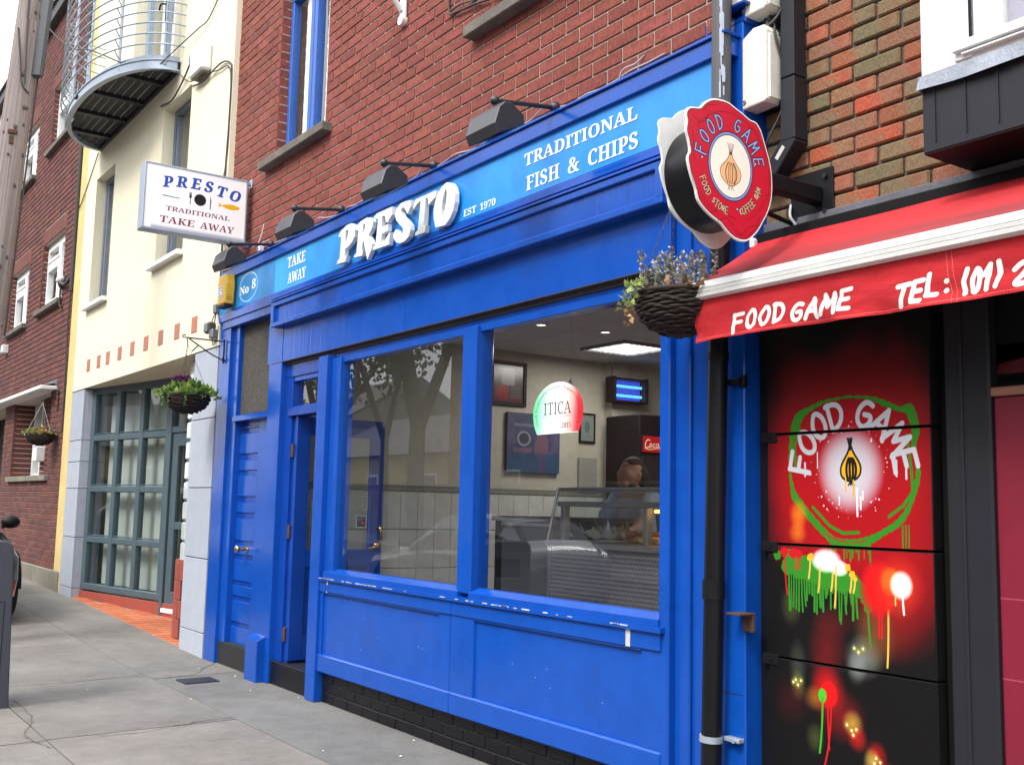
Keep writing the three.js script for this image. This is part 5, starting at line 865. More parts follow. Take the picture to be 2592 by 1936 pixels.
  const nb = thing('paper_box', 'white box on the brick pier under the far hanging basket', 'box', [-16.9, 1.95, -0.15]);
  part('case', [cham(-17.0, -16.75, 1.86, 2.08, -0.17, -0.04, 0.01)], M.pvc, nb); part('cover', [cham(-16.99, -16.76, 2.075, 2.095, -0.17, -0.03, 0.006)], M.whitePaint, nb);
}
// ------------------------------------------------------------------ mixed brick shop on the right
const FZ = -0.2, FX = (x) => AX(x, FZ);
const game = thing('food_shop', 'mixed orange brick shop with black front and spray-painted panel on the right', 'shop building', [-1.5, 0, FZ]);
{
  const bay = [-2.0, 0.6, 2.52, 4.2];
  part('wall', [wall(-3.12, 1.6, 2.3, 5.4, -0.6, FZ - 0.016, [bay]), box(1.6, 1.8, 0, 5.4, -4, -0.2), box(-3.0, 1.8, 0, 5.4, -4.2, -4)], M.mortarDark, game);
  brickwork(game, { seed: 202, x0: -3.12, x1: 0.9, y0: 2.3806, y1: 5.2, course: 0.0728, len: 0.2233, joint: 0.0105, z: FZ, mats: M.brickMix, holes: [bay], uneven: 0.006, chamfer: 0.006, wobble: 0.004, phase: 0.986 + 0, max: 300 });
  // black front below: frame strips, spray-painted board panels, column, red door
  const Z = -0.15;
  const GX = (x) => x;
  part('shop_front', [box(-2.95, 1.6, 0, 2.42, -0.5, -0.19), cham(-3.0, 1.6, 2.30, 2.49, -0.45, -0.12, 0.004)], M.blackMatt, game);
  part('frame_post', [cham(-3.07, -2.955, -0.05, 2.4, -0.4, -0.148, 0.006)], M.black, game);
  part('frame_post', [cham(-2.205, -2.165, -0.05, 2.4, -0.5, -0.20, 0.004), cham(-2.165, -1.995, -0.05, 2.4, -0.5, -0.145, 0.008)], M.slateMetal, game);
  part('post_trim', [cham(-2.106, -2.092, -0.05, 2.4, -0.2, -0.138, 0.003)], M.slateMetal, game);
}
{
  // one spray painting runs over four boards
  const W = 768, H = 2048, px0 = -2.945, px1 = -2.203, py0 = -0.02, py1 = 2.14, r = rng(1970);
  const X = (v) => (v - px0) / (px1 - px0) * W, Y = (v) => (py1 - v) / (py1 - py0) * H, k = W / (px1 - px0);
  const tex = canvasTex(W, H, (x) => {
    x.fillStyle = '#0b0909'; x.fillRect(0, 0, W, H);
    const soft = (cx, cy, rx, ry, col, a, rot = 0) => { x.save(); x.translate(X(cx), Y(cy)); x.rotate(rot); x.scale(rx * k, ry * k); const g = x.createRadialGradient(0, 0, 0, 0, 0, 1); g.addColorStop(0, `rgba(${col},${a})`); g.addColorStop(0.55, `rgba(${col},${a * 0.62})`); g.addColorStop(1, `rgba(${col},0)`); x.fillStyle = g; x.beginPath(); x.arc(0, 0, 1, 0, 7); x.fill(); x.restore(); };
    // red ground, sprayed out at its edges
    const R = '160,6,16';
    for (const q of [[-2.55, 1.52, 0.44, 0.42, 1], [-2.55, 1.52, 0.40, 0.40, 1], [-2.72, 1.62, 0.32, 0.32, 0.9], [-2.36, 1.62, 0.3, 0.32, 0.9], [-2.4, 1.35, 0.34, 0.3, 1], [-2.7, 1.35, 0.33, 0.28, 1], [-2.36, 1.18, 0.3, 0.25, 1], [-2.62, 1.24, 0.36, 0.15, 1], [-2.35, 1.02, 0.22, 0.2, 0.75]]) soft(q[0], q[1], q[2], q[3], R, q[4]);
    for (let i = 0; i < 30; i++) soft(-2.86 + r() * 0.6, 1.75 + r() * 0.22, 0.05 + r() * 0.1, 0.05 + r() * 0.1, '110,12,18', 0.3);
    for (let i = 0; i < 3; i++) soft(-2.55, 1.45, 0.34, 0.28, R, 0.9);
    // olive and grey drifts of spray lower down
    for (const q of [[-2.83, 0.98, 0.06, 0.08, '95,100,52', 0.6], [-2.45, 0.9, 0.1, 0.12, '110,112,55', 0.65], [-2.5, 0.82, 0.09, 0.08, '128,132,126', 0.8], [-2.53, 0.78, 0.05, 0.06, '150,156,152', 0.6], [-2.8, 0.76, 0.05, 0.1, '80,90,78', 0.6], [-2.8, 0.68, 0.04, 0.06, '120,125,50', 0.7], [-2.66, 0.84, 0.1, 0.14, '120,16,20', 0.75], [-2.68, 0.73, 0.07, 0.1, '120,16,20', 0.6], [-2.62, 0.94, 0.12, 0.06, '90,16,18', 0.6], [-2.4, 0.94, 0.14, 0.14, '130,40,22', 0.45], [-2.66, 0.68, 0.09, 0.09, '210,20,20', 0.9], [-2.72, 0.645, 0.06, 0.05, '160,100,30', 0.8], [-2.6, 0.6, 0.12, 0.1, '150,16,20', 0.7], [-2.55, 0.58, 0.05, 0.05, '190,160,60', 0.85], [-2.53, 0.53, 0.05, 0.05, '205,25,22', 0.8], [-2.45, 0.49, 0.05, 0.05, '200,20,22', 0.8], [-2.47, 0.46, 0.04, 0.05, '190,170,70', 0.85], [-2.42, 0.42, 0.08, 0.06, '185,18,22', 0.7], [-2.72, 0.5, 0.05, 0.06, '92,98,48', 0.6], [-2.83, 0.62, 0.1, 0.1, '80,14,16', 0.5]]) soft(...q);
    const dots = (l, col) => { for (const [a, b] of l) { soft(a, b, 0.016, 0.016, '170,170,60', 0.6); x.fillStyle = col; x.beginPath(); x.arc(X(a), Y(b), 5, 0, 7); x.fill(); } };
    dots([[-2.822, 0.69], [-2.81, 0.70], [-2.8, 0.682], [-2.785, 0.70], [-2.538, 0.85], [-2.52, 0.838], [-2.5, 0.852], [-2.575, 0.572], [-2.555, 0.555], [-2.535, 0.562], [-2.548, 0.54], [-2.452, 0.478], [-2.46, 0.458], [-2.435, 0.466]], '#e8e2a8');
    // white burst with the onion
    for (let i = 0; i < 4; i++) soft(-2.545, 1.5, 0.155, 0.155, '196,196,204', 0.7);
    for (let i = 0; i < 60; i++) { const a = r() * 6.3, d = 0.135 + r() * 0.05; x.fillStyle = 'rgba(232,232,236,0.8)'; x.beginPath(); x.arc(X(-2.545 + Math.cos(a) * d), Y(1.5 + Math.sin(a) * d), 1 + r() * 3.2, 0, 7); x.fill(); }
    const drip = (cx, y, l, w, col, bend = 0) => { x.strokeStyle = col; x.lineCap = 'round'; x.lineWidth = w; x.beginPath(); x.moveTo(X(cx), Y(y)); x.quadraticCurveTo(X(cx + bend * 0.1), Y(y - l * 0.6), X(cx + bend), Y(y - l)); x.stroke(); };
    drip(-2.5, 1.40, 0.045, 7, '#e4e4e8'); drip(-2.515, 1.43, 0.1, 8, '#e4e4e8'); drip(-2.49, 1.42, 0.03, 6, '#e4e4e8'); drip(-2.595, 1.4, 0.03, 6, '#dfdfe4');
    x.save(); x.translate(X(-2.543), Y(1.518)); const u = k * 0.001;
    x.fillStyle = '#e5a81a'; x.strokeStyle = '#14110e'; x.lineWidth = 8; x.beginPath(); x.moveTo(-4 * u, -62 * u); x.bezierCurveTo(-10 * u, -30 * u, -48 * u, -10 * u, -44 * u, 24 * u); x.bezierCurveTo(-42 * u, 48 * u, -14 * u, 54 * u, 0, 54 * u); x.bezierCurveTo(20 * u, 54 * u, 46 * u, 40 * u, 46 * u, 14 * u); x.bezierCurveTo(46 * u, -14 * u, 12 * u, -34 * u, 6 * u, -62 * u); x.closePath(); x.fill(); x.stroke();
    x.lineWidth = 11; for (const s of [-22, -4, 14, 30]) { x.beginPath(); x.moveTo(s * 0.35 * u, -22 * u); x.quadraticCurveTo(s * 1.15 * u, 8 * u, s * 0.6 * u, 46 * u); x.stroke(); }
    x.lineWidth = 6; for (const s of [-12, -5, 2, 9]) { x.beginPath(); x.moveTo(0, -52 * u); x.lineTo(s * u, -92 * u); x.stroke(); } for (const s of [-10, 0, 10, 16]) { x.beginPath(); x.moveTo(2 * u, 54 * u); x.lineTo(s * u, 68 * u); x.stroke(); }
    x.restore(); drip(-2.565, 1.465, 0.045, 7, '#e5a81a'); drip(-2.53, 1.46, 0.06, 8, '#e5a81a');
    // green ring, brushed thick and thin
    const G = '#2f7c18', ring = [[-2.55, 1.775, 8], [-2.46, 1.765, 14], [-2.38, 1.735, 26], [-2.33, 1.715, 20], [-2.28, 1.70, 46], [-2.265, 1.64, 40], [-2.272, 1.58, 22], [-2.262, 1.52, 16], [-2.264, 1.45, 26], [-2.29, 1.38, 24], [-2.34, 1.31, 30], [-2.4, 1.275, 26], [-2.46, 1.245, 34], [-2.53, 1.226, 44], [-2.6, 1.228, 40], [-2.66, 1.26, 34], [-2.73, 1.32, 36], [-2.79, 1.38, 40], [-2.82, 1.44, 22], [-2.832, 1.52, 12], [-2.82, 1.62, 26], [-2.79, 1.70, 50], [-2.74, 1.735, 26], [-2.65, 1.765, 14], [-2.55, 1.775, 8]];
    x.strokeStyle = x.fillStyle = G; x.lineCap = 'round';
    const cv = new THREE.CatmullRomCurve3(ring.map((q) => V(q[0], q[1], q[2])));
    let pq = cv.getPoint(0); for (let i = 1; i <= 400; i++) { const q = cv.getPoint(i / 400); x.lineWidth = Math.max(5, q.z * 0.78 + 4 * Math.sin(i * 0.9)); x.beginPath(); x.moveTo(X(pq.x), Y(pq.y)); x.lineTo(X(q.x), Y(q.y)); x.stroke(); pq = q; }
    x.lineWidth = 12; for (const l of [[[-2.30, 1.62], [-2.285, 1.5], [-2.28, 1.42], [-2.32, 1.37], [-2.38, 1.33]], [[-2.8, 1.5], [-2.805, 1.6], [-2.78, 1.67]], [[-2.72, 1.36], [-2.64, 1.29], [-2.58, 1.265], [-2.51, 1.27]]]) { x.beginPath(); l.forEach((p, i) => (i ? x.lineTo(X(p[0]), Y(p[1])) : x.moveTo(X(p[0]), Y(p[1])))); x.stroke(); }
    x.strokeStyle = '#a8121c'; x.lineWidth = 5; x.beginPath(); x.moveTo(X(-2.66), Y(1.262)); x.quadraticCurveTo(X(-2.58), Y(1.215), X(-2.48), Y(1.24)); x.stroke();
    for (let i = 0; i < 16; i++) drip(-2.64 + r() * 0.2, 1.23, 0.03 + r() * 0.06, 4 + r() * 5, G); for (const a of [-2.325, -2.312, -2.30]) drip(a, 1.30, 0.05 + r() * 0.08, 6, G);
    // hand-painted lettering round the top of the burst
    x.strokeStyle = '#bcbcc2'; x.lineCap = x.lineJoin = 'round';
    const word = (str, a0, a1, rr, cx, cy, s, lw) => { [...str].forEach((c, i) => { const a = lerp(a0, a1, str.length > 1 ? i / (str.length - 1) : 0.5); x.save(); x.translate(X(cx + Math.cos(a) * rr), Y(cy + Math.sin(a) * rr)); x.rotate(Math.PI / 2 - a); x.lineWidth = lw; pen(x, c, -s * 0.42, s * 0.5, s * 0.84, s); x.restore(); }); };
    const s = 0.098 * k; word('FOOD', rad(166), rad(106), 0.24, -2.543, 1.475, s, 19); word('GAME', rad(74), rad(13), 0.24, -2.543, 1.475, s, 19);
    drip(-2.755, 1.53, 0.05, 9, '#bcbcc2'); drip(-2.695, 1.57, 0.06, 6, '#bcbcc2'); drip(-2.345, 1.53, 0.055, 9, '#bcbcc2'); drip(-2.305, 1.52, 0.055, 9, '#bcbcc2');
    // dripping splash of green, white, amber and red across the middle
    const bl = (pts, col, seed) => { const q = rng(seed); x.fillStyle = col; for (const [a, b, rr] of pts) { for (let i = 0; i < 12; i++) { x.beginPath(); x.ellipse(X(a + (q() - 0.5) * rr), Y(b + (q() - 0.5) * rr * 0.8), rr * k * (0.4 + 0.4 * q()), rr * k * (0.4 + 0.3 * q()), 0, 0, 7); x.fill(); } } };
    bl([[-2.9, 1.17, 0.02], [-2.82, 1.14, 0.05], [-2.77, 1.13, 0.05], [-2.72, 1.12, 0.05], [-2.66, 1.1, 0.05], [-2.6, 1.09, 0.045], [-2.55, 1.085, 0.04], [-2.51, 1.06, 0.03], [-2.49, 1.03, 0.024], [-2.475, 1.0, 0.02]], '#2d7f1f', 4);
    const rq = rng(99); for (let i = 0; i < 26; i++) drip(-2.84 + i * 0.0125, 1.11 - rq() * 0.02, 0.04 + rq() * 0.13, 6 + rq() * 6, '#2d7f1f', (rq() - 0.4) * 0.014); drip(-2.475, 0.99, 0.13, 8, '#2d7f1f', 0.01);
    for (let i = 0; i < 3; i++) { soft(-2.66, 1.16, 0.075, 0.045, '250,250,250', 0.95); soft(-2.6, 1.135, 0.045, 0.03, '250,250,250', 0.9); }
    bl([[-2.735, 1.17, 0.014], [-2.56, 1.14, 0.014], [-2.545, 1.115, 0.014], [-2.53, 1.1, 0.01]], '#e8a91e', 6);
    for (const [a, b, l] of [[-2.735, 1.16, 0.07], [-2.69, 1.13, 0.09], [-2.63, 1.12, 0.07], [-2.615, 1.14, 0.15], [-2.545, 1.11, 0.06], [-2.53, 1.1, 0.05], [-2.39, 1.0, 0.2]]) drip(a, b, l, 8, '#e3b04a', -0.008);
    bl([[-2.86, 1.185, 0.022], [-2.82, 1.18, 0.02], [-2.79, 1.18, 0.018]], '#bd141b', 8); drip(-2.86, 1.17, 0.15, 8, '#bd141b', 0.012); for (const a of [-2.81, -2.795, -2.785]) drip(a, 1.17, 0.05, 6, '#bd141b');
    for (let i = 0; i < 3; i++) { soft(-2.43, 1.07, 0.085, 0.1, '214,16,18', 0.95); soft(-2.38, 1.1, 0.05, 0.05, '224,150,24', 0.8); }
    soft(-2.345, 1.085, 0.11, 0.11, '225,70,30', 0.7); for (let i = 0; i < 3; i++) soft(-2.335, 1.09, 0.05, 0.05, '255,252,246', 1);
    drip(-2.33, 1.06, 0.07, 8, '#f2f0ec', 0.004); drip(-2.36, 1.05, 0.03, 6, '#e6b968'); drip(-2.43, 1.0, 0.1, 8, '#c4161a'); drip(-2.418, 1.0, 0.1, 8, '#c4161a');
    // amber haze, red blot and its drips
    soft(-2.79, 1.33, 0.05, 0.06, '232,140,24', 0.85); soft(-2.795, 1.26, 0.05, 0.045, '226,140,24', 0.75);
    for (let i = 0; i < 3; i++) soft(-2.655, 0.668, 0.045, 0.05, '226,16,18', 0.95);
    x.fillStyle = '#45b02c'; x.beginPath(); x.ellipse(X(-2.685), Y(0.66), 0.019 * k, 0.024 * k, 0, 0, 7); x.fill(); drip(-2.684, 0.65, 0.2, 9, '#3d9c2a', -0.016); drip(-2.66, 0.63, 0.16, 8, '#c01419', 0.004); drip(-2.645, 0.63, 0.23, 8, '#c01419', -0.035);
  });
  // the same painting, a piece of it on each board
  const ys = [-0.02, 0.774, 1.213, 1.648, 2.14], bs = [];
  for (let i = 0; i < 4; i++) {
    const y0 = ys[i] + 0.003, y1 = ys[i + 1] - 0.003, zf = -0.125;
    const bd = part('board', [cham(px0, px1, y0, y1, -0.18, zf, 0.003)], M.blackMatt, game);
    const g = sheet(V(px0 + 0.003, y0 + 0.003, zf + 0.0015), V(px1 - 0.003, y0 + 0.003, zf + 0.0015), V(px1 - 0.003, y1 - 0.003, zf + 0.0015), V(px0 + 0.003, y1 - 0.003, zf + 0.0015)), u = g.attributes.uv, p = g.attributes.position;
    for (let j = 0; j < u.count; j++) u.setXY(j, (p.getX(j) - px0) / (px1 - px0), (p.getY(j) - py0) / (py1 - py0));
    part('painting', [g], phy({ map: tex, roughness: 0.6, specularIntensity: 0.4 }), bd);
    if (i < 3) part('corner_plate', [cham(px0 - 0.03, px0 + 0.05, y1 - 0.03, y1 + 0.012, -0.18, zf + 0.008, 0.003), rod([px0 + 0.015, y1 - 0.008, zf], [px0 + 0.015, y1 - 0.008, zf + 0.012], 0.008)], M.blackMatt, bd);
  }
  // red door leaf with a rail, beyond the column
  const rd = part('door', [cham(-1.995, -1.0, 0.05, 1.738, -0.4, -0.165, 0.006), cham(-1.995, -1.0, 1.78, 1.92, -0.4, -0.19, 0.004)], std({ color: C(0.20, 0.010, 0.028), map: gr(0.8), roughness: 0.4 }), game, 'red panelled door');
  part('rail', [cham(-1.997, -1.0, 1.738, 1.768, -0.4, -0.15, 0.004)], std({ color: C(0.30, 0.13, 0.085), roughness: 0.5 }), rd);
  part('groove', [box(-1.99, -1.0, 0.812, 0.816, -0.17, -0.1645), box(-1.99, -1.0, 1.07, 1.074, -0.17, -0.1645)], std({ color: C(0.34, 0.05, 0.08), roughness: 0.6 }), rd);
}
// pen strokes of a rough brush alphabet; x, y the lower left corner (y down), w, h the size
function pen(x, c, ox, oy, w, h) {
  const S = { F: [[[0.18, 0], [0.08, 1]], [[0.15, 0.98], [0.85, 1]], [[0.13, 0.55], [0.7, 0.58]]], O: [[[0.5, 1], [0.15, 0.75], [0.1, 0.3], [0.4, 0.02], [0.75, 0.2], [0.88, 0.65], [0.7, 0.98], [0.5, 1]]], D: [[[0.2, 0.02], [0.16, 0.98]], [[0.05, 0.95], [0.6, 0.98], [0.92, 0.6], [0.7, 0.15], [0.2, 0.02]]], G: [[[0.85, 0.85], [0.55, 1], [0.15, 0.65], [0.15, 0.2], [0.5, 0], [0.85, 0.2], [0.88, 0.5], [0.5, 0.48]]], A: [[[0.05, 0], [0.5, 1], [0.9, 0]], [[0.25, 0.36], [0.78, 0.36]]], M: [[[0.05, 0], [0.15, 1], [0.48, 0.35], [0.82, 1], [0.95, 0]]], E: [[[0.85, 0.98], [0.18, 0.95], [0.12, 0.05], [0.85, 0.02]], [[0.15, 0.5], [0.72, 0.52]]], T: [[[0, 0.95], [0.95, 1]], [[0.5, 0.98], [0.42, 0]]], L: [[[0.2, 1], [0.15, 0.05], [0.9, 0.02]]], ':': [[[0.4, 0.62], [0.42, 0.62]], [[0.4, 0.2], [0.42, 0.2]]], '(': [[[0.7, 1], [0.4, 0.5], [0.65, 0]]], ')': [[[0.3, 1], [0.55, 0.5], [0.3, 0]]], 0: [[[0.5, 1], [0.15, 0.75], [0.12, 0.3], [0.4, 0], [0.8, 0.2], [0.9, 0.65], [0.7, 0.96], [0.5, 1]]], 1: [[[0.1, 0.6], [0.62, 1], [0.5, 0]]], 2: [[[0.1, 0.75], [0.4, 1], [0.85, 0.92], [0.7, 0.6], [0.1, 0.04], [0.95, 0.1]]], 8: [[[0.5, 0.52], [0.15, 0.78], [0.5, 1], [0.85, 0.78], [0.5, 0.52], [0.1, 0.25], [0.5, 0], [0.9, 0.25], [0.5, 0.52]]] };
  for (const l of S[c] ?? []) {
    const p = l.map(([a, b]) => [ox + a * w, oy - b * h]); x.beginPath(); x.moveTo(...p[0]);
    if (p.length > 4 && 'OG0D82'.includes(c)) { for (let i = 1; i < p.length - 1; i++) x.quadraticCurveTo(p[i][0], p[i][1], (p[i][0] + p[i + 1][0]) / 2, (p[i][1] + p[i + 1][1]) / 2); x.lineTo(...p[p.length - 1]); } else for (let i = 1; i < p.length; i++) x.lineTo(...p[i]);
    x.stroke();
  }
}
// oriel window over the awning: painted boards, lead flashing, dark standing-seam cladding
{
  const x0 = -2.066, x1 = 0.7, z1 = 0.096, zb = -0.6;
  const o = part('bay_window', [cham(x0, x0 + 0.17, 2.80, 4.3, zb, z1 - 0.005, 0.004), cham(x0 + 0.171, x1, 2.80, 2.87, zb, z1 - 0.005, 0.004)], M.whitePaint, game);
  part('curtain', [box(x0 + 0.18, x1, 2.87, 4.3, -0.16, -0.15)], std({ color: C(0.30, 0.27, 0.36), map: scaled(T.grime, 0.9), roughness: 0.9 }), o);
  part('frame', [cham(x0 + 0.13, x0 + 0.19, 2.82, 4.3, -0.1, z1 + 0.002, 0.004), cham(x0 + 0.13, x1, 2.845, 2.86, -0.1, z1 + 0.022, 0.004), cham(x0 + 0.15, x1, 2.86, 2.885, -0.1, z1 + 0.012, 0.005), cham(x0 + 0.14, x0 + 0.185, 2.86, 4.3, -0.1, z1 + 0.014, 0.005), cham(x0 + 0.16, x1, 2.832, 2.84, -0.1, z1 + 0.016, 0.002)], M.pvc, o);
  part('pane', [quadGeo(V(x0 + 0.185, 2.885, z1 + 0.003), V(x1, 2.885, z1 + 0.003), V(x1, 4.3, z1 + 0.003), V(x0 + 0.185, 4.3, z1 + 0.003))], M.glass, o);
  part('gasket', [cham(x0 + 0.182, x0 + 0.193, 2.882, 4.3, z1 - 0.01, z1 + 0.006, 0.001)], M.black, o);
  const fl = new THREE.PlaneGeometry(x1 - x0 + 0.01, 0.055, 60, 3), p = fl.attributes.position; for (let i = 0; i < p.count; i++) { const t = (p.getY(i) + 0.0275) / 0.055, x = p.getX(i); p.setZ(i, z1 + 0.004 + (1 - t) * 0.012 + 0.0035 * Math.sin(x * 21) * (1 - t)); if (t < 0.1) p.setY(i, p.getY(i) + 0.004 * Math.sin(x * 13 + 1)); } fl.computeVertexNormals(); fl.translate((x0 + x1) / 2, 2.785, 0);
  part('lead_flashing', [remap(fl), box(x0 - 0.004, x0, 2.757, 2.812, -0.2, z1 + 0.008)], M.lead, o);
  const cl = part('cladding', [cham(x0, x1, 2.545, 2.80, zb, z1 - 0.008, 0.003)], M.slateMetal, game);
  for (let i = 0; i < 24; i++) { const x = x0 + 0.046 + i * 0.112; if (x < x1) part('seam', [cham(x, x + 0.004, 2.575, 2.77, 0, z1 - 0.002, 0.001)], M.slateMetal, cl); }
  part('soffit', [box(x0 + 0.002, x1, 2.541, 2.545, zb, z1 - 0.012)], M.black, game);
}
// ------------------------------------------------------------------ awning over the food shop
{
  const x0 = -3.007, x1 = 0.9, zw = -0.19, zb = 0.255, yb = 2.222, yw = 2.497;
  const a = thing('awning', 'red fabric awning with white front bar and painted telephone number on its valance', 'awning', [x0, 2.2, 0]);
  const cloth = canvasTex(2048, 512, (x, w, h) => {
    x.fillStyle = '#b91c22'; x.fillRect(0, 0, w, h); const r = rng(7);
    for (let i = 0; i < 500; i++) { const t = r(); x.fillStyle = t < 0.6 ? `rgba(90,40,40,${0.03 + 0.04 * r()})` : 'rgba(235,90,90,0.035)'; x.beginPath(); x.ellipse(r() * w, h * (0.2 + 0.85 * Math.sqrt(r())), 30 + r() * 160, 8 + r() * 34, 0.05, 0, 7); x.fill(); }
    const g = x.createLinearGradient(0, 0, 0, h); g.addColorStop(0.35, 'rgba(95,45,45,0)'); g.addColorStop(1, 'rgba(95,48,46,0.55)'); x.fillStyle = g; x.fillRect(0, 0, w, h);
    for (let i = 0; i < 40; i++) { x.fillStyle = 'rgba(235,200,195,0.5)'; x.fillRect(r() * w, r() * h, 2 + r() * 5, 1 + r() * 2); }
  });
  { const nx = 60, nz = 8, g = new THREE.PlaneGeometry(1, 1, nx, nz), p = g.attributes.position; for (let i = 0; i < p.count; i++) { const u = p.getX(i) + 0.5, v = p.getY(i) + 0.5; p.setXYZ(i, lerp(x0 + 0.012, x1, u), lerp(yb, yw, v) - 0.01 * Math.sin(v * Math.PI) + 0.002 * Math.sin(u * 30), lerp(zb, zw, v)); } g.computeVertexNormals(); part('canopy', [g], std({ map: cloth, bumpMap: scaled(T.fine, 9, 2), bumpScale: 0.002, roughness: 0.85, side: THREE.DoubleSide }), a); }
  part('bar', [(() => { const s = shapeOf([[-0.03, -0.03], [0.018, -0.034], [0.034, -0.026], [0.036, -0.014], [0.030, -0.011], [0.034, -0.008], [0.036, 0.002], [0.030, 0.005], [0.034, 0.008], [0.030, 0.030], [0.010, 0.040], [-0.02, 0.036]]); const g = exX(s, x1 - x0 - 0.03, 0); return remap(g.translate(x0 + 0.02, 2.184, 0.255)); })()], std({ color: C(0.72, 0.715, 0.70), map: gr(1.2), roughness: 0.35, side: THREE.DoubleSide }), a);
  part('end_cap', [cham(x0, x0 + 0.022, 2.146, 2.226, 0.222, 0.292, 0.012)], M.whitePaint, a);
  const W = 2048, H = 200, vx1 = x1, yt = 2.152, vb = 1.992;
  const val = canvasTex(W, H, (x) => {
    const vs = 2048 / 1.9; // the lettered length, in pixels per metre
    x.fillStyle = '#c21c26'; x.fillRect(0, 0, W, H); const r = rng(12);
    for (let i = 0; i < 300; i++) { x.fillStyle = i % 2 ? 'rgba(120,10,16,0.06)' : 'rgba(240,80,80,0.05)'; x.beginPath(); x.ellipse(r() * W, r() * H, 20 + r() * 90, 4 + r() * 16, (r() - 0.5) * 0.8, 0, 7); x.fill(); }
    const X = (v) => (v - x0) * vs, Y = (v) => (yt - v) / (yt - vb) * H, sy = H / (yt - vb);
    const word = (str, l, rr, base, cap, lw, sk) => { const n = str.length, cw = (rr - l) / n; for (const pass of [0, 1]) { x.strokeStyle = pass ? '#f1ece6' : 'rgba(150,20,26,0.8)'; x.lineCap = x.lineJoin = 'round'; x.lineWidth = pass ? lw : lw + 7; [...str].forEach((c, i) => { x.save(); x.translate(X(l + cw * i), Y(base[i] ?? base[0])); x.transform(1, 0, sk, 1, 0, 0); pen(x, c, 0, 0, cw * vs * 0.86, cap * sy); x.restore(); }); } };
    word('FOOD', -2.80, -2.53, [2.004, 2.010, 2.012, 2.018], 0.066, 19, -0.3); word('GAME', -2.515, -2.24, [2.010, 2.014, 2.020, 2.026], 0.064, 19, -0.28);
    word('TEL:', -2.075, -1.865, [2.006, 2.012, 2.024, 2.020], 0.064, 20, -0.25); word('(01)', -1.855, -1.705, [2.014, 2.010, 2.016, 2.02], 0.07, 19, -0.2); word('28', -1.69, -1.555, [2.010, 2.014], 0.066, 20, -0.2);
    x.strokeStyle = 'rgba(245,170,150,0.75)'; x.lineWidth = 2; x.setLineDash([7, 4]); for (const v of [-1.882, -1.864]) { x.beginPath(); x.moveTo(X(v), 0); x.lineTo(X(v) + 6, H); x.stroke(); } x.beginPath(); x.moveTo(0, H - 12); x.lineTo(W, H - 12); x.stroke();
  });
  { const nx = 150, ny = 10, g = new THREE.PlaneGeometry(1, 1, nx, ny), p = g.attributes.position, u = g.attributes.uv, n1 = fbm(90, 5, 3), n2 = fbm(91, 8, 3);
    for (let i = 0; i < p.count; i++) { const a0 = p.getX(i) + 0.5, v = p.getY(i) + 0.5, x = lerp(x0 + 0.012, vx1, a0), hang = 1 - v; const ridge = 0.018 * Math.pow(Math.abs(Math.sin(x * 11 + v * 5 + 3 * n1(x * 0.3, v * 0.2))), 3); p.setXYZ(i, x + (a0 < 0.01 ? 0.018 * Math.sin(hang * 2.2) * 1 : 0), lerp(vb, yt, v) - (a0 < 0.02 ? hang * 0.006 * (1 - a0 / 0.02) : 0) + hang * 0.004 * Math.sin(x * 4), 0.262 - hang * 0.018 + hang * (0.03 * (n1(x * 0.35, v * 0.3) - 0.5) + 0.035 * (n2(x * 0.9 + v * 0.25, v * 0.5) - 0.5)) + ridge * hang * 0.3); u.setXY(i, (x - x0) / 1.9, v); }
    g.computeVertexNormals(); val.wrapS = THREE.ClampToEdgeWrapping; part('valance', [g], std({ map: val, bumpMap: scaled(T.fine, 8, 2), bumpScale: 0.002, roughness: 0.85, side: THREE.DoubleSide }), a); }
  part('flashing', [cham(x0 + 0.0, x1, 2.488, 2.536, -0.198, -0.178, 0.003), cham(x0 + 0.002, x0 + 0.09, 2.483, 2.541, -0.196, -0.174, 0.002)], M.leadDull, a);
  part('arm', [rod([-2.9, 2.34, -0.15], [-2.7, 2.15, 0.22], 0.012), rod([-1.2, 2.34, -0.15], [-1.4, 2.15, 0.22], 0.012)], M.whitePaint, a);
  part('bracket', [cham(-3.025, -2.99, 2.42, 2.475, -0.19, -0.09, 0.012)], M.pvc, a);
}
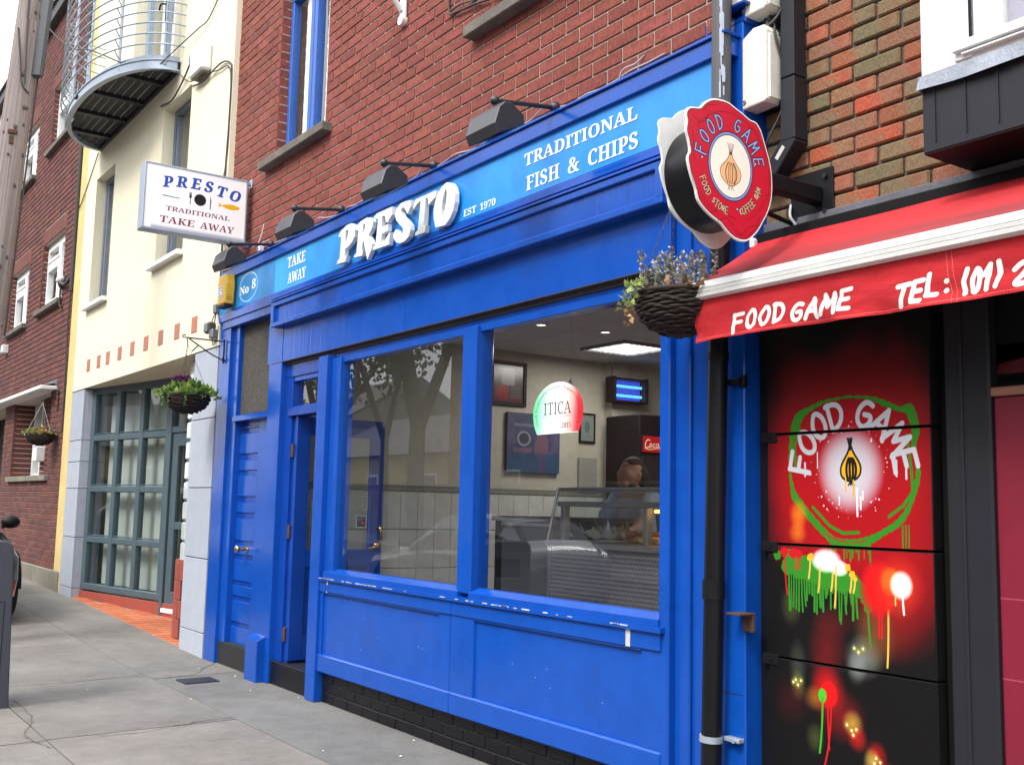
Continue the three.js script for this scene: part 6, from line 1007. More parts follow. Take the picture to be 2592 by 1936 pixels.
// ------------------------------------------------------------------ round double-faced hanging sign
{
  const X1 = -2.66, X0 = -2.80, s = thing('projecting_sign', 'round red wax-seal shaped sign with an onion hung over the awning end', 'shop sign', [-2.73, 2.58, 0.39]);
  const pl = [[0.484, 2.827], [0.442, 2.835], [0.4, 2.835], [0.363, 2.823], [0.326, 2.811], [0.285, 2.795], [0.25, 2.791], [0.228, 2.771], [0.212, 2.739], [0.195, 2.7], [0.179, 2.66], [0.167, 2.615], [0.164, 2.557], [0.169, 2.509], [0.187, 2.459], [0.214, 2.416], [0.242, 2.376], [0.264, 2.354], [0.302, 2.327], [0.349, 2.322], [0.391, 2.336], [0.422, 2.357], [0.438, 2.369], [0.484, 2.387], [0.524, 2.409], [0.554, 2.437], [0.566, 2.475], [0.584, 2.512], [0.599, 2.55], [0.605, 2.581], [0.594, 2.606], [0.602, 2.649], [0.614, 2.683], [0.609, 2.717], [0.614, 2.748], [0.598, 2.768], [0.545, 2.781], [0.519, 2.806]];
  const cz = 0.39, cy = 2.58;
  const outline = (k, n = 160) => new THREE.CatmullRomCurve3(pl.map((p) => V((p[0] - cz) * k, (p[1] - cy) * k, 0)), true).getPoints(n).map((p) => [p.x, p.y]);
  const plate = (k, x0, x1) => { return remap(exX(shapeOf(outline(k)), x1 - x0, 0.001, 1).translate(x0, cy, cz)); };
  // shape x is street-ward z: rotateY(-90) sends x to z; scale(-1) keeps the extrusion pointing to +x
  part('back_plate', [plate(1, X0 - 0.008, X0)], M.whitePaint, s);
  part('front_plate', [plate(1, X1 - 0.008, X1 - 0.001)], M.whitePaint, s);
  part('drum', [remap(new THREE.CylinderGeometry(0.198, 0.198, X1 - X0 - 0.008, 56).rotateZ(Math.PI / 2).translate((X0 + X1) / 2 - 0.004, cy - 0.012, cz))], M.blackGloss, s);
  const N = 1024, k = N / 0.56, U = (z) => N / 2 - (z - cz) * k, Vv = (y) => N / 2 - (y - cy) * k;     // seen from +x, the street is on the left
  const art = canvasTex(N, N, (x) => {
    x.fillStyle = '#f4efe8'; x.fillRect(0, 0, N, N);
    const path = (q) => { x.beginPath(); outline(q).forEach((p, i) => (i ? x.lineTo(N / 2 - p[0] * k, N / 2 - p[1] * k) : x.moveTo(N / 2 - p[0] * k, N / 2 - p[1] * k))); x.closePath(); };
    path(0.972); x.fillStyle = '#c3102f'; x.fill(); x.strokeStyle = '#2a0a14'; x.lineWidth = 5; x.stroke();
    const r = rng(17); x.strokeStyle = 'rgba(74,6,22,0.9)'; x.lineCap = 'round';
    const cxp = U(0.388), cyp = Vv(2.592), arc = (rr, a0, a1, w) => { x.lineWidth = w; x.beginPath(); x.arc(cxp, cyp, rr * k, a0, a1); x.stroke(); };
    arc(0.203, -2.55, -0.25, 4); arc(0.21, 2.1, 3.45, 3); arc(0.205, 0.35, 1.15, 3); arc(0.198, 1.95, 2.5, 3);
    for (const q of [[[0.58, 2.74], [0.55, 2.73], [0.555, 2.72], [0.52, 2.735], [0.5, 2.77]], [[0.585, 2.70], [0.575, 2.66], [0.583, 2.62], [0.57, 2.58]], [[0.49, 2.40], [0.44, 2.425], [0.40, 2.405], [0.36, 2.40]], [[0.46, 2.375], [0.41, 2.395], [0.37, 2.37]], [[0.375, 2.36], [0.33, 2.345], [0.30, 2.375], [0.26, 2.39], [0.23, 2.43]], [[0.36, 2.345], [0.31, 2.338], [0.28, 2.36], [0.24, 2.4]], [[0.19, 2.5], [0.18, 2.56], [0.185, 2.62]], [[0.27, 2.77], [0.235, 2.74], [0.22, 2.70]], [[0.46, 2.81], [0.5, 2.80], [0.53, 2.77]]]) { x.lineWidth = 4; x.beginPath(); q.forEach((p, i) => (i ? x.lineTo(U(p[0]), Vv(p[1])) : x.moveTo(U(p[0]), Vv(p[1])))); x.stroke(); }
    // pale disc with a blue rim, ringed in black
    x.save(); x.translate(cxp, cyp); x.scale(0.93, 1.04); for (const [rr, c] of [[0.126, '#171826'], [0.1225, '#7d9ad2'], [0.115, '#171826'], [0.112, '#f3ecdc']]) { x.fillStyle = c; x.beginPath(); x.arc(0, 0, rr * k, 0, 7); x.fill(); } x.restore();
    // onion
    x.save(); x.translate(cxp, Vv(2.575)); const u = k * 0.001; x.fillStyle = '#ecb983'; x.strokeStyle = '#20150f'; x.lineWidth = 4.5; x.beginPath(); x.moveTo(-6 * u, -70 * u); x.bezierCurveTo(-8 * u, -30 * u, -56 * u, -22 * u, -54 * u, 10 * u); x.bezierCurveTo(-52 * u, 40 * u, -24 * u, 46 * u, -14 * u, 56 * u); x.lineTo(14 * u, 56 * u); x.bezierCurveTo(26 * u, 44 * u, 54 * u, 38 * u, 54 * u, 6 * u); x.bezierCurveTo(52 * u, -24 * u, 8 * u, -34 * u, 6 * u, -70 * u); x.closePath(); x.fill(); x.stroke();
    for (const q of [-34, -16, -4, 14, 32, 42]) { x.lineWidth = q % 4 ? 7 : 4; x.beginPath(); x.moveTo(q * 0.35 * u, -30 * u); x.quadraticCurveTo(q * 1.15 * u, 8 * u, q * 0.42 * u, 48 * u); x.stroke(); }
    x.lineWidth = 4; for (const q of [-16, -8, 2, 10, 18]) { x.beginPath(); x.moveTo(q * 0.2 * u, -62 * u); x.lineTo(q * u, -104 * u); x.stroke(); } for (const q of [-14, -6, 4, 14]) { x.beginPath(); x.moveTo(q * 0.6 * u, 57 * u); x.lineTo(q * u, 72 * u); x.stroke(); } x.restore();
    // lettering round the disc, outlined
    const letters = (str, a0, a1, rr, size, fill, flip) => { const n = str.length; [...str].forEach((c, i) => { if (c === ' ') return; const a = lerp(a0, a1, i / (n - 1)); x.save(); x.translate(cxp + Math.cos(a) * rr * k * 0.95, cyp - Math.sin(a) * rr * k * 1.03); x.rotate(flip ? -Math.PI / 2 - a : Math.PI / 2 - a); x.lineCap = x.lineJoin = 'round'; for (const pass of [0, 1]) { x.strokeStyle = pass ? fill : '#191426'; x.lineWidth = pass ? size * 0.11 : size * 0.24; if ('FOODGAMETL'.includes(c)) pen(x, c, -size * 0.32, size * 0.5, size * 0.64, size); else { x.font = `bold ${size}px sans-serif`; x.textAlign = 'center'; x.textBaseline = 'middle'; if (!pass) { x.lineWidth = size * 0.14; x.strokeText(c, 0, 0); } else { x.fillStyle = fill; x.fillText(c, 0, 0); } } } x.restore(); }); };
    letters('FOOD', rad(168), rad(112), 0.163, 102, '#8fa8dc'); letters('GAME', rad(76), rad(16), 0.163, 102, '#8fa8dc');
    letters('FOOD STORE', rad(205), rad(262), 0.166, 54, '#d9c69a', true); letters('COFFEE BAR', rad(290), rad(340), 0.166, 54, '#d9c69a', true);
    for (const [z, y] of [[0.534, 2.598], [0.257, 2.628], [0.354, 2.437]]) { x.fillStyle = '#191426'; x.beginPath(); x.arc(U(z), Vv(y), 11, 0, 7); x.fill(); x.fillStyle = '#c9d2ea'; x.beginPath(); x.arc(U(z), Vv(y), 7, 0, 7); x.fill(); }
  });
  const face = new THREE.ShapeGeometry(shapeOf(outline(0.998))), p = face.attributes.position, uv = face.attributes.uv;
  for (let i = 0; i < p.count; i++) { const a = p.getX(i), b = p.getY(i); uv.setXY(i, 0.5 - a / 0.56, 0.5 + b / 0.56); p.setXYZ(i, X1 + 0.0014, cy + b, cz + a); }
  const ix = face.index.array; for (let i = 0; i < ix.length; i += 3) { const t = ix[i]; ix[i] = ix[i + 1]; ix[i + 1] = t; } face.computeVertexNormals();
  part('print', [face], std({ map: art, roughness: 0.42, side: THREE.DoubleSide }), s);
  part('bracket_arm', [cham(-2.755, -2.705, 2.57, 2.64, -0.19, 0.24, 0.006), rod([-2.86, 2.52, -0.18], [-2.74, 2.50, 0.22], 0.01)], M.black, s);
  part('wall_plate', [cham(-2.87, -2.655, 2.50, 2.715, -0.199, -0.188, 0.003)], M.black, s);
  for (const [x, y] of [[-2.69, 2.68], [-2.835, 2.68], [-2.69, 2.535], [-2.835, 2.535]]) part('bolt', [rod([x, y, -0.19], [x, y, -0.176], 0.011, 6)], M.slateMetal, s);
}
// ------------------------------------------------------------------ white box sign on its bracket
{
  const X = -8.6, th = 0.13, z0 = 0.008, z1 = 0.868, y0 = 3.515, y1 = 4.06, s = thing('projecting_sign', 'white lightbox sign hung square to the wall with knife, fork and yellow fish', 'shop sign', [X, 3.8, 0.44]);
  part('case', [cham(X - th, X - 0.004, y0, y1, z0, z1, 0.006)], M.whitePaint, s);
  part('trim', [cham(X - th - 0.003, X + 0.003, y0 - 0.006, y0 + 0.012, z0, z1, 0.003), cham(X - th - 0.003, X + 0.003, y1 - 0.012, y1 + 0.006, z0, z1, 0.003), cham(X - th - 0.003, X + 0.003, y0, y1, z1 - 0.012, z1 + 0.004, 0.003), cham(X - th - 0.003, X + 0.003, y0, y1, z0 - 0.004, z0 + 0.012, 0.003)], M.galv, s);
  const W = 1100, H = 700, k = W / (z1 - z0), U = (z) => (z1 - z) * k, Q = (y) => (y1 - y) * (H / (y1 - y0));
  const tex = canvasTex(W, H, (x) => {
    x.fillStyle = '#fdfcf8'; x.fillRect(0, 0, W, H); const r = rng(2); for (let i = 0; i < 80; i++) { x.fillStyle = 'rgba(120,115,100,0.02)'; x.fillRect(r() * W, r() * H, 3, 40 + r() * 120); }
    const g = x.createLinearGradient(0, H - 46, 0, H); g.addColorStop(0, 'rgba(110,110,125,0)'); g.addColorStop(1, 'rgba(110,110,125,0.7)'); x.fillStyle = g; x.fillRect(U(0.81), H - 46, W, 46);
    // PRESTO, in an arch of slanting capitals
    const zs = [0.69, 0.575, 0.455, 0.345, 0.235, 0.115], ys = [3.885, 3.905, 3.912, 3.908, 3.885, 3.87], rt = [-0.10, -0.05, 0, 0.05, 0.10, 0.16];
    [...'PRESTO'].forEach((c, i) => { x.save(); x.translate(U(zs[i]), Q(ys[i])); x.rotate(rt[i]); x.transform(1, 0, -0.16, 1, 0, 0); x.font = 'bold 168px serif'; x.textAlign = 'center'; x.textBaseline = 'alphabetic'; x.lineJoin = 'round'; x.strokeStyle = '#15235e'; x.lineWidth = 7; x.strokeText(c, 0, 0); x.fillStyle = '#1f4cba'; x.fillText(c, 0, 0); x.restore(); });
    x.fillStyle = '#15161a'; x.save(); x.translate(U(0.655), Q(3.808)); x.beginPath(); x.moveTo(-95, -5); x.lineTo(95, 2); x.lineTo(92, 9); x.lineTo(-90, 5); x.fill(); x.restore();
    x.beginPath(); x.arc(U(0.408), Q(3.822), 66, 0, 7); x.fill();
    x.fillRect(U(0.492) - 4, Q(3.86), 8, 118); for (const d of [-13, -4, 5]) x.fillRect(U(0.492) + d, Q(3.875), 6, 42); x.beginPath(); x.ellipse(U(0.492), Q(3.838), 14, 20, 0, 0, 7); x.fill();
    x.beginPath(); x.moveTo(U(0.318) - 3, Q(3.875)); x.quadraticCurveTo(U(0.318) + 14, Q(3.83), U(0.318) + 6, Q(3.80)); x.lineTo(U(0.318) + 5, Q(3.755)); x.lineTo(U(0.318) - 4, Q(3.755)); x.fill();
    x.fillStyle = '#f1b417'; x.beginPath(); x.moveTo(U(0.25), Q(3.83)); x.lineTo(U(0.215), Q(3.812)); x.quadraticCurveTo(U(0.13), Q(3.85), U(0.055), Q(3.815)); x.quadraticCurveTo(U(0.06), Q(3.80), U(0.07), Q(3.795)); x.quadraticCurveTo(U(0.14), Q(3.77), U(0.215), Q(3.805)); x.lineTo(U(0.25), Q(3.79)); x.lineTo(U(0.24), Q(3.81)); x.fill();
    x.fillStyle = '#7a1f38'; fit(x, 'TRADITIONAL', U(0.695), U(0.14), Q(3.682), 50, 'bold', 'serif', -0.05);
    x.fillStyle = '#8a1d38'; fit(x, 'TAKE', U(0.745), U(0.445), Q(3.572), 74, 'bold', 'serif', -0.12); fit(x, 'AWAY', U(0.40), U(0.10), Q(3.572), 74, 'bold', 'serif', -0.12);
  });
  part('print', [sheet(V(X, y0 + 0.012, z1 - 0.012), V(X, y0 + 0.012, z0 + 0.012), V(X, y1 - 0.012, z0 + 0.012), V(X, y1 - 0.012, z1 - 0.012))], std({ map: tex, roughness: 0.35 }), s);
  part('bracket', [cham(X - 0.08, X - 0.05, 4.045, 4.075, -0.05, 0.03, 0.003), cham(X - 0.10, X - 0.03, 4.02, 4.10, -0.05, -0.04, 0.003), cham(X - 0.08, X - 0.05, 3.50, 3.53, -0.05, 0.03, 0.003)], M.galv, s);
}
// ------------------------------------------------------------------ floodlights on arms above the fascia
{
  const lamp = (X, y, arm, drop, label, turn = 0) => {
    const t = thing('floodlight', label, 'floodlight', [X, y, -0.02], 'black floodlights on arms over the fascia');
    part('foot', [rod([X, y, -0.045], [X, y, 0.03], 0.022), ball(X, y, 0.01, 0.03, 10, 8)], M.lampBlack, t);
    const e = V(X, y - 0.055, arm); part('arm', [rod([X, y, 0], e, 0.0125), ball(e.x, e.y, e.z, 0.024, 10, 8)], M.lampBlack, t);
    part('hanger', [rod(e, [e.x, e.y - 0.07, e.z - 0.012], 0.01), cham(X - 0.02, X + 0.02, e.y - 0.085, e.y - 0.05, e.z - 0.03, e.z + 0.01, 0.003)], M.lampBlack, t);
    // wedge-shaped head, glass turned down to the sign: section in z-y, drawn out along x
    const s = shapeOf([[0.06, 0.0], [0.085, -0.085], [0.065, -0.125], [-0.085, -0.05], [-0.08, -0.01], [-0.01, 0.035], [0.03, 0.03]]);
    const g = exX(s, 0.25, 0.006); g.translate(X - 0.125, e.y - 0.085, e.z - 0.005); part('head', [remap(g)], std({ color: C(0.028, 0.029, 0.034), map: gr(5), roughness: 0.42, side: THREE.DoubleSide }), t);
    const gl = flat([[V(X - 0.11, e.y - 0.21, e.z + 0.05), V(X + 0.11, e.y - 0.21, e.z + 0.05), V(X + 0.11, e.y - 0.145, e.z - 0.08)], [V(X - 0.11, e.y - 0.21, e.z + 0.05), V(X + 0.11, e.y - 0.145, e.z - 0.08), V(X - 0.11, e.y - 0.145, e.z - 0.08)]]); gl.translate(0, -0.012, -0.006);
    part('lens', [gl], M.glassDark, t);
    return t;
  };
  lamp(-8.0, 3.395, 0.355, 0, 'black floodlight under the white lightbox sign, leftmost of the four');
  lamp(-6.73, 3.40, 0.36, 0, 'black floodlight between the words take away and the raised letters');
  lamp(-5.455, 3.392, 0.35, 0, 'black floodlight in front of the raised white letters');
  lamp(-4.24, 3.39, 0.385, 0, 'black floodlight nearest the downpipe, above the words fish and chips');
  const wire = thing('wiring', 'thin grey flex looping along the top of the blue fascia', 'cable', [-6, 3.4, 0]);
  const r = rng(44), pts = []; for (let x = -8.1; x < -3.35; x += 0.12) pts.push([x, 3.372 + 0.012 + 0.02 * r() + (r() > 0.85 ? 0.04 : 0), -0.02 + 0.03 * r()]);
  part('flex', [tube(pts, 0.004, 220, 5)], M.cableGrey, wire);
  part('flex_end', [tube([[-3.75, 3.37, 0], [-3.72, 3.42, 0], [-3.66, 3.44, -0.03], [-3.62, 3.47, -0.045]], 0.004, 12, 5), tube([[-8.1, 3.46, -0.02], [-8.16, 3.42, 0.05], [-8.2, 3.50, 0.02], [-8.28, 3.62, -0.03]], 0.004, 14, 5)], M.cableGrey, wire);
  const cl = thing('cable_clip', 'white plastic connector where flex meets the brick under the lightbox sign', 'connector', [-8.3, 3.42, -0.03]);
  part('block', [cham(-8.33, -8.28, 3.395, 3.44, -0.045, 0.0, 0.006)], M.pvc, cl); part('screw', [rod([-8.305, 3.42, 0], [-8.305, 3.42, 0.01], 0.01)], M.steelDull, cl);
}
// ------------------------------------------------------------------ yellow alarm box and small fittings at the left end of the fascia
{
  const t = thing('alarm_box', 'yellow intruder alarm box at the left end of the blue fascia', 'alarm box', [-8.9, 3.1, 0.03]);
  const s = shapeOf([[-0.105, 0.09], [-0.085, 0.165], [0.10, 0.165], [0.125, 0.08], [0.105, -0.1], [-0.095, -0.1]]), ym = std({ color: C(0.72, 0.42, 0.03), map: gr(4), roughness: 0.4 });
  const k = 0.88; part('cover', [remap(extrude(s, 0.055, 0.012, 2).scale(k, k, 1).translate(-8.83, 3.11, 0.04))], ym, t);
  const dk = std({ color: C(0.42, 0.21, 0.01), roughness: 0.5 }); const lou = []; for (let i = 0; i < 7; i++) lou.push(cham(-8.735, -8.72, 3.045 + i * 0.017, 3.053 + i * 0.017, 0.05, 0.10, 0.002)); part('louvre', lou, dk, t);
  part('base', [cham(-8.92, -8.735, 2.985, 3.02, 0.03, 0.105, 0.008)], M.slateMetal, t);
  part('badge', [sheet(V(-8.905, 3.075, 0.1085), V(-8.80, 3.075, 0.1085), V(-8.80, 3.165, 0.1085), V(-8.905, 3.165, 0.1085))], std({ map: canvasTex(128, 128, (x, w, h) => { x.fillStyle = '#e9e4dc'; x.fillRect(0, 0, w, h); x.fillStyle = '#4a5cae'; x.fillRect(8, 8, 112, 16); x.fillRect(8, 104, 112, 16); x.strokeStyle = '#4a5cae'; x.lineWidth = 16; x.beginPath(); x.arc(44, 64, 22, 0.8, 5.5); x.stroke(); x.fillStyle = '#4a5cae'; x.fillRect(70, 42, 44, 13); x.fillRect(86, 42, 14, 46); }), roughness: 0.5 }), t);
  const j = thing('junction_boxes', 'two weathered grey junction boxes with wires at the corner of the cream wall', 'junction box', [-9.2, 2.85, 0.02]);
  part('box', [cham(-9.33, -9.22, 2.82, 2.92, 0, 0.07, 0.012)], M.pipeGrey, j); part('box', [cham(-9.24, -9.15, 2.765, 2.85, 0, 0.06, 0.012)], M.steelDull, j); part('lid', [cham(-9.32, -9.23, 2.83, 2.91, 0.07, 0.08, 0.008)], M.steelDull, j);
  part('box', [cham(-9.19, -9.13, 2.985, 3.07, 0.0, 0.05, 0.008)], M.steelDull, j);
  part('wire', [tube([[-9.16, 2.99, 0.03], [-9.18, 2.93, 0.05], [-9.2, 2.85, 0.05]], 0.005, 10, 5), tube([[-9.15, 2.99, 0.03], [-9.12, 2.9, 0.05], [-9.17, 2.82, 0.04]], 0.005, 10, 5), tube([[-9.2, 2.77, 0.03], [-9.16, 2.70, 0.04], [-9.10, 2.76, 0.03], [-9.1, 2.87, 0.02]], 0.004, 14, 5), tube([[-9.13, 3.06, 0.02], [-9.11, 3.3, 0.02], [-9.12, 3.5, 0.01]], 0.005, 10, 5)], M.cable, j);
}
// ------------------------------------------------------------------ hanging baskets
function leafGeo(r, size) {
  const g = new THREE.BufferGeometry(), w = size * (0.34 + 0.2 * r()), f = size * 0.16;
  const p = [0, 0, 0, -w, size * 0.45, f, 0, size * 0.5, 0, 0, 0, 0, 0, size * 0.5, 0, w, size * 0.45, f, -w, size * 0.45, f, 0, size, -f, 0, size * 0.5, 0, 0, size * 0.5, 0, 0, size, -f, w, size * 0.45, f];
  g.setAttribute('position', new THREE.Float32BufferAttribute(p, 3)); g.computeVertexNormals(); return clean(g);
}
function basket(t, x, y, z, R, depth, seed) {
  // wicker bowl: rows of wavy canes round stakes
  const r = rng(seed), rows = [], n = Math.round(depth / 0.011);
  const rad_ = (k) => R * Math.sqrt(Math.max(0.02, 1 - Math.pow(k, 2.3) * 0.93));
  for (let j = 0; j < n; j++) { const k = j / (n - 1), rr = rad_(k), pts = [], ph = j % 2 ? Math.PI : 0; for (let i = 0; i < 64; i++) { const a = i / 64 * Math.PI * 2; pts.push(V(x + Math.cos(a) * (rr + 0.0045 * Math.sin(a * 16 + ph)), y - k * depth + 0.004 * Math.sin(a * 5 + j * 2.1) + (r() - 0.5) * 0.003, z + Math.sin(a) * (rr + 0.0045 * Math.sin(a * 16 + ph)))); } rows.push(new THREE.TubeGeometry(new THREE.CatmullRomCurve3(pts, true), 96, 0.0058, 5, true)); }
  part('bowl', rows, M.wicker, t);
  const lin = new THREE.LatheGeometry([...Array(10).keys()].map((i) => { const k = i / 9; return new THREE.Vector2(Math.max(0.001, rad_(1 - k) - 0.006), -(1 - k) * depth); }), 32).translate(x, y, z); part('liner', [lin, new THREE.CylinderGeometry(R - 0.01, R - 0.01, 0.01, 32).translate(x, y - 0.015, z), new THREE.CylinderGeometry(rad_(1) - 0.004, rad_(1) - 0.004, 0.01, 24).translate(x, y - depth, z)], std({ color: C(0.02, 0.015, 0.012), roughness: 1, side: THREE.DoubleSide }), t);
  part('rim', [new THREE.TorusGeometry(R + 0.004, 0.009, 8, 48).rotateX(Math.PI / 2).translate(x, y, z)], M.wicker, t);
}
function foliage(t, x, y, z, R, n, mats, seed, h, size, droop, name = 'foliage') {
  const r = rng(seed), L = mats.map(() => []);
  for (let i = 0; i < n; i++) {
    const a = r() * 6.283, d = R * Math.pow(r(), 0.55) * (1 + droop * r()), out = d / R, s = size * (0.6 + 0.8 * r());
    const yy = y + h * (1 - out * 0.75) * (0.25 + 0.9 * r()) - Math.max(0, out - 0.92) * droop * 0.26 * r();
    const g = leafGeo(r, s); g.rotateX(0.4 + r() * 1.3); g.rotateZ((r() - 0.5) * 0.7); g.rotateY(-a + Math.PI / 2 + (r() - 0.5) * 1.8); g.translate(x + Math.cos(a) * d, yy, z + Math.sin(a) * d);
    L[Math.floor(r() * mats.length)].push(g);
  }
  L.forEach((l, i) => l.length && part(name, l, mats[i], t, null, 'stuff'));
}
function chain(a, b, n = 0) {
  a = V(...a); b = V(...b); const d = V().subVectors(b, a), l = d.length(); n = n || Math.round(l / 0.02); const g = [];
  for (let i = 0; i < n; i++) { const c = V().lerpVectors(a, b, (i + 0.5) / n), t = new THREE.TorusGeometry(l / n * 0.42, 0.0016, 4, 8).scale(0.55, 1.25, 1).rotateY(i % 2 ? Math.PI / 2 : 0); t.applyQuaternion(new THREE.Quaternion().setFromUnitVectors(V(0, 1, 0), d.clone().normalize())); g.push(t.translate(c.x, c.y, c.z)); }
  return g;
}
{
  const X = -8.95, Z = 0.305, Y = 2.225, R = 0.185, t = thing('hanging_basket', 'wicker hanging basket of bright green leaves and purple flowers by the blue pilaster', 'hanging basket', [X, Y, Z]);
  basket(t, X, Y, Z, R, 0.155, 3);
  foliage(t, X, Y + 0.005, Z, R, 620, [M.leaf[0], M.leaf[1], M.leaf[2], M.leaf[3], M.leaf[1]], 5, 0.105, 0.05, 0.42);
  { const r = rng(6), g = [], g2 = []; for (let i = 0; i < 46; i++) { const a = r() * 6.3, c = [X + 0.02 + (r() - 0.3) * 0.12, Y + 0.10 + r() * 0.045, Z + 0.07 + (r() - 0.5) * 0.14]; for (let k = 0; k < 4; k++) { const q = leafGeo(r, 0.022); q.rotateX(1.1).rotateY(a + k * 1.57).translate(...c); g.push(q); } } for (const c of [[X + 0.14, Y + 0.03, Z - 0.1], [X + 0.13, Y + 0.04, Z - 0.08], [X + 0.1, Y - 0.005, Z + 0.14]]) for (let k = 0; k < 5; k++) g2.push(leafGeo(r, 0.028).rotateX(1.0).rotateY(k * 1.26).translate(...c)); part('flowers', g, M.petal, t, null, 'stuff'); part('flower', g2, M.petalPink, t); }
  const trail = []; { const r = rng(9); for (const a of [1.2, 1.7, 0.4, 2.4]) for (let k = 0; k < 13; k++) { const q = leafGeo(r, 0.026); q.rotateX(1.8 + r()).rotateY(r() * 6).translate(X + Math.cos(a) * (R + 0.012 + 0.01 * r()), Y - k * 0.0085, Z + Math.sin(a) * (R + 0.012 + 0.01 * r())); trail.push(q); } } part('trailing_stem', trail, M.leaf[0], t, null, 'stuff');
  const hk = [X, 2.66, 0.33]; part('chain', [...chain(hk, [X + 0.13, Y, Z + 0.12]), ...chain(hk, [X - 0.16, Y, Z]), ...chain(hk, [X + 0.04, Y, Z - 0.17])], M.cable, t);
  const b = thing('basket_bracket', 'thin black wrought iron bracket carrying the green basket', 'bracket', [X, 2.7, 0.02]);
  part('bar', [rod([X, 2.52, 0.012], [X, 2.73, 0.012], 0.007), rod([X, 2.712, 0.01], [X, 2.712, 0.34], 0.006), tube([[X, 2.712, 0.34], [X, 2.715, 0.375], [X, 2.735, 0.37], [X, 2.73, 0.35]], 0.005, 12, 5), tube([[X, 2.705, 0.32], [X, 2.60, 0.14], [X, 2.56, 0.05], [X, 2.545, 0.03], [X, 2.57, 0.02]], 0.006, 16, 5), rod([X, 2.655, 0.24], [X, 2.60, 0.29], 0.005), tube([[X - 0.03, 2.55, 0.012], [X - 0.015, 2.535, 0.012], [X, 2.55, 0.012], [X + 0.015, 2.535, 0.012], [X + 0.03, 2.55, 0.012]], 0.005, 12, 5), rod([X, 2.712, 0.34], hk, 0.004)], M.black, b);
}
{
  const X = -3.1, Z = 0.215, Y = 2.20, R = 0.185, t = thing('hanging_basket', 'wicker hanging basket of dry grey sage behind the awning end', 'hanging basket', [X, Y, Z]);
  basket(t, X, Y, Z, R, 0.16, 13);
  { // upright sprigs of small grey leaves
    const r = rng(21), L = [[], [], []], st = [];
    for (let i = 0; i < 44; i++) { const a = r() * 6.3, d = R * 0.85 * Math.sqrt(r()), x = X + Math.cos(a) * d, z = Z + Math.sin(a) * d, h = 0.07 + 0.15 * r() * (1 - 0.3 * d / R), lx = (r() - 0.5) * 0.09, lz = (r() - 0.5) * 0.09; st.push(rod([x, Y, z], [x + lx, Y + h, z + lz], 0.0016, 4)); for (let k = 0; k < 22; k++) { const u = 0.15 + 0.85 * r(), q = leafGeo(r, 0.016 + 0.012 * r()); q.rotateX(0.5 + r() * 0.9).rotateY(r() * 6.3).translate(x + lx * u, Y + h * u, z + lz * u); L[Math.floor(r() * 3)].push(q); } }
    part('stems', st, M.dryLeaf, t, null, 'stuff'); L.forEach((l, i) => part('sage_leaves', l, M.sage[i], t, null, 'stuff'));
  }
  foliage(t, X, Y, Z, R, 40, [M.dryLeaf], 24, 0.03, 0.04, 0.25, 'dry_leaves');
  { const r = rng(29), g = [], g2 = []; for (let i = 0; i < 60; i++) { const k = r(); g.push(leafGeo(r, 0.028).rotateX(r() * 3).rotateY(r() * 6).translate(X - 0.03 + (r() - 0.5) * 0.08, Y + 0.025 - k * k * 0.10, Z + R + 0.01 + k * 0.055 + 0.03 * r())); } for (let i = 0; i < 20; i++) g2.push(leafGeo(r, 0.022).rotateX(r() * 3).rotateY(r() * 6).translate(X - 0.02 + (r() - 0.5) * 0.05, Y - 0.06 - r() * 0.09, Z + R + 0.055 + 0.03 * r())); part('trailing_stem', g, M.leaf[3], t, null, 'stuff'); part('trailing_stem', g2, M.dryLeaf, t, null, 'stuff'); }
  const hk = [X, 2.62, 0.24]; part('chain', [...chain(hk, [X - 0.04, Y, Z + R]), ...chain(hk, [X + 0.13, Y, Z - 0.1]), ...chain(hk, [X - 0.16, Y, Z - 0.08])], M.cable, t);
  const b = thing('basket_bracket', 'black wall bracket of the sage basket, behind the round red sign', 'bracket', [X, 2.62, -0.05]);
  part('bar', [rod([X, 2.64, -0.055], [X, 2.64, 0.25], 0.006), rod([X, 2.45, -0.045], [X, 2.63, 0.16], 0.006), rod([X, 2.42, -0.048], [X, 2.68, -0.048], 0.007), rod([X, 2.64, 0.24], hk, 0.004)], M.black, b);
}
{
  const X = -15.3, Z = 0.2, Y = 2.178, R = 0.18, t = thing('hanging_basket', 'small wicker basket of yellow-green plants on the far brick wall', 'hanging basket', [X, Y, Z]);
  basket(t, X, Y, Z, R, 0.15, 33); foliage(t, X, Y, Z, R, 220, [M.leaf[0], M.leaf[3], M.dryLeaf], 35, 0.07, 0.045, 0.4);
  const hk = [X, 2.60, 0.2]; part('chain', [rod(hk, [X, Y, Z + R], 0.003, 5), rod(hk, [X + 0.14, Y, Z - 0.1], 0.003, 5), rod(hk, [X - 0.14, Y, Z - 0.1], 0.003, 5)], M.cableGrey, t);
  const b = thing('basket_bracket', 'curled black iron bracket on the far brick wall beside the canopy', 'bracket', [X, 2.65, 0]);
  part('bar', [rod([X, 2.5, 0.005], [X, 2.78, 0.005], 0.009), rod([X, 2.75, 0.0], [X, 2.62, 0.22], 0.008), tube([[X, 2.75, 0.01], [X, 2.79, 0.05], [X, 2.75, 0.1], [X, 2.69, 0.08], [X, 2.66, 0.03]], 0.007, 18, 5)], M.black, b);
}
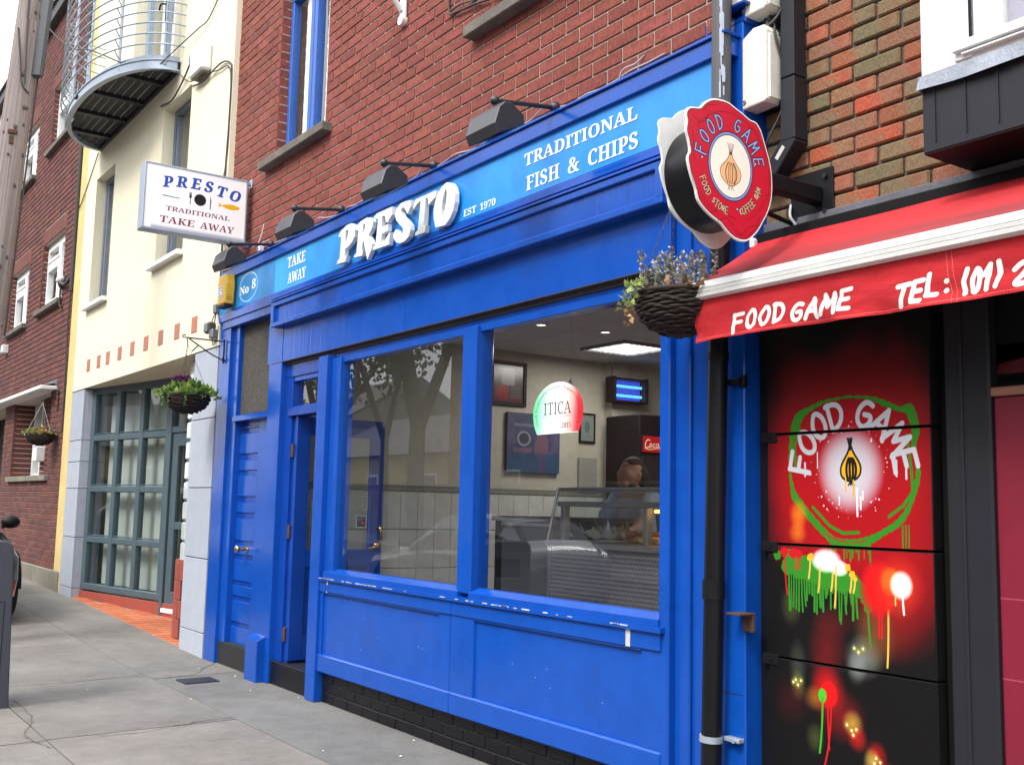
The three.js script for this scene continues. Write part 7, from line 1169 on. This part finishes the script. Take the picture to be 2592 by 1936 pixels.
// ------------------------------------------------------------------ pipes, boxes and brackets between the two shops
{
  const px = -3.06, pz = 0.012, r0 = 0.041, t = thing('downpipe', 'tall round black drainpipe between the blue shop front and the awning', 'drainpipe', [px, 0, pz]);
  const upper = std({ color: C(0.075, 0.075, 0.08), map: gr(3), roughness: 0.55 });
  part('pipe', [rod([px - 0.075, -0.05, pz], [px - 0.012, 2.6, pz], r0, 24)], M.blackGloss, t); part('upper_pipe', [rod([px - 0.012, 2.6, pz], [px + 0.005, 4.6, pz], r0, 24)], upper, t);
  part('collar', [rod([px - 0.053, 0.985, pz], [px - 0.051, 1.06, pz], r0 + 0.005, 24)], M.black, t); part('collar', [rod([px - 0.028, 1.95, pz], [px - 0.026, 1.985, pz], r0 + 0.004, 24)], M.black, t);
  part('clip', [rod([px - 0.066, 0.425, pz], [px - 0.065, 0.45, pz], r0 + 0.006, 24), cham(px - 0.03, px + 0.05, 0.432, 0.45, -0.055, -0.02, 0.003), rod([px + 0.03, 0.44, -0.05], [px + 0.03, 0.44, -0.01], 0.008)], M.galv, t);
  part('clip', [cham(px - 0.03, px + 0.06, 1.855, 1.875, -0.06, -0.01, 0.004), cham(px + 0.05, px + 0.075, 1.84, 1.89, -0.055, -0.03, 0.004)], M.black, t);
  const sp = []; const q = rng(50); for (let i = 0; i < 26; i++) { const y = 3.02 + Math.pow(q(), 0.8) * 0.5, a = 0.62 + (q() - 0.5) * 0.4; sp.push(new THREE.CylinderGeometry(r0 + 0.0012, r0 + 0.0012, 0.03 + 0.06 * q(), 10, 1, true, a, 0.08 + 0.22 * q()).translate(px, y, pz)); } part('paint_smear', sp.map((g) => remap(g)), std({ color: C(0.38, 0.42, 0.52), roughness: 0.8, side: THREE.DoubleSide }), t, null, 'stuff');
  const sq = thing('square_downpipe', 'square black metal downpipe with a bend on the mixed brick wall', 'drainpipe', [-2.82, 3.3, -0.15]);
  part('pipe', [cham(-2.855, -2.785, 3.12, 4.6, -0.195, -0.115, 0.004)], M.slateMetal, sq); part('pipe', [cham(-2.857, -2.783, 2.85, 3.115, -0.197, -0.113, 0.004)], M.slateMetal, sq);
  const el = cham(-0.036, 0.036, -0.2, 0.02, -0.04, 0.04, 0.004).rotateZ(-0.72).translate(-2.82, 2.85, -0.155); part('elbow', [el], M.slateMetal, sq);
  part('paint_smear', [cham(-0.012, 0.008, -0.09, -0.03, 0.0402, 0.0412, 0.0004).rotateZ(-0.72).translate(-2.82, 2.85, -0.155), cham(-0.02, 0.0, -0.19, -0.16, 0.0402, 0.0412, 0.0004).rotateZ(-0.72).translate(-2.82, 2.85, -0.155)], M.chip, sq);
  // domed meter cabinets
  const cab = (y0, h, label) => { const c = thing('meter_cabinet', label, 'cabinet', [-2.97, y0, -0.12]); const s = shapeOf([[0.0, 0], [0.17, 0.006], [0.176, 0.012], [0.176, h - 0.02], [0.165, h], [0.115, h + 0.004], [0.06, h - 0.025], [0.018, h - 0.075], [0.0, h - 0.12]]); part('cover', [remap(extrude(s, 0.075, 0.008, 2).translate(-3.065, y0, -0.14))], M.offWhite, c); part('base', [cham(-3.05, -2.872, y0 + 0.006, y0 + h - 0.015, -0.199, -0.135, 0.004)], M.slateMetal, c); part('edge', [cham(-2.888, -2.874, y0 + 0.012, y0 + h - 0.03, -0.16, -0.07, 0.006)], M.offWhite, c); part('screw', [new THREE.TorusGeometry(0.009, 0.002, 6, 14).translate(-3.0, y0 + 0.022, -0.055), ball(-3.0, y0 + 0.022, -0.057, 0.005, 8, 6)], M.steelDull, c); };
  cab(3.025, 0.325, 'cream domed meter cabinet between drainpipe and square pipe, the whole one'); cab(3.43, 0.3, 'cream meter cabinet at the top edge above the whole one');
  const w = thing('wiring', 'tangle of dark cables dropping from the meter cabinets', 'cable', [-2.9, 3.3, -0.15]);
  part('cable', [tube([[-2.96, 3.44, -0.15], [-2.9, 3.38, -0.13], [-2.87, 3.32, -0.1], [-2.865, 3.2, -0.14]], 0.006, 16, 5), tube([[-2.93, 3.45, -0.15], [-2.905, 3.36, -0.09], [-2.875, 3.40, -0.12], [-2.87, 3.46, -0.15]], 0.007, 16, 5), tube([[-2.865, 3.35, -0.17], [-2.86, 3.1, -0.16], [-2.875, 2.99, -0.14], [-2.93, 2.88, -0.12], [-2.97, 2.84, -0.16]], 0.005, 24, 5), tube([[-2.87, 3.3, -0.185], [-2.868, 3.02, -0.185], [-2.90, 2.94, -0.17]], 0.008, 16, 5), ball(-2.95, 3.42, -0.15, 0.02, 8, 6), cham(-2.98, -2.9, 3.40, 3.435, -0.199, -0.14, 0.006)], M.cable, w);
  part('cable', [tube([[-2.87, 2.60, -0.19], [-2.84, 2.54, -0.15], [-2.82, 2.50, -0.16]], 0.006, 10, 5)], M.cableGrey, w);
  const rb = thing('angle_bracket', 'rusty iron angle bracket low on the blue corner post', 'bracket', [-3.06, 0.9, -0.05]);
  part('plate', [cham(-3.01, -2.955, 0.865, 0.935, -0.06, -0.045, 0.002)], M.rust, rb); part('flange', [cham(-3.03, -2.955, 0.932, 0.94, -0.06, 0.03, 0.002)], M.rust, rb);
  const seam2 = part('seam', [cham(-3.25, -3.02, 0.612, 0.616, -0.056, -0.0545, 0.0005)], M.slateMetal, shop);
  const wb = thing('wall_bracket', 'white steel wall bracket with a strut on the upper brickwork', 'bracket', [-6, 4.7, 0]);
  part('plate', [cham(-6.03, -5.965, 4.52, 5.5, -0.05, -0.02, 0.01), rod([-5.998, 4.535, -0.05], [-5.998, 4.535, -0.012], 0.034, 18)], M.pvc, wb); part('strut', [rod([-5.998, 4.60, -0.02], [-6.0, 5.3, 0.55], 0.018, 12)], M.whitePaint, wb);
  const c2 = thing('wiring', 'dark cable stapled to the brickwork left of the upper right sill', 'cable', [-5.3, 4.4, -0.04]);
  part('cable', [tube([[-5.42, 4.9, -0.04], [-5.42, 4.5, -0.04], [-5.40, 4.36, -0.035], [-5.3, 4.33, -0.03], [-5.1, 4.30, -0.03], [-4.95, 4.27, -0.03]], 0.008, 30, 5), tube([[-5.4, 4.37, -0.035], [-5.25, 4.36, -0.03], [-5.05, 4.31, -0.025]], 0.006, 14, 5)], M.cable, c2);
}
// cables and box on the cream wall, wires across the balcony
{
  const t = thing('camera_box', 'small white alarm box with a blue lens high on the cream wall', 'alarm box', [-9.9, 5.57, 0]);
  part('case', [cham(-10.12, -9.74, 5.44, 5.72, 0, 0.10, 0.02)], M.pvc, t); part('underside', [cham(-10.08, -9.78, 5.425, 5.441, 0.005, 0.095, 0.004)], M.plinthStone, t); part('lens', [new THREE.SphereGeometry(0.05, 14, 10).scale(0.8, 1.5, 0.6).translate(-10.13, 5.66, 0.075)], std({ color: C(0.10, 0.22, 0.32), roughness: 0.2 }), t);
  const w = thing('wiring', 'dark cables running down the joint between cream wall and brickwork', 'cable', [-9.2, 4.5, 0]);
  part('cable', [tube([[-10.2, 5.42, 0.03], [-9.9, 5.37, 0.03], [-9.45, 5.40, 0.02], [-9.2, 5.33, 0.015], [-9.15, 5.2, 0.01], [-9.15, 4.6, 0.012], [-9.17, 4.3, 0.012], [-9.15, 3.7, 0.012], [-9.14, 3.3, 0.012]], 0.008, 80, 5), tube([[-10.7, 5.74, 0.05], [-10.3, 5.50, 0.04], [-9.9, 5.42, 0.05], [-9.5, 5.35, 0.02], [-9.17, 5.22, 0.012], [-9.17, 4.4, 0.012], [-9.2, 4.25, 0.012], [-9.17, 3.8, 0.012]], 0.006, 60, 5), tube([[-10.8, 5.8, 0.2], [-10.55, 5.95, 0.08], [-10.1, 5.98, 0.04], [-9.85, 6.0, 0.02], [-9.55, 6.2, 0.012], [-9.5, 6.5, 0.012]], 0.006, 50, 5), tube([[-11.3, 5.55, 0.02], [-10.9, 5.5, 0.02], [-10.5, 5.6, 0.03], [-10.2, 5.75, 0.04]], 0.009, 24, 5), tube([[-14.9, 5.2, 0.01], [-14.6, 5.35, 0.01], [-13.95, 5.74, 0.02]], 0.007, 20, 5)], M.cable, w);
  const w2 = thing('overhead_wire', 'thin black wire sagging across the balcony rails', 'cable', [-12, 6.2, 0.7]);
  part('wire', [tube([[-14.2, 7.6, 0.9], [-13.2, 6.9, 0.85], [-12.4, 6.4, 0.75], [-11.6, 6.1, 0.7], [-11.0, 5.78, 0.35], [-10.75, 5.74, 0.1]], 0.007, 60, 5)], M.cable, w2);
  const w3 = thing('wiring', 'dark cable run along the far brick wall by the yellow strip', 'cable', [-15, 4, 0]);
  part('cable', [rod([-14.96, 4.1, 0.015], [-14.96, 8.7, 0.015], 0.03, 8), tube([[-14.97, 4.1, 0.02], [-15.0, 3.6, 0.02], [-14.96, 3.0, 0.015], [-14.96, 2.2, 0.01]], 0.01, 30, 5), tube([[-15.6, 4.25, 0.02], [-15.5, 4.3, 0.06], [-15.2, 4.22, 0.05], [-14.98, 4.3, 0.02]], 0.025, 20, 6), tube([[-15.55, 4.27, 0.03], [-15.55, 4.0, 0.03], [-15.45, 3.95, 0.02]], 0.014, 12, 5)], M.cable, w3);
  const fl = thing('lamp_fitting', 'small pale bulkhead light by the lower right window of the far brick wall', 'lamp', [-15.55, 4.33, 0.04]);
  part('body', [new THREE.CapsuleGeometry(0.05, 0.1, 4, 10).rotateZ(Math.PI / 2).translate(-15.52, 4.34, 0.05)], M.pvc, fl); part('back', [cham(-15.62, -15.43, 4.29, 4.39, -0.005, 0.02, 0.01)], M.pipeGrey, fl);
}
// ------------------------------------------------------------------ telegraph pole, litter bin, cars
{
  const t = thing('telegraph_pole', 'weathered wooden telegraph pole leaning at the left edge', 'telegraph pole', [-10.75, 0, 1.77]);
  const a = V(-10.72, 0.02, 1.765), b = V(-10.72, 9.2, 1.30), g = rod(a, b, 0.145, 28, 0.105), p = g.attributes.position, u = g.attributes.uv;
  for (let i = 0; i < u.count; i++) u.setXY(i, u.getX(i) * 0.9, u.getY(i) * 9 * 0.35);
  part('trunk', [g], M.wood, t);
  const q = rng(71), kn = []; for (let i = 0; i < 26; i++) { const y = 2.6 + q() * 4, an = -0.9 + q() * 1.9, c = V().lerpVectors(a, b, y / 9.2), rr = lerp(0.145, 0.105, y / 9.2); kn.push(new THREE.SphereGeometry(0.008 + 0.014 * q(), 7, 5).scale(1, 1.3, 0.5).rotateY(Math.PI / 2 - 0.3).translate(c.x + Math.cos(an) * rr * 0.99, c.y, c.z + Math.sin(an) * rr * 0.99)); }
  part('knots', kn, std({ color: C(0.085, 0.065, 0.058), roughness: 1 }), t, null, 'stuff');
  const at = (y, an, o = 0) => { const c = V().lerpVectors(a, b, y / 9.2), rr = lerp(0.145, 0.105, y / 9.2) + o; return [c.x + Math.cos(an) * rr, y, c.z + Math.sin(an) * rr]; };
  part('step_plate', [cham(-0.04, 0.04, -0.02, 0.02, -0.004, 0.02, 0.004).rotateY(1.2).translate(...at(4.72, 0.25)), cham(-0.02, 0.02, -0.08, 0.0, -0.004, 0.012, 0.004).rotateY(1.2).translate(...at(4.68, 0.3)), rod(at(4.5, 0.35, -0.01), at(4.5, 0.35, 0.012), 0.012)], M.rust, t);
  part('conduit', [cham(-0.07, 0.07, 5.1, 8.6, -0.03, 0.03, 0.02).rotateY(0.9).rotateX(-0.05).translate(-10.62, 0.2, 1.43 + 0.22)], M.pipeGrey, t);
  part('wire', [tube([at(5.75, 0.9, 0.01), at(5.5, 0.5, 0.012), at(5.2, 0.1, 0.012), at(5.12, -0.5, 0.01)], 0.007, 20, 5), tube([at(6.4, 0.6, 0.01), at(5.7, 0.2, 0.012), at(5.2, -0.1, 0.012)], 0.007, 20, 5), tube([at(5.4, -1.1, 0.02), at(4.2, -1.15, 0.02), at(2.8, -1.2, 0.02)], 0.009, 20, 5)], M.cable, t);
}
{
  const x1 = -7.62, x0 = -8.04, z0 = 1.785, z1 = 2.25, y0 = -0.02, t = thing('litter_bin', 'dark grey steel litter bin with rounded top at the left edge of the pavement', 'litter bin', [-7.8, y0, 2.0]);
  const s = new THREE.Shape(); const h = 1.06, w = z1 - z0, rr = 0.07; s.moveTo(0, 0); s.lineTo(w, 0); s.lineTo(w, h - rr); s.quadraticCurveTo(w, h, w - rr, h); s.lineTo(rr + 0.035, h); s.quadraticCurveTo(0.035, h, 0.035, h - rr); s.closePath();
  const hole = new THREE.Path(); hole.moveTo(0.1, 0.75); hole.lineTo(w - 0.1, 0.75); hole.lineTo(w - 0.1, 0.92); hole.lineTo(0.1, 0.92); hole.closePath(); s.holes.push(hole);
  const m = std({ color: C(0.045, 0.048, 0.062), map: gr(2.5), bumpMap: fi(14), bumpScale: 0.0015, roughness: 0.5 });
  part('body', [remap(exX(s, x1 - x0 - 0.016, 0.008, 2).translate(x0 + 0.008, y0, z0))], std({ color: C(0.045, 0.048, 0.062), map: gr(2.5), roughness: 0.5, side: THREE.DoubleSide }), t);
  part('liner', [box(x0 + 0.03, x1 - 0.03, y0 + 0.7, y0 + 0.95, z0 + 0.06, z1 - 0.06)], M.black, t); part('door_seam', [cham(x1 - 0.001, x1 + 0.002, y0 + 0.1, y0 + 0.68, z0 + 0.06, z0 + 0.064, 0.0005), cham(x1 - 0.001, x1 + 0.002, y0 + 0.676, y0 + 0.68, z0 + 0.06, z1 - 0.06, 0.0005)], M.black, t); part('lock', [rod([x1, y0 + 0.4, z0 + 0.1], [x1 + 0.012, y0 + 0.4, z0 + 0.1], 0.014, 12)], M.steelDull, t);
}
function makeCar(name, label, group, paint, px, pz, dir, y0) {
  // lengthways along x, nose towards +x when dir is 1; built from cross-sections lofted nose to tail
  const t = thing(name, label, 'car', [px, y0, pz], group);
  const st = [ // x, half width, sill y, belt y, roof y, roof half width
    [2.05, 0.62, 0.30, 0.58, 0.62, 0.55], [1.98, 0.76, 0.22, 0.64, 0.70, 0.66], [1.80, 0.83, 0.20, 0.70, 0.78, 0.72], [1.35, 0.86, 0.19, 0.76, 0.87, 0.74], [0.95, 0.87, 0.19, 0.80, 0.93, 0.74], [0.80, 0.87, 0.19, 0.84, 0.97, 0.72], [0.15, 0.875, 0.19, 0.89, 1.36, 0.60], [-0.3, 0.875, 0.19, 0.91, 1.43, 0.60], [-1.0, 0.875, 0.19, 0.93, 1.42, 0.59], [-1.55, 0.86, 0.20, 0.94, 1.32, 0.57], [-1.85, 0.83, 0.24, 0.93, 1.08, 0.60], [-1.98, 0.78, 0.30, 0.86, 0.95, 0.62], [-2.03, 0.66, 0.36, 0.70, 0.76, 0.56]];
  const cv = st[0].map((_, k) => new THREE.CatmullRomCurve3(st.map((s, i) => V(i, s[k], 0)))), n = 64, ring = [];
  for (let i = 0; i <= n; i++) { const [x, w, sy, by, ry, rw] = cv.map((c) => c.getPoint(i / n).y); ring.push([[w * 0.86, sy], [w * 0.97, sy + 0.06], [w, (sy + by) / 2], [w * 0.99, by - 0.05], [w * 0.95, by], [lerp(w * 0.95, rw, 0.5) + 0.015, lerp(by, ry, 0.5)], [rw, ry - 0.05], [rw * 0.86, ry - 0.006], [rw * 0.45, ry + 0.012], [0, ry + 0.018]].map(([z, y]) => V(px + dir * x, y0 + y, z))); }
  const body = [], win = [], Q = (a, b, c, d, l, flip) => { const f = [[a, b, c], [a, c, d]]; for (const q of f) l.push(flip ? [q[0], q[2], q[1]] : q); };
  for (let i = 0; i < n; i++) for (let k = 0; k < 9; k++) for (const s of [1, -1]) { const P = (i2, k2) => { const v = ring[i2][k2]; return V(v.x, v.y, pz + s * v.z); }; const x = cv[0].getPoint((i + 0.5) / n).y; const glassy = ((k === 4 || k === 5) && x < 0.62 && x > -1.5 && Math.abs(x + 0.42) > 0.05) || (k >= 6 && ((x < 0.74 && x > 0.2) || (x < -1.58 && x > -1.84))); Q(P(i, k), P(i + 1, k), P(i + 1, k + 1), P(i, k + 1), glassy ? win : body, (s > 0) !== (dir > 0)); }
  for (const s of [0, n]) { const c = V(px + dir * cv[0].getPoint(s / n).y, y0 + 0.5, pz); for (let k = 0; k < 9; k++) for (const q of [1, -1]) { const A = ring[s][k], B = ring[s][k + 1]; body.push([c, V(A.x, A.y, pz + q * A.z), V(B.x, B.y, pz + q * B.z)]); } }
  const bg = flat(body); part('body', [bg], paint, t); part('window', [flat(win)], M.glassDark, t);
  for (const x of [1.28, -1.28]) for (const s of [1, -1]) {
    const w = V(px + dir * x, y0 + 0.31, pz + s * 0.79), prof = [[0.19, -0.1], [0.29, -0.095], [0.312, -0.07], [0.315, 0], [0.312, 0.07], [0.29, 0.095], [0.19, 0.1]].map((p) => new THREE.Vector2(p[0], p[1]));
    const wh = part('wheel', [new THREE.LatheGeometry(prof, 36).rotateX(Math.PI / 2).translate(w.x, w.y, w.z)], std({ color: C(0.014, 0.014, 0.015), roughness: 0.85, side: THREE.DoubleSide }), t);
    const rim = [new THREE.CylinderGeometry(0.2, 0.2, 0.15, 28).rotateX(Math.PI / 2).translate(w.x, w.y, w.z)]; part('rim', rim, M.steelDull, wh);
    part('arch', [new THREE.TorusGeometry(0.355, 0.035, 6, 24, Math.PI).translate(w.x, w.y + 0.01, pz + s * 0.865)], M.black, t);
  }
  for (const s of [1, -1]) {
    const mx = px + dir * 0.62, mz = pz + s * 0.95; part('mirror', [new THREE.SphereGeometry(0.1, 14, 10).scale(0.75, 0.72, 1).translate(mx, y0 + 0.985, mz - s * 0.02), rod([mx, y0 + 0.93, pz + s * 0.84], [mx, y0 + 0.95, mz - s * 0.06], 0.025)], M.black, t);
    part('headlight', [new THREE.SphereGeometry(0.11, 14, 8).scale(0.9, 0.62, 1.1).translate(px + dir * 1.9, y0 + 0.6, pz + s * 0.63)], phy({ color: C(0.55, 0.57, 0.6), roughness: 0.1, clearcoat: 1 }), t);
    part('tail_lamp', [new THREE.SphereGeometry(0.12, 14, 8).scale(0.55, 0.9, 1.2).translate(px - dir * 1.9, y0 + 0.80, pz + s * 0.66)], group === 'lit' ? glow(1, 0.03, 0.03, 1.5) : std({ color: C(0.3, 0.01, 0.01), roughness: 0.2 }), t);
  }
  part('bumper', [cham(px + dir * 2.0 - 0.06, px + dir * 2.0 + 0.06, y0 + 0.24, y0 + 0.42, pz - 0.7, pz + 0.7, 0.05), cham(px - dir * 2.0 - 0.06, px - dir * 2.0 + 0.06, y0 + 0.28, y0 + 0.46, pz - 0.72, pz + 0.72, 0.05)], M.blackMatt, t);
  return t;
}
makeCar('parked_car', 'dark car parked half on the pavement behind the litter bin', null, phy({ color: C(0.012, 0.018, 0.016), roughness: 0.25, clearcoat: 1, clearcoatRoughness: 0.06 }), -13.75, 1.80, 1, 0.07);
{
  const c = makeCar('passing_car', 'silver car out in the road with red tail lamps, seen mirrored in the shop window', 'lit', phy({ color: C(0.16, 0.165, 0.175), roughness: 0.35, metalness: 0.3, clearcoat: 1, clearcoatRoughness: 0.06 }), -13.0, 5.3, -1, -0.17);
  delete c.userData.group;
}
// ------------------------------------------------------------------ the far side of the street, mirrored in the glass
{
  const wl = struct('far_wall', [box(-70, 20, -0.2, 1.9, 13, 13.3)], M.plinthStone);
  part('coping', [cham(-70, 20, 1.9, 2.0, 12.95, 13.35, 0.02)], M.sillStone, wl);
  const hs = (x0, x1, z0, z1, e, rg, m, label) => { const t = thing('far_house', label, 'house', [(x0 + x1) / 2, 0, z0]); part('wall', [box(x0, x1, 0, e, z0, z1)], m, t); const zm = (z0 + z1) / 2; part('roof', [flat([[V(x0, e, z0 - 0.3), V(x0, rg, zm), V(x1, rg, zm)], [V(x0, e, z0 - 0.3), V(x1, rg, zm), V(x1, e, z0 - 0.3)], [V(x0, e, z1), V(x1, e, z1), V(x1, rg, zm)], [V(x0, e, z1), V(x1, rg, zm), V(x0, rg, zm)], [V(x0, e, z0), V(x0, e, z1), V(x0, rg, zm)], [V(x1, e, z0), V(x1, rg, zm), V(x1, e, z1)]])], std({ color: C(0.10, 0.095, 0.1), roughness: 0.9, side: THREE.DoubleSide }), t); for (let i = 0; i < 3; i++) { const x = lerp(x0, x1, (i + 0.5) / 3); const w = part('window', [cham(x - 0.5, x + 0.5, 1.2, 2.6, z0 - 0.03, z0 + 0.1, 0.01)], M.pvc, t); part('pane', [cham(x - 0.43, x + 0.43, 1.27, 2.53, z0 - 0.035, z0 + 0.05, 0.004)], M.glassDark, w); } };
  hs(-60, -49, 20, 30, 5.2, 8.2, M.plinthStone, 'long pale house with grey roof across the street'); hs(-48, -33.5, 18, 27, 3.4, 5.6, std({ color: C(0.34, 0.27, 0.15), roughness: 0.95 }), 'low ochre house across the street behind the trees'); hs(-33, -9, 17, 27, 10.5, 13, M.brickFar[3], 'tall dark brick building across the street'); hs(-6, 12, 17, 27, 6, 9.5, M.plinthStone, 'grey rendered house across the street behind the camera');
  const tree = (x, z, h, seed, label, rt) => {
    const t = thing('street_tree', label, 'tree', [x, 0, z], 'trees across the street'), r = rng(seed), br = [], tips = [];
    const grow = (p, d, l, w, k) => { const q = V().copy(p).addScaledVector(d, l); br.push(rod(p, q, w, 7, w * 0.7)); if (k === 0 || w < 0.02) { tips.push(q); return; } const m = k > 2 ? 3 : 3; for (let i = 0; i < m; i++) { const e = d.clone().add(V((r() - 0.5) * 1.4, 0.1 + (r() - 0.35) * 0.8, (r() - 0.5) * 1.4)).normalize(); grow(q, e, l * (0.66 + 0.2 * r()), w * 0.62, k - 1); } if (k < 4) tips.push(q); };
    grow(V(x, -0.1, z), V((r() - 0.5) * 0.12, 1, 0).normalize(), h * 0.36, rt, 4);
    part('trunk', br, std({ color: C(0.06, 0.05, 0.04), map: gr(1), roughness: 1 }), t);
    const n = 9000, im = new THREE.InstancedMesh(leafGeo(rng(4), 0.14), M.leaf[2], n), mt = new THREE.Matrix4(), qq = new THREE.Quaternion(), ee = new THREE.Euler();
    for (let i = 0; i < n; i++) { const c = tips[Math.floor(r() * tips.length)], s = 0.7 + r() * 0.8; ee.set(r() * 6, r() * 6, r() * 6); qq.setFromEuler(ee); mt.compose(V(c.x - x + (r() - 0.5) * 1.1, c.y + (r() - 0.5) * 0.9, c.z - z + (r() - 0.5) * 1.1), qq, V(s, s, s)); im.setMatrixAt(i, mt); }
    im.name = 'crown'; im.userData.kind = 'stuff'; im.castShadow = true; t.add(im);
  };
  tree(-24.6, 10.8, 9.5, 5, 'thick tree across the street, mirrored by the shop window mullion', 0.3); tree(-27.0, 11.2, 9, 12, 'slimmer tree across the street, mirrored at the left of the shop window', 0.17); tree(-31.5, 11.2, 9, 31, 'far tree across the street, farthest down the road', 0.22);
}
scene.traverse((o) => { if (o.isMesh) { o.castShadow = true; o.receiveShadow = true; } });
renderer.render(scene, camera);
